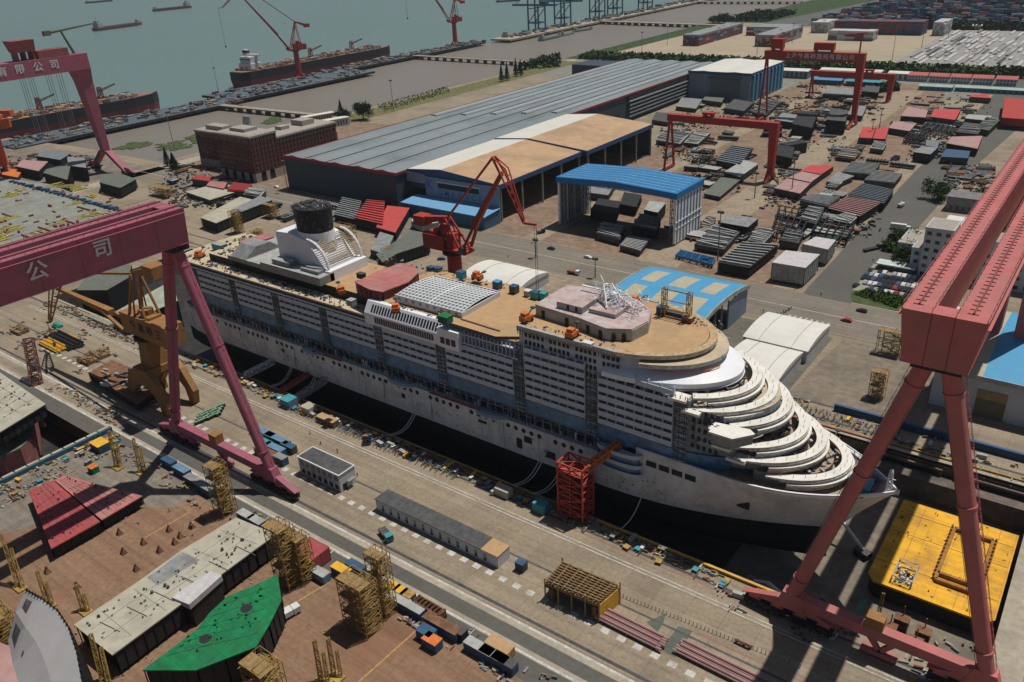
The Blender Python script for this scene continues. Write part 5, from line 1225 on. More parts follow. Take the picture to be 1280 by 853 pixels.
# ------------------------------------------------------------------ big deck of the vessel behind the pink girder
t = thing('vessel_deck', 'broad grey ship deck strewn with yellow pipes and red frames behind the pink girder', 'ship section', at(60,262))
c = at(60,262); ps = ccw([at(x,y,12) for x, y in ((-60,215),(60,230),(150,262),(60,315),(-60,330))]); q = [p-c for p in ps]
m = MB(); m.prism([(p.x,p.y) for p in q], -3, 12); m.build('hull', mat('deck_grey',(.24,.25,.22),.8,.2,.3,dirt=(.14,.14,.12),dscale=.1,damt=.6), t)
def indeck(): 
    p = at(random.uniform(-10,140), random.uniform(232,300), 12)-c; return p
m = MB()
for _ in range(26):
    p0 = indeck(); d_ = random.choice((0,R(90)))
    for _k in range(7): p = p0+Vector((random.uniform(-5,5),random.uniform(-4,4),0)); m.obox((p.x,p.y,12.01),random.uniform(3,11),random.uniform(.25,.5),random.uniform(.3,.9),d_)
m.build('pipework', mat('pipe_yellow',(.48,.42,.10),.7,.2), t)['kind'] = 'stuff'
m = MB()
for _ in range(60): p = indeck(); m.obox((p.x,p.y,12.01),random.uniform(1,4),random.uniform(.5,1),random.uniform(.5,1.6),random.choice((0,R(90))))
for _ in range(8): p = indeck(); m.box(p.x-8,p.x+8,p.y-.3,p.y+.3,12.01,13)
m.build('deck_frames', mat('dull_red',(.25,.09,.07),.8,.2), t)['kind'] = 'stuff'
m = MB()
for k in range(28):
    a, b = Vector(q[1]), Vector(q[2]); 
    p = (at(15+k*5,228+k*1.35,12)-c); m.obox((p.x,p.y,12.01),random.uniform(2,5),random.uniform(1.5,3),random.uniform(1,2.4),random.uniform(0,.4))
m.build('deck_machinery', CBLUE, t)
# ------------------------------------------------------------------ vessel parts in the next dock and left quay
block([(-20,452),(57,505),(0,540),(-60,520)], 10, CREAM, 'pale deck section with dark rounded edge over the next dock', side=BLACK, th=5, base=-4)
t = thing('vessel_stern', 'green deck and pink hull of a vessel end in the next dock at left', 'ship section', at(10,540)); c = at(10,540)
def rel(x, y, z): p = at(x, y, z)-c; return (p.x, p.y)
top = [rel(-40,560,0),rel(0,572,0),rel(25,560,0),rel(41,545,0),rel(43,500,0),rel(20,490,0),rel(-40,500,0)]
top = top[::-1] if sum(top[i][0]*top[(i+1)%7][1]-top[(i+1)%7][0]*top[i][1] for i in range(7)) < 0 else top
m = MB(); m.prism([(x*.9,y*.9) for x, y in top], -12, -.4, 0, 0, ztop=top); m.build('hull', PINK, t)
m = MB(); m.prism(top, -.4, .0); m.build('deck', mat('green_deck',(.12,.17,.11),.8,.25,.4,dirt=(.22,.2,.14),dscale=.3,damt=.6), t)
m = MB()
for _ in range(16): m.blob((random.uniform(-6,9),random.uniform(-4,6),.6),random.uniform(.4,1),1)
m.build('orange_tarp', ORNG, t)
m = MB(); m.tube((4,-4,1.2),(7,-7,1.2),1.1,n=12); m.build('tank', WHITE, t)
block([(140,392),(160,402),(222,376),(216,350)], 7, mat('pale_green_deck',(.33,.36,.29),.8,.2,.3,dirt=(.2,.22,.17),dscale=.2,damt=.6), 'pale green white vessel deck under the left girder behind the orange crane', side=BLACK, th=14, base=-7)
t = thing('vessel_bow', 'dark rounded hull end in the dock beyond the orange crane boom', 'ship section', at(135,362)); c = at(135,362,9); m = MB(); top = ccw([at(x,y,9)-c for x, y in ((100,385),(112,366),(130,352),(150,346),(172,350),(168,368),(140,385))]); m.prism([(p.x*.9,p.y*.9) for p in top], -12, 9, 0, 1, ztop=[(p.x,p.y) for p in top]); m.build('hull', [BLACK, GGREY], t)
# moored ships on the far piers
def moored(label, x, y0, y1, hull_c, sup, crane_like=True, w=32, h=14):
    t = thing('cargo_ship', label, 'ship', (x, (y0+y1)/2, -4.5)); L = (y1-y0)/2
    pts = [(-w/2,-L+10),(-w/2+5,-L),(w/2-5,-L),(w/2,-L+10),(w/2,L-40),(w/2-5,L-14),(0,L),(-w/2+5,L-14),(-w/2,L-40)]
    m = MB(); m.prism([(a*.94,b*.985) for a, b in pts], -2, 10, 0, 0, ztop=pts); m.build('lower_hull', mat('hull_red_'+str(int(x)), (.17,.035,.04), .7, .2, .1), t)
    m = MB(); m.prism(pts, 10.01, h); m.build('upper_hull', BLACK, t)
    m = MB(); m.prism([(a*.96,b*.98) for a, b in pts], h, h+.3); m.build('deck', mat('ship_deck_red',(.25,.12,.10),.8,.3,.2,dirt=(.2,.19,.17),dscale=.1,damt=.7), t)
    m = MB()
    for _ in range(420): a, b = random.uniform(-w/2+3,w/2-3), random.uniform(-L+14,L-30); m.obox((a,b,h+.3),random.uniform(1,6),random.uniform(1,9),random.uniform(.6,4),0,random.choice((0,1,2,3)))
    for k in range(5): m.beam((-w/2+6+k*4,-L+30,h+2.5),(-w/2+6+k*4,L-35,h+2.5),.7,random.choice((1,2)))
    m.build('deck_gear', [LGREY,RUST,GREY,TAN], t)
    sy = -L+26
    m = MB(); m.box(-w*.38,w*.38,sy-9,sy+9,h+.3,h+9); m.box(-w*.32,w*.32,sy-7,sy+6,h+9,h+17); m.box(-w*.45,w*.45,sy+2,sy+6,h+17,h+19.5); m.box(-4,4,sy-6,sy-1,h+19.5,h+26); m.build('bridge_house', WHITE, t)
    m = MB(); m.box(-w*.46,w*.46,sy+6.02,sy+6.2,h+17.6,h+18.9); m.box(-w*.33,w*.33,sy-7.2,sy-7.02,h+13,h+14.2); m.box(-4.2,4.2,sy-6.2,sy-.8,h+22,h+24.5); m.build('window_band', BLACK, t)
    if crane_like:
        for k in (-.1,.45):
            m = MB(); yy = L*k; m.truss((0,yy,h),(0,yy,h+15),5,3,4,.4); m.truss((0,yy,h+11),(10,yy+14,h+17),2,1,5,.25); m.build('deck_crane', mat('crane_maroon',(.27,.085,.085),.7), t)
    return t
moored('moored tanker with red and black hull and white aft bridge at the far pier', -957, 668, 955, 0, 0, w=34, h=20)
moored('moored long ship with dark hull and pinkish deck at left behind the far pink crane', -924, 290, 535, 0, 0, w=36, h=20)
# piers
def pier(label, x0, x1, y0, y1, z=1.2, cars=0):
    t = thing('pier', label, 'pier', ((x0+x1)/2, y0, 0)); w = (x1-x0)/2; L = y1-y0
    m = MB(); m.box(-w,w,0,L,z-2.6,z,1,0); m.build('deck', [WALLC, BLACK], t)
    m = MB()
    for k in range(int(L/9)): 
        for s in (-.85,.85): m.tube((w*s,4+k*9,-7),(w*s,4+k*9,z-2.6),.9,n=6)
    m.build('pile', WALLC, t)
    m = MB(); m.box(-w+1,w-1,.5,L-.5,z,z+.12)
    for _ in range(int(L*.6)): m.obox((random.uniform(-w+2,w-2),random.uniform(1,L-1),z),random.uniform(1.5,9),random.uniform(1,6),random.uniform(.6,3.2),random.choice((0,R(90))),random.choice((0,1,1,2,2,3,3)))
    o = m.build('stored_gear', [mat('gear_blue',(.085,.11,.135),.7,.3,.3),GREY,DGREY,mat('gear_tan',(.25,.20,.14),.8,.3,.3)], t); o['kind'] = 'stuff'
    return t
pier('long pier crowded with blue grey gear in front of the left moored ship', -890, -838, 330, 590)
pier('long pier carrying the red jib crane beside the moored tanker', -925, -850, 592, 815)
pier('narrow outer pier ending at the second red jib crane', -940, -905, 817, 1130)
def trestle(label, a, b, w=8):
    a = Vector(a); b = Vector(b); t = thing('trestle_bridge', label, 'bridge', (*a, 0)); d = b-a; L = d.length; t.rotation_euler = (0,0,math.atan2(d.y,d.x))
    m = MB(); m.box(0,L,-w/2,w/2,.2,1.4); m.build('deck', CONC2, t)
    for k in range(int(L/16)+1): m = MB(); m.box(k*16,k*16+1.4,-w/2+.5,w/2-.5,-6,.2); m.build('pier_pile', WALLC, t)
    m = MB()
    for s in (-1,1):
        m.beam((0,s*(w/2-.2),2.4),(L,s*(w/2-.2),2.4),.15)
        for k in range(int(L/4)): m.beam((k*4,s*(w/2-.2),1.4),(k*4,s*(w/2-.2),2.4),.12)
    m.build('railing', LGREY, t)
trestle('trestle bridge across the basin behind the brick building', (-840,560), (-646,565))
a, b = at(528,73), at(645,80); trestle('long trestle bridge far out across the muddy basin', (-912,960), (-660,950))
a, b = at(745,27), at(880,32); trestle('nearer of the two far trestle bridges by the container quay', (a.x,a.y), (b.x+30,b.y), 14)
a, b = at(735,20), at(1000,22) ; trestle('farther of the two far trestle bridges by the container quay', (-880,1900), (-640,1900), 14)
a = at(900,5); trestle('distant bridge where the creek leaves the picture', (-900,2400), (-570,2400), 16)
# ships on the river
def barge(label, px0, px1, py0, py1, hullc, z=-4.5):
    a, b = at(px0,py0,-2), at(px1,py1,-2); d = b-a; L = d.length; t = thing('river_barge', label, 'barge', (*((a+b)/2).xy, -4.5), math.atan2(d.y,d.x)); w = L*.09
    m = MB(); pts = [(-L/2,-w*.8),(-L/2+w,-w),(L/2-w*2,-w),(L/2,0),(L/2-w*2,w),(-L/2+w,w),(-L/2,w*.8)]; m.prism([(p[0]*.97,p[1]*.9) for p in pts], -1, L*.05, ztop=pts); m.build('hull', hullc, t)
    m = MB(); m.box(-L*.33,L*.36,-w*.7,w*.7,L*.05,L*.062); m.build('hatch', mat('barge_deck',(.15,.13,.125),.8,.2), t)
    m = MB(); m.box(-L*.46,-L*.36,-w*.75,w*.75,L*.05,L*.12); m.box(-L*.45,-L*.39,-w*.5,w*.5,L*.12,L*.16); m.tube((-L*.42,0,L*.16),(-L*.42,0,L*.21),L*.004); m.box(L*.38,L*.44,-w*.4,w*.4,L*.05,L*.1); m.build('wheelhouse', LGREY, t)
HR = mat('barge_red', (.20,.07,.07), .7, .2, .1); HD = mat('barge_dark', (.05,.06,.07), .7)
barge('maroon river barge nearest of the three under way', 118, 178, 38, 30, HR)
barge('maroon river barge farther right near the top edge', 238, 190, 9, 14, HR)
barge('dark river barge cut by the top edge of the picture', 140, 106, 1, 4, HD)
barge('dark moored barge at the container quay mouth', 620, 650, 2, 0, HD)
barge('small tug moored at the end of the pier', 516, 529, 70, 66, HD)
for i, (x0,x1,y0,y1,l) in enumerate(((675,702,50,44,'white green workboat nearest at the container quay'),(702,718,44,40,'green workboat between two others at the container quay'),(717,741,39,35,'green workboat farthest right of three at the quay'),(630,660,50,42,'long pale pontoon barge at the container quay'))):
    barge(l, x0, x1, y0, y1, mat('boat_green',(.12,.26,.20),.7))
# ------------------------------------------------------------------ sections on the brown yard in front
block([(36,614),(56,605),(66,600),(125,652),(64,686)], 4.6, REDB, 'red half of the big striped shadow deck section in the front yard', side=BLACK)
block([(68,600),(81,594),(120,605),(178,620),(127,650)], 4.6, PINK, 'faded pink half of the big deck section lying beside the red half', side=BLACK)
t = block([(92,781),(180,722),(225,689),(295,647),(345,668),(320,686),(140,819)], 7.5, CREAM, 'long pale grey green deck section with dark sides in the front yard', side=BLACK)
m = MB(); q = [at(x,y,7.53)-t.location for x, y in ((184,722),(228,690),(250,700),(197,732))]; m.add([(p.x,p.y,7.53) for p in q], [(3,2,1,0)] if (q[1]-q[0]).cross(q[2]-q[0]).z < 0 else [(0,1,2,3)]); m.build('grey_patch', GREY, t)
m = MB()
for _ in range(26):
    u, v = random.random(), random.random(); p = at(110+u*215, 778-u*108+v*16-6, 7.5)-t.location; m.tube((p.x,p.y,7.5),(p.x,p.y,7.5+random.uniform(.2,.9)),random.uniform(.15,.45),n=6)
for _ in range(7): p = at(120+random.random()*190, 0+770-random.random()*5, 7.5); 
for k in range(6): a, b = at(125+k*34,778-k*19,7.5)-t.location, at(150+k*34,790-k*19,7.5)-t.location; m.beam((a.x,a.y,7.55),(b.x,b.y,7.55),.18)
m.build('deck_fitting', DGREY, t)
block([(178,838),(246,787),(262,766),(285,745),(320,731),(347,718),(352,750),(337,780),(320,809),(281,824),(245,838)], 9, GREEN, 'bright green curved deck section with two round holes in the front yard', side=BLACK)
t = _lastgreen = None
g = thing('plate_stack', 'white plates lying against the bright green deck section', 'steel plates', at(252,765,0)); c = at(252,765,8); m = MB()
q = [at(x,y,8)-c for x, y in ((222,777),(272,742),(287,748),(245,787))]; m.prism([(p.x,p.y) for p in ccw(q)], 6.5, 8.2); m.prism([(p.x*.9,p.y*.9) for p in ccw(q)], 0, 6.4, 1); m.build('plate', [WRAP,BLACK], g)
for px, py in ((257,799),(308,761)):
    m = MB(); m.tube((0,0,0),(0,0,.12),2.2,n=20); m.tube((0,0,.1),(0,0,.16),1.5,n=16,mi=1); solid('manhole', m, [GREEN,BLACK], 'round black hole with raised rim, %s on the green deck' % ('near the white line' if px < 280 else 'on the right side'), 'hatch', at(px,py,9.02))
# curved bow shell at the lower left corner
t = thing('bow_shell', 'upright curved pale hull shell standing at the lower left corner', 'ship section', at(60,853)); c = t.location.copy()
rim = [at(x,y,15)-c for x, y in ((32,737),(50,747),(70,762),(85,785),(95,815),(102,853),(106,890))]; low = [at(x,y,4)-c for x, y in ((10,800),(16,830),(22,850),(28,872),(34,890),(42,910),(52,940))]
m = MB()
for i in range(6):
    a, b, c1, d = rim[i], rim[i+1], low[i+1], low[i]; M1, M2 = a.lerp(d,.5)-Vector((0,0,-1.0)), b.lerp(c1,.5)-Vector((0,0,-1.0))
    for q in ((a,b,M2,M1),(M1,M2,c1,d)):
        m.add([p for p in q], [(3,2,1,0)], 0); m.add([p-Vector((0,0,.5)) for p in q], [(0,1,2,3)], 1)
m.build('shell_plate', [mat('shell_grey',(.42,.42,.42),.7,.1,.3,dirt=(.33,.31,.28),dscale=.15,damt=.5),DGREY], t)
m = MB()
for i in range(6):
    a, b = rim[i], rim[i+1]; m.quad(a+Vector((.5,0,.2)), b+Vector((.5,0,.2)), Vector((b.x+1.2,b.y+.4,0)), Vector((a.x+1.2,a.y+.4,0)))
    for k in range(5): p = a.lerp(b,k/5); m.beam((p.x+1.3,p.y+.4,0),(p.x+.7,p.y,p.z+.6),.35)
m.build('rib', BLACK, t)
m = MB(); m.quad(rim[0], low[0], Vector((low[0].x-1,low[0].y+4,0)), Vector((rim[0].x,rim[0].y+2,0))); m.quad(low[0]+Vector((0,0,.1)), rim[0]+Vector((0,0,.1)), Vector((rim[0].x-.5,rim[0].y+1.8,0)), Vector((low[0].x-1.3,low[0].y+3.6,0))); m.build('end_plate', TANL, t)
block([(-20,795),(12,808),(30,853),(25,880),(-20,880)], 4, PPINK, 'flat dusty pink section cut off by the lower left corner', side=BLACK)
# scaffold towers
def scaff(px, py, w, d, h, lev, lab, r=.16, top=True, rz=0, nm='scaffold_tower'):
    t = thing(nm, lab, 'scaffold tower', at(px,py), rz); r *= .42; m = MB(); m.tower((0,0,0), w, d, h, lev, r); m.tower((0,0,0), w*.62, d*.5, h*.97, lev+3, r*.9, .06); m.tower((w*.2,0,0), w*.3, d*.9, h*1.04, lev+2, r*.8)
    for _ in range(int(h*3.2)): a = Vector((random.uniform(-w/2,w/2),random.uniform(-d/2,d/2),random.uniform(0,h*.95))); m.beam(a, a+Vector((random.uniform(-1.8,1.8),random.uniform(-1.8,1.8),random.uniform(-1.2,1.6))), r*1.7)
    m.build('frame', YEL, t)
    m = MB()
    for k in range(1, lev+1): m = MB(); m.box(-w/2+.1,w/2*(1 if k == lev else .1),-d/2+.1,d/2*(.3 if k == lev else .9),h*k/lev-.15,h*k/lev-.02) if k in (lev,3,6) else 0; m.build('deck_board', mat('board_brown',(.26,.17,.075),.9,.4,1), t) if m.v else 0
    m = MB()
    for k in range(lev): s_ = 1 if k % 2 else -1; m.beam((-w*.35*s_,0,h*k/lev),(w*.35*s_,0,h*(k+1)/lev),.35)
    m.build('stair', YEL, t); return t
scaff(455,783,8.5,5.5,16,9,'broad yellow scaffold tower standing alone on the brown yard',.2)
scaff(482,765,5,4,20,9,'slim taller yellow scaffold tower right behind the broad one',.18)
scaff(363,729,6,5,20,9,'taller of the two yellow scaffold towers beside the green deck section',.2)
scaff(380,722,6,4.5,15,7,'shorter of the two yellow scaffold towers beside the green deck section',.2)
scaff(283,640,5,5,18,8,'dark yellow scaffold tower by the sill of the left pink crane',.2)
scaff(334,862,8,6,9,4,'low wide yellow scaffold tower at the bottom edge',.2)
scaff(4,796,8,7,8,4,'brown yellow scaffold heap at the left edge',.2)
scaff(252,306,5,5,12,5,'yellow scaffold tower behind the pink girder end',.2) if 0 else None
scaff(298,291,6,5,14,6,'ochre scaffold tower leaning on the dark deck section behind the ship',.25)
scaff(340,272,10,5,9,4,'wide ochre scaffold frame right of the ochre tower',.25)
scaff(324,308,5,5,10,5,'small orange scaffold tower behind the ship stern deck',.25)
scaff(430,300,14,8,9,4,'long ochre scaffold platform behind the ship funnel',.25)
scaff(487,325,6,5,7,3,'round orange scaffold frame behind the red deckhouse block',.25)
scaff(205,245,22,8,7,3,'long row of ochre scaffold frames above the pink girder end',.25)
scaff(150,235,8,6,12,5,'ochre scaffold frame under the far pink crane leg',.25) if 0 else None
scaff(1095,497,5,4,11,6,'ochre scaffold tower on the stained pad beside the right crane',.18)
scaff(1112,442,10,4,10,3,'row of four ochre props on the pad at the fence',.22)
scaff(540,300,6,5,10,5,'ochre scaffold tower behind the red jib crane house',.25) if 0 else None
def mast(px, py, h, lab, n=2, lean=(0,0), k=None):
    t = thing('prop_mast', lab, 'prop', at(px,py)); m = MB()
    m.truss((0,0,0),(lean[0],lean[1],h),1.0,.7,int(h/1.5),.09); m.build('mast', YEL, t)
    m = MB(); m.truss((1.6,.6,0),(1.6+lean[0],.6+lean[1],h*.7),.8,.6,int(h/2),.08)
    m.box(-1.5,2.6,-1.2,1.4,0,.5); m.build('base', YEL, t)
mast(24,735,15,'leaning twin yellow prop mast at left behind the curved shell',2,(-5,2))
mast(60,756,10,'yellow prop mast just right of the curved shell top',2,(-2,1))
mast(105,764,8,'short yellow prop mast beside the pale deck section',2,(-1,.5))
mast(130,856,13,'tall yellow prop mast at the bottom edge below the pale deck section',2,(-3,2))
mast(402,852,12,'yellow prop mast left of a pair at the bottom edge',2,(-1,1))
mast(418,846,11,'yellow prop mast right of a pair at the bottom edge',2,(-1,1))
mast(146,585,13,'yellow prop mast with dark foot by the corner of the next dock',2,(-2,2))
mast(176,592,12,'yellow prop mast right of the one at the dock corner',2,(-2.5,2))
mast(180,800,9,'thin dark prop mast',1) if 0 else None
mast(60,600,9,'x') if 0 else None
for i, (x, y) in enumerate(((150,668),(180,680),(200,690),(226,672),(240,660),(171,713),(219,680),(97,735),(155,692),(212,664),(253,652),(60,716),(272,618))):
    m = MB(); m.prism([(-.9,-.9),(.9,-.9),(.9,.9),(-.9,.9)], 0, 1.6, ztop=[(-.3,-.3),(.3,-.3),(.3,.3),(-.3,.3)]); m.tube((0,0,1.6),(0,0,2.3),.35,n=6)
    solid('support_stool', m, RUST, 'small rust orange support stool standing loose on the brown yard', 'stool', at(x,y), group='support stools on the brown yard')
# red lattice boom lying upright at left
t = thing('lattice_tower', 'dark red lattice tower rising beside the pale deck at left', 'lattice tower', at(46,480)); m = MB(); m.truss((0,0,0),(-7,5,17),3.6,3.2,11,.22); m.build('lattice', mat('lattice_maroon',(.16,.07,.06),.8,.3), t); m = MB(); m.box(-2,2,-2,2,-.01,.6); m.build('base', RUST, t)
# brown platform of beams on yellow legs
t = block([(681,730),(703,704),(775,735),(749,758)], 5.2, YEL, 'yellow platform stacked with brown timbers on the quay', side=BLACK, name='beam_platform', cat='platform', th=1.2)
c = t.location; A, B, Cc, D_ = (at(x,y,5.3)-c for x, y in ((681,730),(703,704),(775,735),(749,758)))
m = MB()
for k in range(16):
    u = k/16+.02; dz = 5.4+.3*(k % 3)
    p, q = A.lerp(D_, u), B.lerp(Cc, u); m.beam((p.x,p.y,dz),(q.x,q.y,dz+.1),.55)
for k in range(9): v = k/9+.05; p, q = A.lerp(B, v), D_.lerp(Cc, v); m.beam((p.x*.97,p.y*.97,6.3),(q.x*.97,q.y*.97,6.4),.35)
m.build('timber', mat('timber_brown',(.19,.12,.06),.9,.4,1), t)
m = MB(); m.quad((D_.x,D_.y,.1),(Cc.x,Cc.y,.1),(Cc.x,Cc.y,5.2),(D_.x,D_.y,5.2)); m.quad((D_.x-.3,D_.y,.1),(D_.x-.3,D_.y,5.2),(Cc.x-.3,Cc.y,5.2),(Cc.x-.3,Cc.y,.1)); m.build('end_panel', YELB, t)
m = MB()
for P_ in (A,B,Cc,D_,A.lerp(D_,.5),A.lerp(D_,.25),A.lerp(D_,.75)): m.beam((P_.x,P_.y,0),(P_.x,P_.y,7.2),.3)
m.build('post', YEL, t)
# low buildings on the quay
t = thing('site_office', 'white two storey container office with dark roof on the quay', 'site office', (-194.8,131.6,0)); W, D, H_ = 19.7, 6.6, 6.4
m = MB(); m.box(0,W,0,D,0,H_); m.build('wall', WWALL, t); m = MB(); m.box(-.2,W+.2,-.2,D+.2,H_,H_+.25); m.build('roof_edge', WHITE, t); m = MB(); m.box(.2,W-.2,.2,D-.2,H_+.251,H_+.29); m.build('roof', DGREY, t)
m = MB()
for f in (0,1):
    for k in range(7): m.box(1+k*2.7,2.7+k*2.7,-.1,-.02,.8+f*3.2,2.4+f*3.2,0)
m.build('window', GLASS, t)
m = MB(); m.box(W+.02,W+.1,1,2.6,0,2.6); m.box(W+.02,W+1.3,2.7,5.6,2.9,3.1,1); m.build('door', [BLACK,GREY], t)
m = MB(); m.box(.5,18.5,-.08,-.03,2.5,3.9); m.build('picture_panel', mat('mural_blue',(.22,.30,.38),.7,.5,.5,dirt=(.45,.48,.5),dscale=.8,damt=.9), t)
t = thing('long_site_hut', 'long low white hut with black roof and tan roof end on the quay', 'site hut', (-159.2,131.6,0)); W, D, H_ = 47, 5.4, 4.0
m = MB(); m.box(0,W,0,D,0,H_); m.build('wall', WWALL, t); m = MB(); m.box(-.2,W-6,-.2,D+.2,H_,H_+.25); m.build('roof', DGREY, t); m = MB(); m.box(W-5.9,W+.1,-.1,D+.1,H_,H_+.2); m.build('roof_end', TAN, t)
for k in range(13): m = MB(); m.box(2.5+k*3.3,3.3+k*3.3,-.1,-.02,.7,2.9); m.build('window', GLASS, t)
# containers, sheds and boxes
def container(px, py, l, w, h, body, top, label, rz=0, cat='container', nm='container', group=None):
    t = thing(nm, label, cat, at(px,py), rz, group); m = MB(); m.box(-l/2,l/2,-w/2,w/2,.15,h)
    for k in range(int(l/.8)): m.box(-l/2+.3+k*.8,-l/2+.6+k*.8,-w/2-.07,-w/2,.3,h-.15); m.box(-l/2+.3+k*.8,-l/2+.6+k*.8,w/2,w/2+.07,.3,h-.15)
    m.build('body', body, t); m = MB(); m.box(-l/2-.05,l/2+.05,-w/2-.09,w/2+.09,h,h+.12); m.build('roof', top, t)
    m = MB(); m.box(l/2,l/2+.08,-w/2+.2,-.05,.3,h-.2); m.box(l/2,l/2+.08,.05,w/2-.2,.3,h-.2); m.build('door', body, t); return t
LB = mat('container_roof_blue',(.12,.22,.32),.6,.2)
for a in ((330,546,12,2.5,2.6,CBLUE,LB,'long blue container farthest from the camera beside the left crane'),(348,555,12,2.5,2.6,CBLUE,LB,'second long blue container in line toward the white office'),(362,564,6,2.4,2.6,DGREY,CBLUE,'short dark container just left of the white office'),
          (332,560,6,2.5,2.8,CBLUE,TEAL,'short blue container with light top in the middle of the group'),(345,567,9,2.5,2.8,CBLUE,LB,'blue container right of the light topped one'),(336,572,12,2.5,2.6,RUST,RUST,'brown topped long container nearest the crane sill'),(352,579,5,2.5,2.8,CBLUE,GREY,'blue container end next to the brown topped one'),
          (229,594,7,2.6,2.8,CBLUE,LB,'blue container with glassy light top below the left crane'),(243,606,7,2.5,2.6,DGREY,GREY,'grey container right of the glassy topped one'),(258,616,8,2.5,2.8,CBLUE,GREY,'blue container with grey top at the shadow edge'),(213,583,6,2.5,2.6,CBLUE,CBLUE,'dark blue container left of the glassy topped one'),
          (309,651,6,2.5,2.6,DGREY,LGREY,'grey container beside the ochre scaffold tower'),(322,658,6,2.5,2.6,CBLUE,LGREY,'pale topped container right of the grey one'),(340,668,5,2.5,2.8,CBLUE,YELB,'blue container with yellow box on top by the pale deck section'),
          (508,762,12.2,2.5,2.6,CBLUE,LGREY,'long blue container with grey roof on the brown yard'),(493,742,3.5,2.5,2.8,CBLUE,YELB,'first yellow topped box of three in a row'),(502,747,3.5,2.5,2.8,CBLUE,YELB,'middle yellow topped box of three in a row'),(511,752,3.5,2.5,2.8,DGREY,YEL,'last and dullest yellow topped box of three'),
          (553,789,11,2.6,2.8,CBLUE,RUST,'long blue container with rusty roof right of the brown rack'),(534,798,4.5,3,2.8,CBLUE,CBLUE,'square dark blue box on the brown yard'),(541,809,4.5,2.8,2.8,CBLUE,ORNG,'blue box with orange roof on the brown yard'),(576,797,3,2.6,2.6,BLACK,DGREY,'small black box by the quay runway'),
          (600,818,8,2.6,2.8,CBLUE,LGREY,'first grey topped container of the row near the bottom'),(615,826,6,2.6,2.8,CBLUE,LGREY,'second grey topped container of the row near the bottom'),(626,832,4,2.6,2.8,CBLUE,YELB,'yellow topped container of the row near the bottom'),(636,838,4,2.6,2.8,CBLUE,DGREY,'dark topped container at the end of the bottom row'),
          (625,815,7,3,2.6,YEL,TAN,'yellow container behind the bottom row'),(428,720,6,2.5,2.8,CBLUE,YELB,'dark blue container with yellow roof by the runway'),(446,716,6,2.5,2.8,CBLUE,CBLUE,'plain dark blue container right of the yellow roofed one'),(402,724,5,2.5,2.6,LB,LGREY,'pale blue container below the red shed'),
          (391,702,8,7,4.5,REDB,REDB,'dull red shed behind the scaffold towers'),(652,712,2.6,2.4,2.8,DGREY,CBLUE,'small grey cubicle right of the long white hut'),(362,507,5,4.5,3.2,LB,TEAL,'light blue cabin at the dock edge below the red gangway'),(387,516,4.5,4,3,TANL,CREAM,'pale cabin on stilts at the dock edge'),
          (410,529,9,3,2.2,RUST,TAN,'orange brown roofed shelter at the dock edge'),(676,639,4,3,3.2,TEAL,TEAL,'bright teal cabin left of the red stair tower'),(630,619,5,3,2.6,CREAM,CREAM,'cream box at the dock edge left of the teal cabin'),(127,562,6,4.4,3,CBLUE,YELB,'dark box with yellow roof at the corner of the next dock'),
          (118,590,3,2.5,2.2,GREEN,ORNG,'small green and orange box beside the next dock'),(46,462,3,2.6,2.4,CBLUE,CBLUE,'blue container behind the red lattice tower'),(1074,607,4.5,4,3.2,TEAL,TEAL,'x')):
    if a[-1] != 'x': container(*a, rz=0 if a[0] > 200 or a[1] > 600 else 0)
# open rack and cradle
t = block([(516,750),(524,744),(556,762),(548,769)], 3, RUST, 'brown open rack between the yellow topped boxes and rusty container', style='grid', ribs=7, name='open_rack', cat='rack')
t = block([(110,466),(140,450),(205,478),(172,505)], 4.5, RUST, 'rusty orange cradle platform behind the orange crane base', side=BLACK, name='cradle', cat='platform')
c = t.location; m = MB()
for _ in range(24): p = at(130+random.random()*60, 462+random.random()*26, 4.5)-c; m.obox((p.x,p.y,4.5),random.uniform(2,7),random.uniform(.5,1),random.uniform(.4,1.4),random.choice((0,.3,R(90))),random.choice((0,1,2)))
m.build('loose_beam', [YEL,DGREY,LGREY], t)
for (px, py, lab, col, n, l, w) in ((82,428,'bundle of long black pipes on the left quay',BLACK,7,26,.9),(68,434,'bundle of long yellow beams on the left quay',YELB,5,19,.9),(94,424,'pair of short yellow beams beside the black pipes',YELB,2,11,.8),(128,402,'cream beams in a row behind the orange crane boom',CREAM,3,22,.9),
                                    (790,787,'bundle of pink and white pipes left of the green patch',PPINK,6,20,.7),(905,836,'bundle of pink pipes at the bottom by the crane',PPINK,6,24,.7),(930,806,'short rusty beam beside a round hatch',RUST,1,5,.8)):
    t = thing('pipe_bundle', lab, 'pipe bundle', at(px,py), R(-1)); m = MB()
    for k in range(n):
        y = (k-n/2)*w*1.15; m.tube((-l/2+random.uniform(0,1),y,.9),(l/2-random.uniform(0,2),y,.9),w/2,n=8)
        if k % 2 == 0 and n > 3: m.tube((-l/2+1,y+w*.55,.9+w*.8),(l/2-2,y+w*.55,.9+w*.8),w/2,n=8)
    m.build('pipe', col, t); m = MB()
    for x in (-l*.35,0,l*.35): m.box(x-.2,x+.2,-n*w*.7,n*w*.6,0,.5)
    m.build('bearer', DGREY, t)
for i, (px, py, lab) in enumerate(((25,415,'brown heap of bundled rods at the far left quay'),(110,452,'brown heap of rolled netting behind the cradle'),(125,445,'second brown roll of netting behind the cradle'))):
    m = MB(); m.obox((0,0,0), 9, 5, 1.6)
    for _ in range(40): a = Vector((random.uniform(-4.4,4.4),random.uniform(-2.4,2.4),random.uniform(.2,2.2))); m.beam(a, a+Vector((random.uniform(-3,3),random.uniform(-2,2),random.uniform(-.3,.8))), .35)
    solid('rod_heap', m, mat('rod_brown',(.20,.13,.07),.9,.4), lab, 'rod heap', at(px,py))
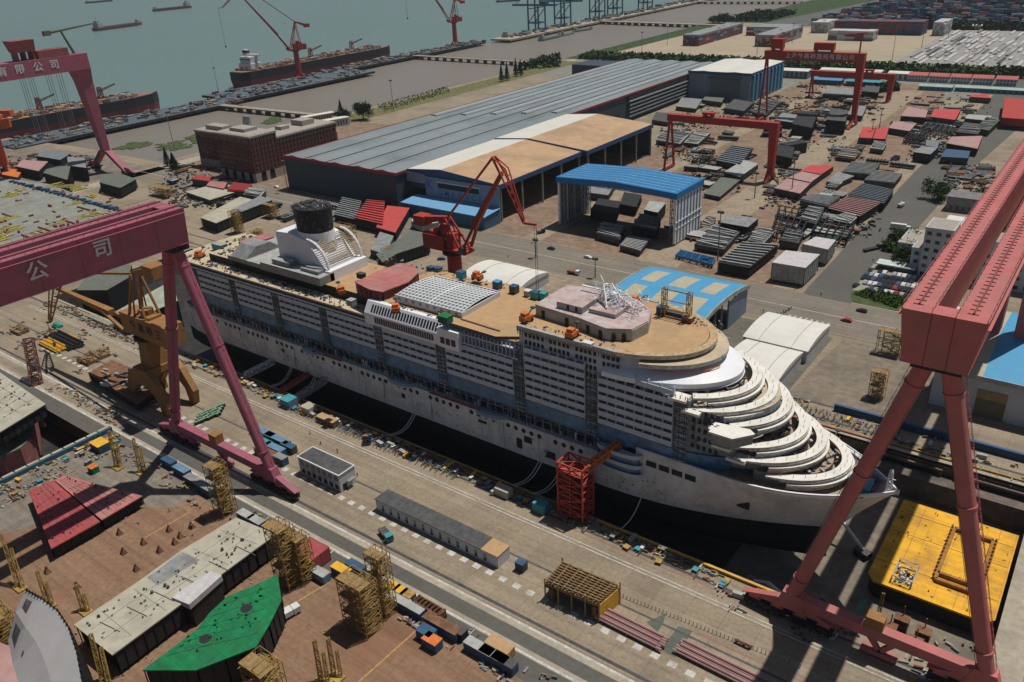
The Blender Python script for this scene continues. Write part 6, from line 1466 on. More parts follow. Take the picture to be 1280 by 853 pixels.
m = MB(); m.box(-2.5,2.5,-1.6,1.6,0,1.2); m.blob((0,0,1.2),1.8,2,sq=(1.4,.9,.6)); solid('covered_pallet', m, mat('teal_tarp',(.03,.24,.20),.7), 'small pile under green teal cover beside the black pipes', 'pallet', at(72,409))
# drums below the left crane
dm = MB(); dm.tube((0,0,0),(0,0,1.2),.75,n=10); dm.tube((0,0,1.2),(0,0,1.28),.6,n=10,mi=1); dme = dm.mesh('drum', [BLACK, mat('drum_green',(.16,.26,.18),.6)])
for i in range(9):
    for j in range(4):
        o = bpy.data.objects.new('drum', dme); C.objects.link(o); p = at(246+i*3.6+j*1.6, 531-i*1.5+j*-3.6); o.location = (p.x+random.uniform(-.3,.3),p.y,0); tag(o, 'round black drum with pale green lid in the cluster under the left crane', 'drum', 'cluster of drums under the left crane')
# ------------------------------------------------------------------ edge of the dock: kerb beams, crates, cables, bicycles
for (x0,x1,y,lab,col) in ((-300,-108,163.4,'long yellow cable tray along the near dock edge left of the red tower',YEL),(-99,-45,163.4,'orange yellow cable tray along the near dock edge right of the red tower',YELB),(-300,-110,161.6,'thin brown pipe run beside the long yellow tray',RUST),(-60,0,249.2,'yellow pipe run along the far dock edge',YEL),(-95,-45,248.6,'pink hose run along the far dock edge behind the bow',PINK)):
    t = thing('cable_tray', lab, 'cable tray', (x0,y,0)); m = MB(); m.box(0,x1-x0,-.3,.3,.4,.9); m.build('tray', col, t); m = MB()
    for k in range(int((x1-x0)/6)): m.box(k*6,k*6+.3,-.3,.3,0,.4)
    m.build('foot', DGREY, t)
t = thing('quay_railing', 'low post railing between the quay lanes below the green patches', 'railing', at(775,745)); b = at(1000,835)-t.location; m = MB()
n = 46
for k in range(n+1): p = b*(k/n); m.beam((p.x,p.y,0),(p.x,p.y,1.3),.16)
m.beam((0,0,1.2),(b.x,b.y,1.2),.06); m.build('post', TANL, t)
r3 = random.Random(8); crs = []
for k in range(6):
    m = MB(); l, w, h = r3.uniform(1.2,3), r3.uniform(.9,1.8), r3.uniform(.7,1.8); m.box(-l/2,l/2,-w/2,w/2,0,h); m.box(-l/2-.05,l/2+.05,-w/2-.05,w/2+.05,h,h+.1,1); crs.append((m.mesh('crate', [(RUST,YEL,CREAM,DGREY,CBLUE,GREY)[k],(YEL,YELB,LGREY,GREY,TEAL,WHITE)[k]]), ('brown crate with yellow lid standing along the dock edges','yellow crate standing along the dock edges','cream crate with pale lid standing along the dock edges','dark grey crate standing along the dock edges','blue crate with teal lid standing along the dock edges','grey crate with white lid standing along the dock edges')[k]))
for i in range(150):
    k = r3.randrange(6)
    if i < 95: x, y = r3.uniform(-300,-45), r3.uniform(157.5,162.5)
    elif i < 130: x, y = r3.uniform(-130,60), r3.uniform(248.5,258)
    else: x, y = r3.uniform(-273,-262), r3.uniform(64,108)
    if -112 < x < -94 and y < 170: continue
    o = bpy.data.objects.new('crate', crs[k][0]); C.objects.link(o); o.location = (x,y,0); o.rotation_euler = (0,0,r3.uniform(-.2,.2)+r3.choice((0,R(90)))); tag(o, crs[k][1].replace('along the dock edges', 'at the end of the next dock' if x < -261 and y < 110 else 'on the far quay' if y > 200 else 'by the orange crane side of the dock' if x < -245 else 'near the bicycles' if x < -170 else 'left of the red stair tower' if x < -104 else 'right of the red stair tower'), 'crate', 'crates along the dock edges')
bk = MB()
for x in (-.55,.55):
    for a in range(8): bk.beam((x+.33*math.cos(a*R(45)),0,.36+.33*math.sin(a*R(45))),(x+.33*math.cos((a+1)*R(45)),0,.36+.33*math.sin((a+1)*R(45))),.05)
bk.beam((-.55,0,.36),(-.2,0,.85),.05); bk.beam((-.2,0,.85),(.42,0,.85),.05); bk.beam((.55,0,.36),(.4,0,1.0),.05); bk.beam((-.05,0,.3),(.42,0,.85),.05); bk.beam((.4,-.28,1.02),(.4,.28,1.02),.05); bk.box(-.32,-.08,-.07,.07,.9,.97); bk.box(-.75,-.4,-.12,.12,.72,.76)
bms = [bk.mesh('bicycle', m_) for m_ in (LGREY, DGREY, CBLUE, RUST)]
nb = 0
for (x0,x1,y0,y1,n) in ((-236,-208,156.5,160.5,70),(-206,-172,156.8,160.6,80),(-168,-148,157,159.5,35),(-72,-38,253.5,258.5,80),(0,20,255,258,18)):
    for k in range(n):
        o = bpy.data.objects.new('bicycle', bms[r3.randrange(4)]); C.objects.link(o); o.location = (x0+(x1-x0)*(k//4)/(n/4)+r3.uniform(-.3,.3), y0+(y1-y0)*(k % 4)/3.6+r3.uniform(-.3,.3), 0); o.rotation_euler = (0,0,R(90)+r3.uniform(-.5,.5)); o.scale = (1.35,1.35,1.2)
        tag(o, 'parked bicycle in the rows on the near quay by the dock edge' if y0 < 200 else 'parked bicycle in the rows on the far quay behind the ship bow', 'bicycle', 'bicycles parked on the near quay' if y0 < 200 else 'bicycles parked on the far quay')
# gangways and hoses reaching to the ship
def gangway(lab, a, b, w, col):
    a, b = Vector(a), Vector(b); t = thing('gangway', lab, 'gangway', a); d = b-a; m = MB(); m.truss((0,0,0), d, w, w, 8, .14); m.build('truss', col, t); m = MB(); n = Vector((-d.y,d.x,0)).normalized()*w*.4; m.add([-n-Vector((0,0,w*.4)), n-Vector((0,0,w*.4)), d+n-Vector((0,0,w*.4)), d-n-Vector((0,0,w*.4))], [(0,1,2,3)]); m.add([-n-Vector((0,0,w*.3)), n-Vector((0,0,w*.3)), d+n-Vector((0,0,w*.3)), d-n-Vector((0,0,w*.3))], [(3,2,1,0)]); m.build('walkway', LGREY, t)
gangway('cream gangway crossing to the ship beside the light blue cabin', (-233,163,1.5), (-228,174,6), 2.2, CREAM)
gangway('red gangway crossing to the ship left of the cream one', (-243,163,1.2), (-238,173.5,5.5), 1.6, RRED)
gangway('white gangway farther left near the pink crane leg', (-266,163,1.5), (-260,173.5,5), 2, WHITE)
gangway('teal gangway at the foot of the red stair tower', (-113,163,1.2), (-108,173.5,7), 2.2, TEAL)
def hose(lab, a, b, sag, n=2):
    m = MB()
    for j in range(n):
        pts = []
        for i in range(13): u = i/12; p = Vector(a).lerp(Vector(b), u)+Vector((j*1.1,0,0)); p.z -= sag*math.sin(math.pi*u)*(1-.3*u); pts.append(p-Vector(a))
        m.path(pts, .17, 5)
    solid('air_hose', m, PIPEW, lab, 'hose', a)
for x, lab in ((-250,'pair of white hoses hanging to the quay nearest the stern'),(-236,'pair of white hoses above the light blue cabin'),(-184,'pair of white hoses hanging midships left of the promenade bay'),(-130,'pair of white hoses left of the red stair tower'),(-122,'pair of white hoses just left of the red stair tower')):
    hose(lab, (x+5,173,11), (x-1,163,1), 4.5)
hose('single white hose hanging from the hull right of the red stair tower', (-90,173,9), (-92,163,1), 3, 1)
# ------------------------------------------------------------------ right end of the dock
t = thing('yellow_deck_section', 'bright yellow deck section with raised frame lying in the dock at right', 'ship section', (-15,210,-12)); m = MB()
pl = [(-15.5,-18),(-13.5,-20.6),(13.5,-20.6),(15.5,-18.5),(15.5,20.5),(-15.5,20.5)]
m.prism([(x*.97,y*.97) for x, y in pl], .6, 5.4); m.build('side', BLACK, t); m = MB(); m.prism(pl, 5.4, 6.0); m.build('deck', mat('yellow_deck',(.72,.38,.022),.7,.12,.2,dirt=(.38,.20,.05),dscale=.14,damt=.8,slab=7), t)
m = MB()
for a, b in (((0,-12),(0,13)),((10,-12),(10,13)),((0,13),(10,13)),((0,-12),(10,-12)),((0,-9),(10,-9))): m.beam((*a,6.8),(*b,6.8),.9)
for k in range(14): m.box(-.9,-.4,-11+k*1.8,-10.6+k*1.8,6,8); m.box(10.4,10.9,-11+k*1.8,-10.6+k*1.8,6,8)
m.build('raised_frame', mat('frame_brown',(.30,.15,.04),.8,.3), t)
t = thing('equipment_cage', 'white wire equipment cage standing on the yellow deck section', 'cage', (-22,195.5,-6)); m = MB(); m.tower((0,0,0), 5, 8, 2.4, 2, .09); m.build('frame', LGREY, t); m = MB()
for _ in range(30): m.obox((random.uniform(-2,2),random.uniform(-3.4,3.4),.1),random.uniform(.4,1),.5,random.uniform(.4,1.4),random.uniform(0,3),random.choice((0,1)))
m.build('load', [WRAP,DGREY], t)
for i, (x, y, lab) in enumerate(((-21,178,'rusty machine with platform, left of the four in the dock corner'),(-19,182.5,'rusty machine farthest back of the four in the dock corner'),(-14.5,176.5,'rusty machine nearest of the four in the dock corner'),(-13.5,181,'rusty machine at right of the four in the dock corner'))):
    t = thing('lifting_machine', lab, 'machine', (x,y,-12)); m = MB(); m.box(-1.8,1.8,-1.4,1.4,3.2,3.6); m.tower((0,0,0), 3.2, 2.6, 3.2, 2, .12); m.build('frame', RUST, t); m = MB(); m.box(-1.5,1.5,-1,1,.3,1.6); m.tube((0,1.2,0),(0,1.2,6.5),.16); m.build('engine', mat('machine_rust',(.26,.13,.07),.8,.3), t)
t = thing('prop_mast', 'tall thin yellow mast on the dock floor beside the yellow section', 'prop', (-24,176,-12)); m = MB(); m.truss((0,0,0),(0,3,12),.9,.6,9,.09); m.build('mast', YEL, t); m = MB(); m.box(-1.5,1.5,-1.5,1.5,0,.6); m.build('base', RUST, t)
m = MB(); m.box(-.9,.9,-9,9,0,.1); o = solid('green_walkway', m, mat('walk_green',(.10,.24,.17),.8,.2), 'narrow green walkway strip on the floor at the dock corner', 'walkway', (-29.5,179,-11.9))
t = thing('mixer', 'grey round machine beside the tall mast at the dock corner', 'machine', (-27,173,-12)); m = MB(); m.tube((0,0,0),(0,0,2.4),2,1.4,12); m.box(-2.5,2.5,-.6,.6,2.4,2.9); m.build('drum', GREY, t)
def arm(lab, x, y, z, rz):
    t = thing('boom_lift', lab, 'boom lift', (x,y,z), rz); m = MB(); m.box(-2.2,2.2,-1.4,1.4,.6,2.2); m.build('chassis', DGREY, t); m = MB()
    for a in (-1.4,1.4):
        for b in (-1.3,1.3): m.tube((a,b-.25,.7),(a,b+.25,.7),.7,n=12)
    m.build('wheel', BLACK, t); m = MB(); m.beam((0,0,2.4),(-9,0,8.5),.8); m.beam((-9,0,8.5),(-12.5,0,8),.5); m.build('boom', WHITE, t); m = MB(); m.tower((-13.3,0,7.2),1.6,1.6,1.3,1,.07); m.build('basket', LGREY, t)
arm('white boom lift on the dock floor under the ship bow', -35, 205, -12, R(-20)); arm('white boom lift with folded arm left of the right crane leg', -42, 172, -12, R(10)); arm('white boom lift with low arm right of the crane leg shadow', -38.5, 177, -12, R(60))
# barrier along the next dock edge
t = thing('dock_barrier', 'blue and cream barrier along the end of the next dock', 'barrier', (-276.2,60,0)); m = MB(); m.box(-.8,.8,0,51,.05,1.6,0,0); m.build('panel', mat('barrier_blue',(.03,.10,.15),.6,.2), t); m = MB()
for k in range(12): m.box(-1.0,.2,k*4.2+.2,k*4.2+3.9,1.62,1.9)
m.build('cap', CREAM, t)

# dusty concrete strips, and small debris over the quays and the brown yard
for y0, y1 in ((111.9,113.1),(117.1,118.7)): sheet('quay_patch', [(-430,y0),(60,y0),(60,y1),(-430,y1)], .035, CONC2, False)
m = MB(); r5 = random.Random(77)
def scatter(n, x0, x1, y0, y1, s=1.0, clump=6):
    cs = [(r5.uniform(x0,x1), r5.uniform(y0,y1)) for _ in range(max(1,n//clump))]
    for _ in range(n):
        c = r5.choice(cs); m.obox((min(x1,max(x0,c[0]+r5.gauss(0,2))), min(y1,max(y0,c[1]+r5.gauss(0,.8))), .06), r5.uniform(.3,2.2)*s, r5.uniform(.15,.6)*s, r5.uniform(.1,.8)*s, r5.choice((0,R(90),.3)), r5.choice((0,0,1,2,2,3,4,5,5)))
scatter(520,-300,-45,158,163.4); scatter(330,-300,-60,160.6,162.6,.8); scatter(260,-425,-290,124,160); scatter(420,-425,-300,156,163.6); scatter(260,-270,-60,101.5,110.5); scatter(240,-272,-60,20,106,.6,3); scatter(420,-120,60,248.8,262); scatter(240,-275,-262,62,108); scatter(160,-330,-278,113,119,.8); scatter(120,-60,20,152,163.5)
for _ in range(60): x = r5.uniform(-29,0); y = r5.uniform(166,186); m.obox((x,y,-11.9), r5.uniform(.4,2), .4, .6, r5.uniform(0,3), r5.choice((0,1,5)))
struct('debris', m, [DGREY,LGREY,RUST,YEL,CREAM,GREY], 'stuff')
# painted lines on the decks of the front sections and lane lines on the yard
m = MB()
for a, b in (((322,602),(238,655)),((455,780),(620,700)) if 0 else ((372,752),(412,728)),((448,853),(532,778)),((182,672),(238,640))):
    p, q = at(*a), at(*b); n = Vector((-(q-p).y,(q-p).x,0)).normalized()*.22; m.add([(p.x-n.x,p.y-n.y,.05),(q.x-n.x,q.y-n.y,.05),(q.x+n.x,q.y+n.y,.05),(p.x+n.x,p.y+n.y,.05)], [(0,1,2,3)])
struct('yard_marking', m, mat('orange_line',(.42,.24,.09),.9,.3,1))

# lugs, seams and hatches welded on the tops of the front sections
def detail(px, h, n, col, lab):
    ps = [at(x,y,h) for x, y in px]; c = sum(ps, Vector())/len(ps); o = min((q for q in bpy.data.objects if q.type == 'EMPTY' and q.name.startswith('ship_block')), key=lambda q: (q.location.xy-c.xy).length)
    m = MB(); L = Vector(o.location)
    def rnd(): u, v = r5.random(), r5.random(); return ps[0].lerp(ps[1],u).lerp(ps[3].lerp(ps[2],u),v)-L
    for _ in range(n): p = rnd(); m.obox((p.x,p.y,h), r5.uniform(.2,.7), r5.uniform(.15,.4), r5.uniform(.2,.7), r5.choice((0,R(90),.6)))
    for k in range(5): u = (k+.5)/5; a, b = ps[0].lerp(ps[1],u)-L, ps[3].lerp(ps[2],u)-L; m.beam((a.x,a.y,h+.03),(b.x,b.y,h+.03),.1)
    for k in range(2): v = (k+.7)/2.6; a, b = ps[0].lerp(ps[3],v)-L, ps[1].lerp(ps[2],v)-L; m.beam((a.x,a.y,h+.03),(b.x,b.y,h+.03),.1)
    m.build('deck_lugs', col, o)['kind'] = 'stuff'
detail([(40,616),(60,603),(120,648),(66,682)], 4.6, 18, DGREY, '')
detail([(72,601),(84,597),(170,620),(126,645)], 4.6, 18, DGREY, '')
detail([(105,778),(292,652),(338,668),(142,812)], 7.5, 60, GREY, '')
detail([(200,828),(285,750),(340,726),(320,800)], 9, 34, mat('green_dark',(.01,.12,.05),.8), '')
detail([(0,470),(50,500),(10,525),(-40,500)], 10, 40, DGREY, '')
m = MB()
for _ in range(45): m.obox((r5.uniform(-29,0),r5.uniform(191,230),-5.99), r5.uniform(.2,1.2), r5.uniform(.15,.5), r5.uniform(.05,.5), r5.choice((0,R(90),.5)), 0)
for x in (-24,-9,-4): m.beam((x,190,-5.96),(x,230,-5.96),.1)
for y in (199,214,224): m.beam((-30,y,-5.96),(0,y,-5.96),.1)
struct('deck_debris', m, mat('brown_bits',(.22,.12,.04),.9), 'stuff')
# ------------------------------------------------------------------ land beyond the yard
PAD = mat('tan_pad', (.36,.30,.215), .9, .08, .05, dirt=(.29,.25,.19), dscale=.01, damt=.6)
HEDGE = mat('hedge_green', (.035,.06,.022), 1, .5, .12, dirt=(.07,.09,.03), dscale=.06, damt=.5)
GREYP = mat('grey_storage_pad', (.27,.265,.245), .9, .12, .05)
sheet('storage_pad', [(-640,1030),(-640,1120),(-590,1420),(-165,1420),(-104,1040)], .04, PAD, False)
sheet('storage_pad', [(-246,1045),(-250,1410),(300,1410),(300,1045)], .05, GREYP, False)
sheet('storage_pad', [(-560,1440),(-520,2300),(900,2300),(900,1450)], .04, mat('dark_pad',(.10,.105,.10),.9,.2,.05), False)
sheet('grass', [(-662,1000),(-660,1470),(-618,1470),(-625,1000)], .06, HEDGE, False)
sheet('grass', [(-652,560),(-655,980),(-618,980),(-618,560)], .06, mat('dry_grass',(.14,.135,.06),1,.4,.2,dirt=(.08,.10,.035),dscale=.08,damt=.7), False)
sheet('grass', [(-650,1480),(-560,1480),(-440,2300),(-615,2300)], .06, HEDGE, False)
sheet('grass', [at(1063,366).to_tuple()[:2],at(1100,357).to_tuple()[:2],at(1145,368).to_tuple()[:2],at(1190,392).to_tuple()[:2],at(1120,389).to_tuple()[:2],at(1065,378).to_tuple()[:2]], .08, GRASS, False)
sheet('grass', [(0,262),(0,0),(0,0)], .0, GRASS, False) if 0 else None
sheet('yard_floor', [(-640,860),(-640,1000),(-100,985),(200,985),(200,860)], .015, mat('village_ground',(.20,.20,.17),.9,.25,.1), False)
sheet('car_park', [at(x,y).to_tuple()[:2] for x, y in ((1066,363),(1092,330),(1170,345),(1150,372))], .06, mat('car_park_pale',(.27,.26,.21),.9,.15,.4), False)
LEAF = mat('leaf_green', (.045,.08,.022), 1, .4, .35, dirt=(.08,.11,.035), dscale=.25, damt=.5, spec=0)
LEAFD = mat('leaf_dark', (.022,.042,.018), 1, .4, .35, spec=0)
BARK = mat('bark', (.09,.065,.045), .95, .3)
def leaves(n, rx, rz, zc, s, shape='round'):
    m = MB()
    cl = [(Vector((random.gauss(0,.5)*rx, random.gauss(0,.5)*rx, zc+random.uniform(-.8,.8)*rz)), random.uniform(.25,.5)*rx) for _ in range(12)]
    for i in range(n):
        if shape == 'cone': h = random.random(); r_ = rx*(1-h)*random.uniform(.35,1.05); a = random.uniform(0,6.28); p = Vector((r_*math.cos(a), r_*math.sin(a), zc-rz+2*rz*h))
        else:
            c, rr = random.choice(cl); p = c+Vector((random.gauss(0,1),random.gauss(0,1),random.gauss(0,.8)))*rr*.6
        d1 = Vector((random.uniform(-1,1),random.uniform(-1,1),random.uniform(-.6,.6))).normalized()*s*random.uniform(.5,1.3); d2 = d1.cross(Vector((random.uniform(-1,1),random.uniform(-1,1),random.uniform(-1,1)))).normalized()*s*random.uniform(.4,.9)
        m.add([p-d1, p-d2*.6, p+d1, p+d2], [(0,1,2,3)])
    return m
def tree(label, x, y, h, r, kind='round', group=None, leaf=None):
    t = thing('tree' if kind == 'round' else 'conifer_tree', label, 'tree', (x,y,0), random.uniform(0,6), group)
    m = MB(); m.tube((0,0,0),(0.1*r,0,h*.55),h*.035,h*.018,7)
    for k in range(6): a = k*1.05; m.tube((0,0,h*(.3+.05*k)),(r*.55*math.cos(a),r*.55*math.sin(a),h*(.5+.06*k)),h*.014,h*.005,5)
    m.build('trunk', BARK, t)
    (leaves(2600, r, h*.36, h*.62, r*.10) if kind == 'round' else leaves(1800, r, h*.46, h*.54, r*.13, 'cone')).build('crown', leaf or (LEAF if kind == 'round' else LEAFD), t)
    return t
def tp(x, y): v = at(x,y); return v.x, v.y
T0 = tree('round green tree at the side road beside the grey shed', *tp(1172,250), 13, 7)
for i, (x, y, h, r, lab, kd) in enumerate(((1150,335,9,6,'bushy green tree beside the small pale canopy house','round'),(1135,328,9,7,'broad green tree in front of the low office wing','round'),(1148,312,10,7,'large green tree against the white office wall','round'),(1128,306,8,5,'small green tree nearest the side road by the white van','round'),
      (455,150,17,9,'large dark tree at the basin corner right of a smaller one','round'),(430,153,12,8,'lower dark tree left of the large one at the basin corner','round'),(426,140,13,3,'slim dark conifer behind the basin corner trees','cone'),
      (627,102,20,4,'dark conifer leftmost of four along the basin bank','cone'),(634,101,22,4,'dark conifer second of four along the basin bank','cone'),(645,96,22,4,'dark conifer third of four along the basin bank','cone'),(651,95,20,4,'dark conifer rightmost of four along the basin bank','cone'),
      (210,208,16,3.5,'tall dark cypress left of two near the far pink crane','cone'),(219,213,14,5,'dark bushy conifer right of the cypress near the far pink crane','cone'),(1268,240,12,7,'green tree seen between the twin girders of the pink crane','round'),(1250,290,9,6,'green tree low between the twin girders','round'),
      (905,30,14,12,'dark round tree at the creek near the container stacks','round'),(892,29,10,9,'smaller dark tree at the creek left of the round one','round'))):
    tree(lab, *tp(x,y), h, r, kd, leaf=LEAFD if y < 160 else None)
def ground_bush(name, pts, n, h, s, lab=None):
    m = MB(); ps = [at(*p) if max(p) < 1400 and p[1] < 900 and p[0] > -50 else Vector((*p,0)) for p in pts]
    for i in range(n):
        a, b = random.random(), random.random(); p = ps[0].lerp(ps[1], a).lerp(ps[3].lerp(ps[2], a), b)+Vector((0,0,random.random()**1.4*h))
        d1 = Vector((random.uniform(-1,1),random.uniform(-1,1),random.uniform(-.3,.6))).normalized()*s*random.uniform(.5,1.3); d2 = d1.cross(Vector((random.uniform(-1,1),random.uniform(-1,1),random.uniform(-1,1)))).normalized()*s*random.uniform(.4,.9)
        m.add([p-d1, p-d2, p+d1, p+d2], [(0,1,2,3)])
    struct(name, m, LEAFD if h > 4 else LEAF, 'stuff')
def wbush(name, x0, x1, y0, y1, n, h, s, mt):
    m = MB()
    for i in range(n):
        p = Vector((random.uniform(x0,x1), random.uniform(y0,y1), random.random()**1.3*h)); d1 = Vector((random.uniform(-1,1),random.uniform(-1,1),random.uniform(-.3,.6))).normalized()*s*random.uniform(.5,1.3); d2 = d1.cross(Vector((random.uniform(-1,1),random.uniform(-1,1),random.uniform(-1,1)))).normalized()*s*random.uniform(.4,.9)
        m.add([p-d1, p-d2, p+d1, p+d2], [(0,1,2,3)])
    struct(name, m, mt, 'stuff')
wbush('tree_belt', -640, 300, 1000, 1038, 11000, 7, 3.2, mat('belt_green',(.05,.085,.03),1,.5,.12,dirt=(.03,.05,.02),dscale=.06,damt=.6,spec=0))
wbush('tree_belt', -640, -560, 1490, 1650, 900, 8, 4, LEAFD); wbush('tree_belt', -290, 500, 1420, 1440, 3200, 11, 4.5, LEAFD)
ground_bush('hedge', [(1066,368),(1095,360),(1140,376),(1120,386)], 1400, 1.6, .7)
ground_bush('hedge', [(640,90),(672,78),(700,72),(702,84)], 700, 8, 2.6)
ground_bush('hedge', [(1090,112),(1120,108),(1125,114),(1095,117)], 600, 6, 2)
ground_bush('hedge', [(470,132),(560,108),(562,116),(480,140)], 900, 1.2, 1.0)
ground_bush('hedge', [(1068,300),(1040,345),(1043,348),(1072,302)], 250, 1.4, .7) if 0 else None
for (px, py, w_, d_) in ((1128,312,9,8),(1140,322,8,9),(1240,250,10,10),(1262,285,9,9),(1190,300,4,4)):
    p_ = at(px,py); wbush('shrubbery', p_.x-w_, p_.x+w_, p_.y-d_, p_.y+d_, 900, 5, 1.1, LEAF) if px != 1190 else None
# container stacks: single containers up to three hundred, the rest as one mass
CC = [mat('cont_red',(.26,.05,.05),.7,.2,.2), CBLUE, mat('cont_white',(.50,.50,.49),.6,.1,.2), mat('cont_grey',(.27,.28,.29),.6,.15,.2), mat('cont_navy',(.04,.075,.13),.6,.2,.2), mat('cont_maroon',(.17,.06,.07),.7,.2,.2), mat('cont_teal',(.05,.2,.24),.6,.2,.2)]
CN = ['red','blue','white','grey','navy','maroon','teal']
cme = []
for mm in CC:
    m = MB(); m.box(-6.05,6.05,-1.2,1.2,0,2.6)
    for k in range(14): m.box(-5.8+k*.85,-5.5+k*.85,-1.25,-1.2,.15,2.45)
    cme.append(m.mesh('container', mm))
spots = []
rc = random.Random(3)
def stack(x0, x1, y0, y1, nz, cols, along='y', top=None):
    nx = int((x1-x0)/(2.6 if along == 'y' else 12.4)); ny = int((y1-y0)/(12.4 if along == 'y' else 2.6))
    for i in range(nx):
        for j in range(ny):
            for k in range(nz):
                if k < nz-1 and 0 < i < nx-1 and 0 < j < ny-1: continue
                if k == nz-1 and rc.random() < .04: continue
                c = rc.choice(cols) if not (top is not None and k == nz-1) else top
                spots.append((x0+(i+.5)*(2.6 if along == 'y' else 12.4), y0+(j+.5)*(12.4 if along == 'y' else 2.6), k*2.65, c, along))
stack(-562,-536,1165,1330,6,[0,3,4,5,1],'y',3); stack(-458,-428,1180,1300,6,[5,3,0,3],'y',3); stack(-520,-440,1300,1345,5,[2,2,3,5],'x',3)
stack(-436,-410,1350,1400,6,[2,3],'y',2); stack(-400,-300,1345,1375,7,[1,4,0,5],'x'); stack(-300,-270,1345,1380,7,[4,0,1],'x'); stack(-262,-245,1345,1395,7,[2,3],'y',2); stack(-384,-318,1268,1295,5,[2,2,5,3],'x',2)
spots.sort(key=lambda s_: (s_[0]**2+s_[1]**2)-(4e5 if s_[2] > 10 else 0))
rest = MB()
for i, (x, y, z, c, al) in enumerate(spots):
    if i < 300:
        o = bpy.data.objects.new('container', cme[c]); C.objects.link(o); o.location = (x,y,z); o.rotation_euler = (0,0,R(90) if al == 'y' else 0)
        tag(o, '%s shipping container in the tall stacks beyond the tree belt' % CN[c], 'container', 'containers in the stacks on the tan pads')
    else:
        a, b = (1.2,6.05) if al == 'y' else (6.05,1.2); rest.box(x-a,x+a,y-b,y+b,z,z+2.6,c)
struct('container_mass', rest, CC, 'stuff')
m = MB()
for _ in range(5200):
    x = rc.uniform(-470,420); y = rc.uniform(1450,2250)
    if abs((x+60)-(y-1450)*.42) < 16 or int(y/33) % 6 == 0: continue
    h = rc.choice((2.6,5.2,7.8,10.4)); x = round(x/13)*13; y = round(y/5.2)*5.2; m.box(x-6,x+6,y-1.2,y+1.2,0,h,rc.choice((0,1,1,3,4,4,5,2,3,6)))
struct('container_mass', m, CC, 'stuff')
m = MB()                                            # long white bundles stored on the grey pad
for _ in range(520):
    x = rc.uniform(-240,120); y = rc.uniform(1050,1390); L = rc.uniform(14,60)
    if x+ (y-1050)*.0 > 60 and y < 1150: continue
    x = round(x/7)*7+rc.uniform(-.6,.6); m.box(x-1.6,x+1.6,y,y+L*.9,.05,rc.uniform(.5,2),rc.choice((0,0,0,1,2,3)))
struct('stored_bundles', m, [WRAP,LGREY,GREY,DGREY], 'stuff')
# rows of low buildings before the tree belt
for i, (x, lab) in enumerate(zip((-192,-172,-152,-132,-111), ('leftmost white house with pink red roof in the row below the tree belt','second white house with pink red roof from the left','middle white house with pink red roof in the row','fourth white house with pink red roof in the row','rightmost white house with pink red roof in the row'))):
    t = thing('row_house', lab, 'house', (x,958,0)); m = MB(); m.box(-9,9,-5,5,0,6.4); m.build('wall', WWALL, t); m = MB(); m.prism_x([(-5.6,6.4),(5.6,6.4),(0,9)], -9.5, 9.5); m.build('roof', mat('house_roof',(.48,.13,.12),.8,.15,.3), t)
    m = MB()
    for f in (1.2,4.2):
        for k in range(6): m.box(-8+k*3,-6.6+k*3,-5.12,-5.02,f,f+1.3)
    m.build('window', GLASS, t)
for i, (x0, x1, y, w, h, rm, wm, lab) in enumerate(((-330,-300,935,18,8,OFFW,BWALL,'pale blue shed with white roof directly behind the white roofed hall'),(-292,-228,950,16,8,OFFW,BWALL,'long pale blue shed with pinkish white roof behind the small gantry'),(-222,-200,955,14,7,OFFW,WWALL,'short white roofed shed right of the small gantry'),
        (-285,-255,905,10,5,LBLUE,CBLUE,'low bright blue shed beneath the small gantry beam'),(-250,-215,905,10,5,TEAL,CBLUE,'low teal blue shed right of the bright blue one'),(-180,-150,905,8,4,mat('greenhouse',(.32,.42,.40),.5,.2,.3),TEAL,'pale green roofed shed in front of the row houses'),(-148,-60,908,8,4,_mats['greenhouse'],TEAL,'long green white shed in front of the rightmost row houses'),(-240,-205,1425,10,6,OFFW,WWALL,'small white shed at the dark belt beyond the storage pad') )):
    t = thing('low_shed', lab, 'shed', (x0,y,0)); W = x1-x0; m = MB(); m.box(0,W,0,w,0,h); m.build('wall', wm, t); m = MB(); m.prism_x([(-.5,h),(w+.5,h),(w/2,h+1.6)], -.4, W+.4); m.build('roof', rm, t)
    m = MB()
    for k in range(int(W/5)): m.box(1.5+k*5,3.8+k*5,-.12,-.02,1,h-1.5)
    m.build('window', GLASS, t)
carl = MB()
t = block([(1252,147),(1290,150),(1290,125),(1256,122)], 9, CRED, 'dark red machine cabin on black frame at the right edge', side=CRED, th=6, name='machine_cabin', cat='cabin')
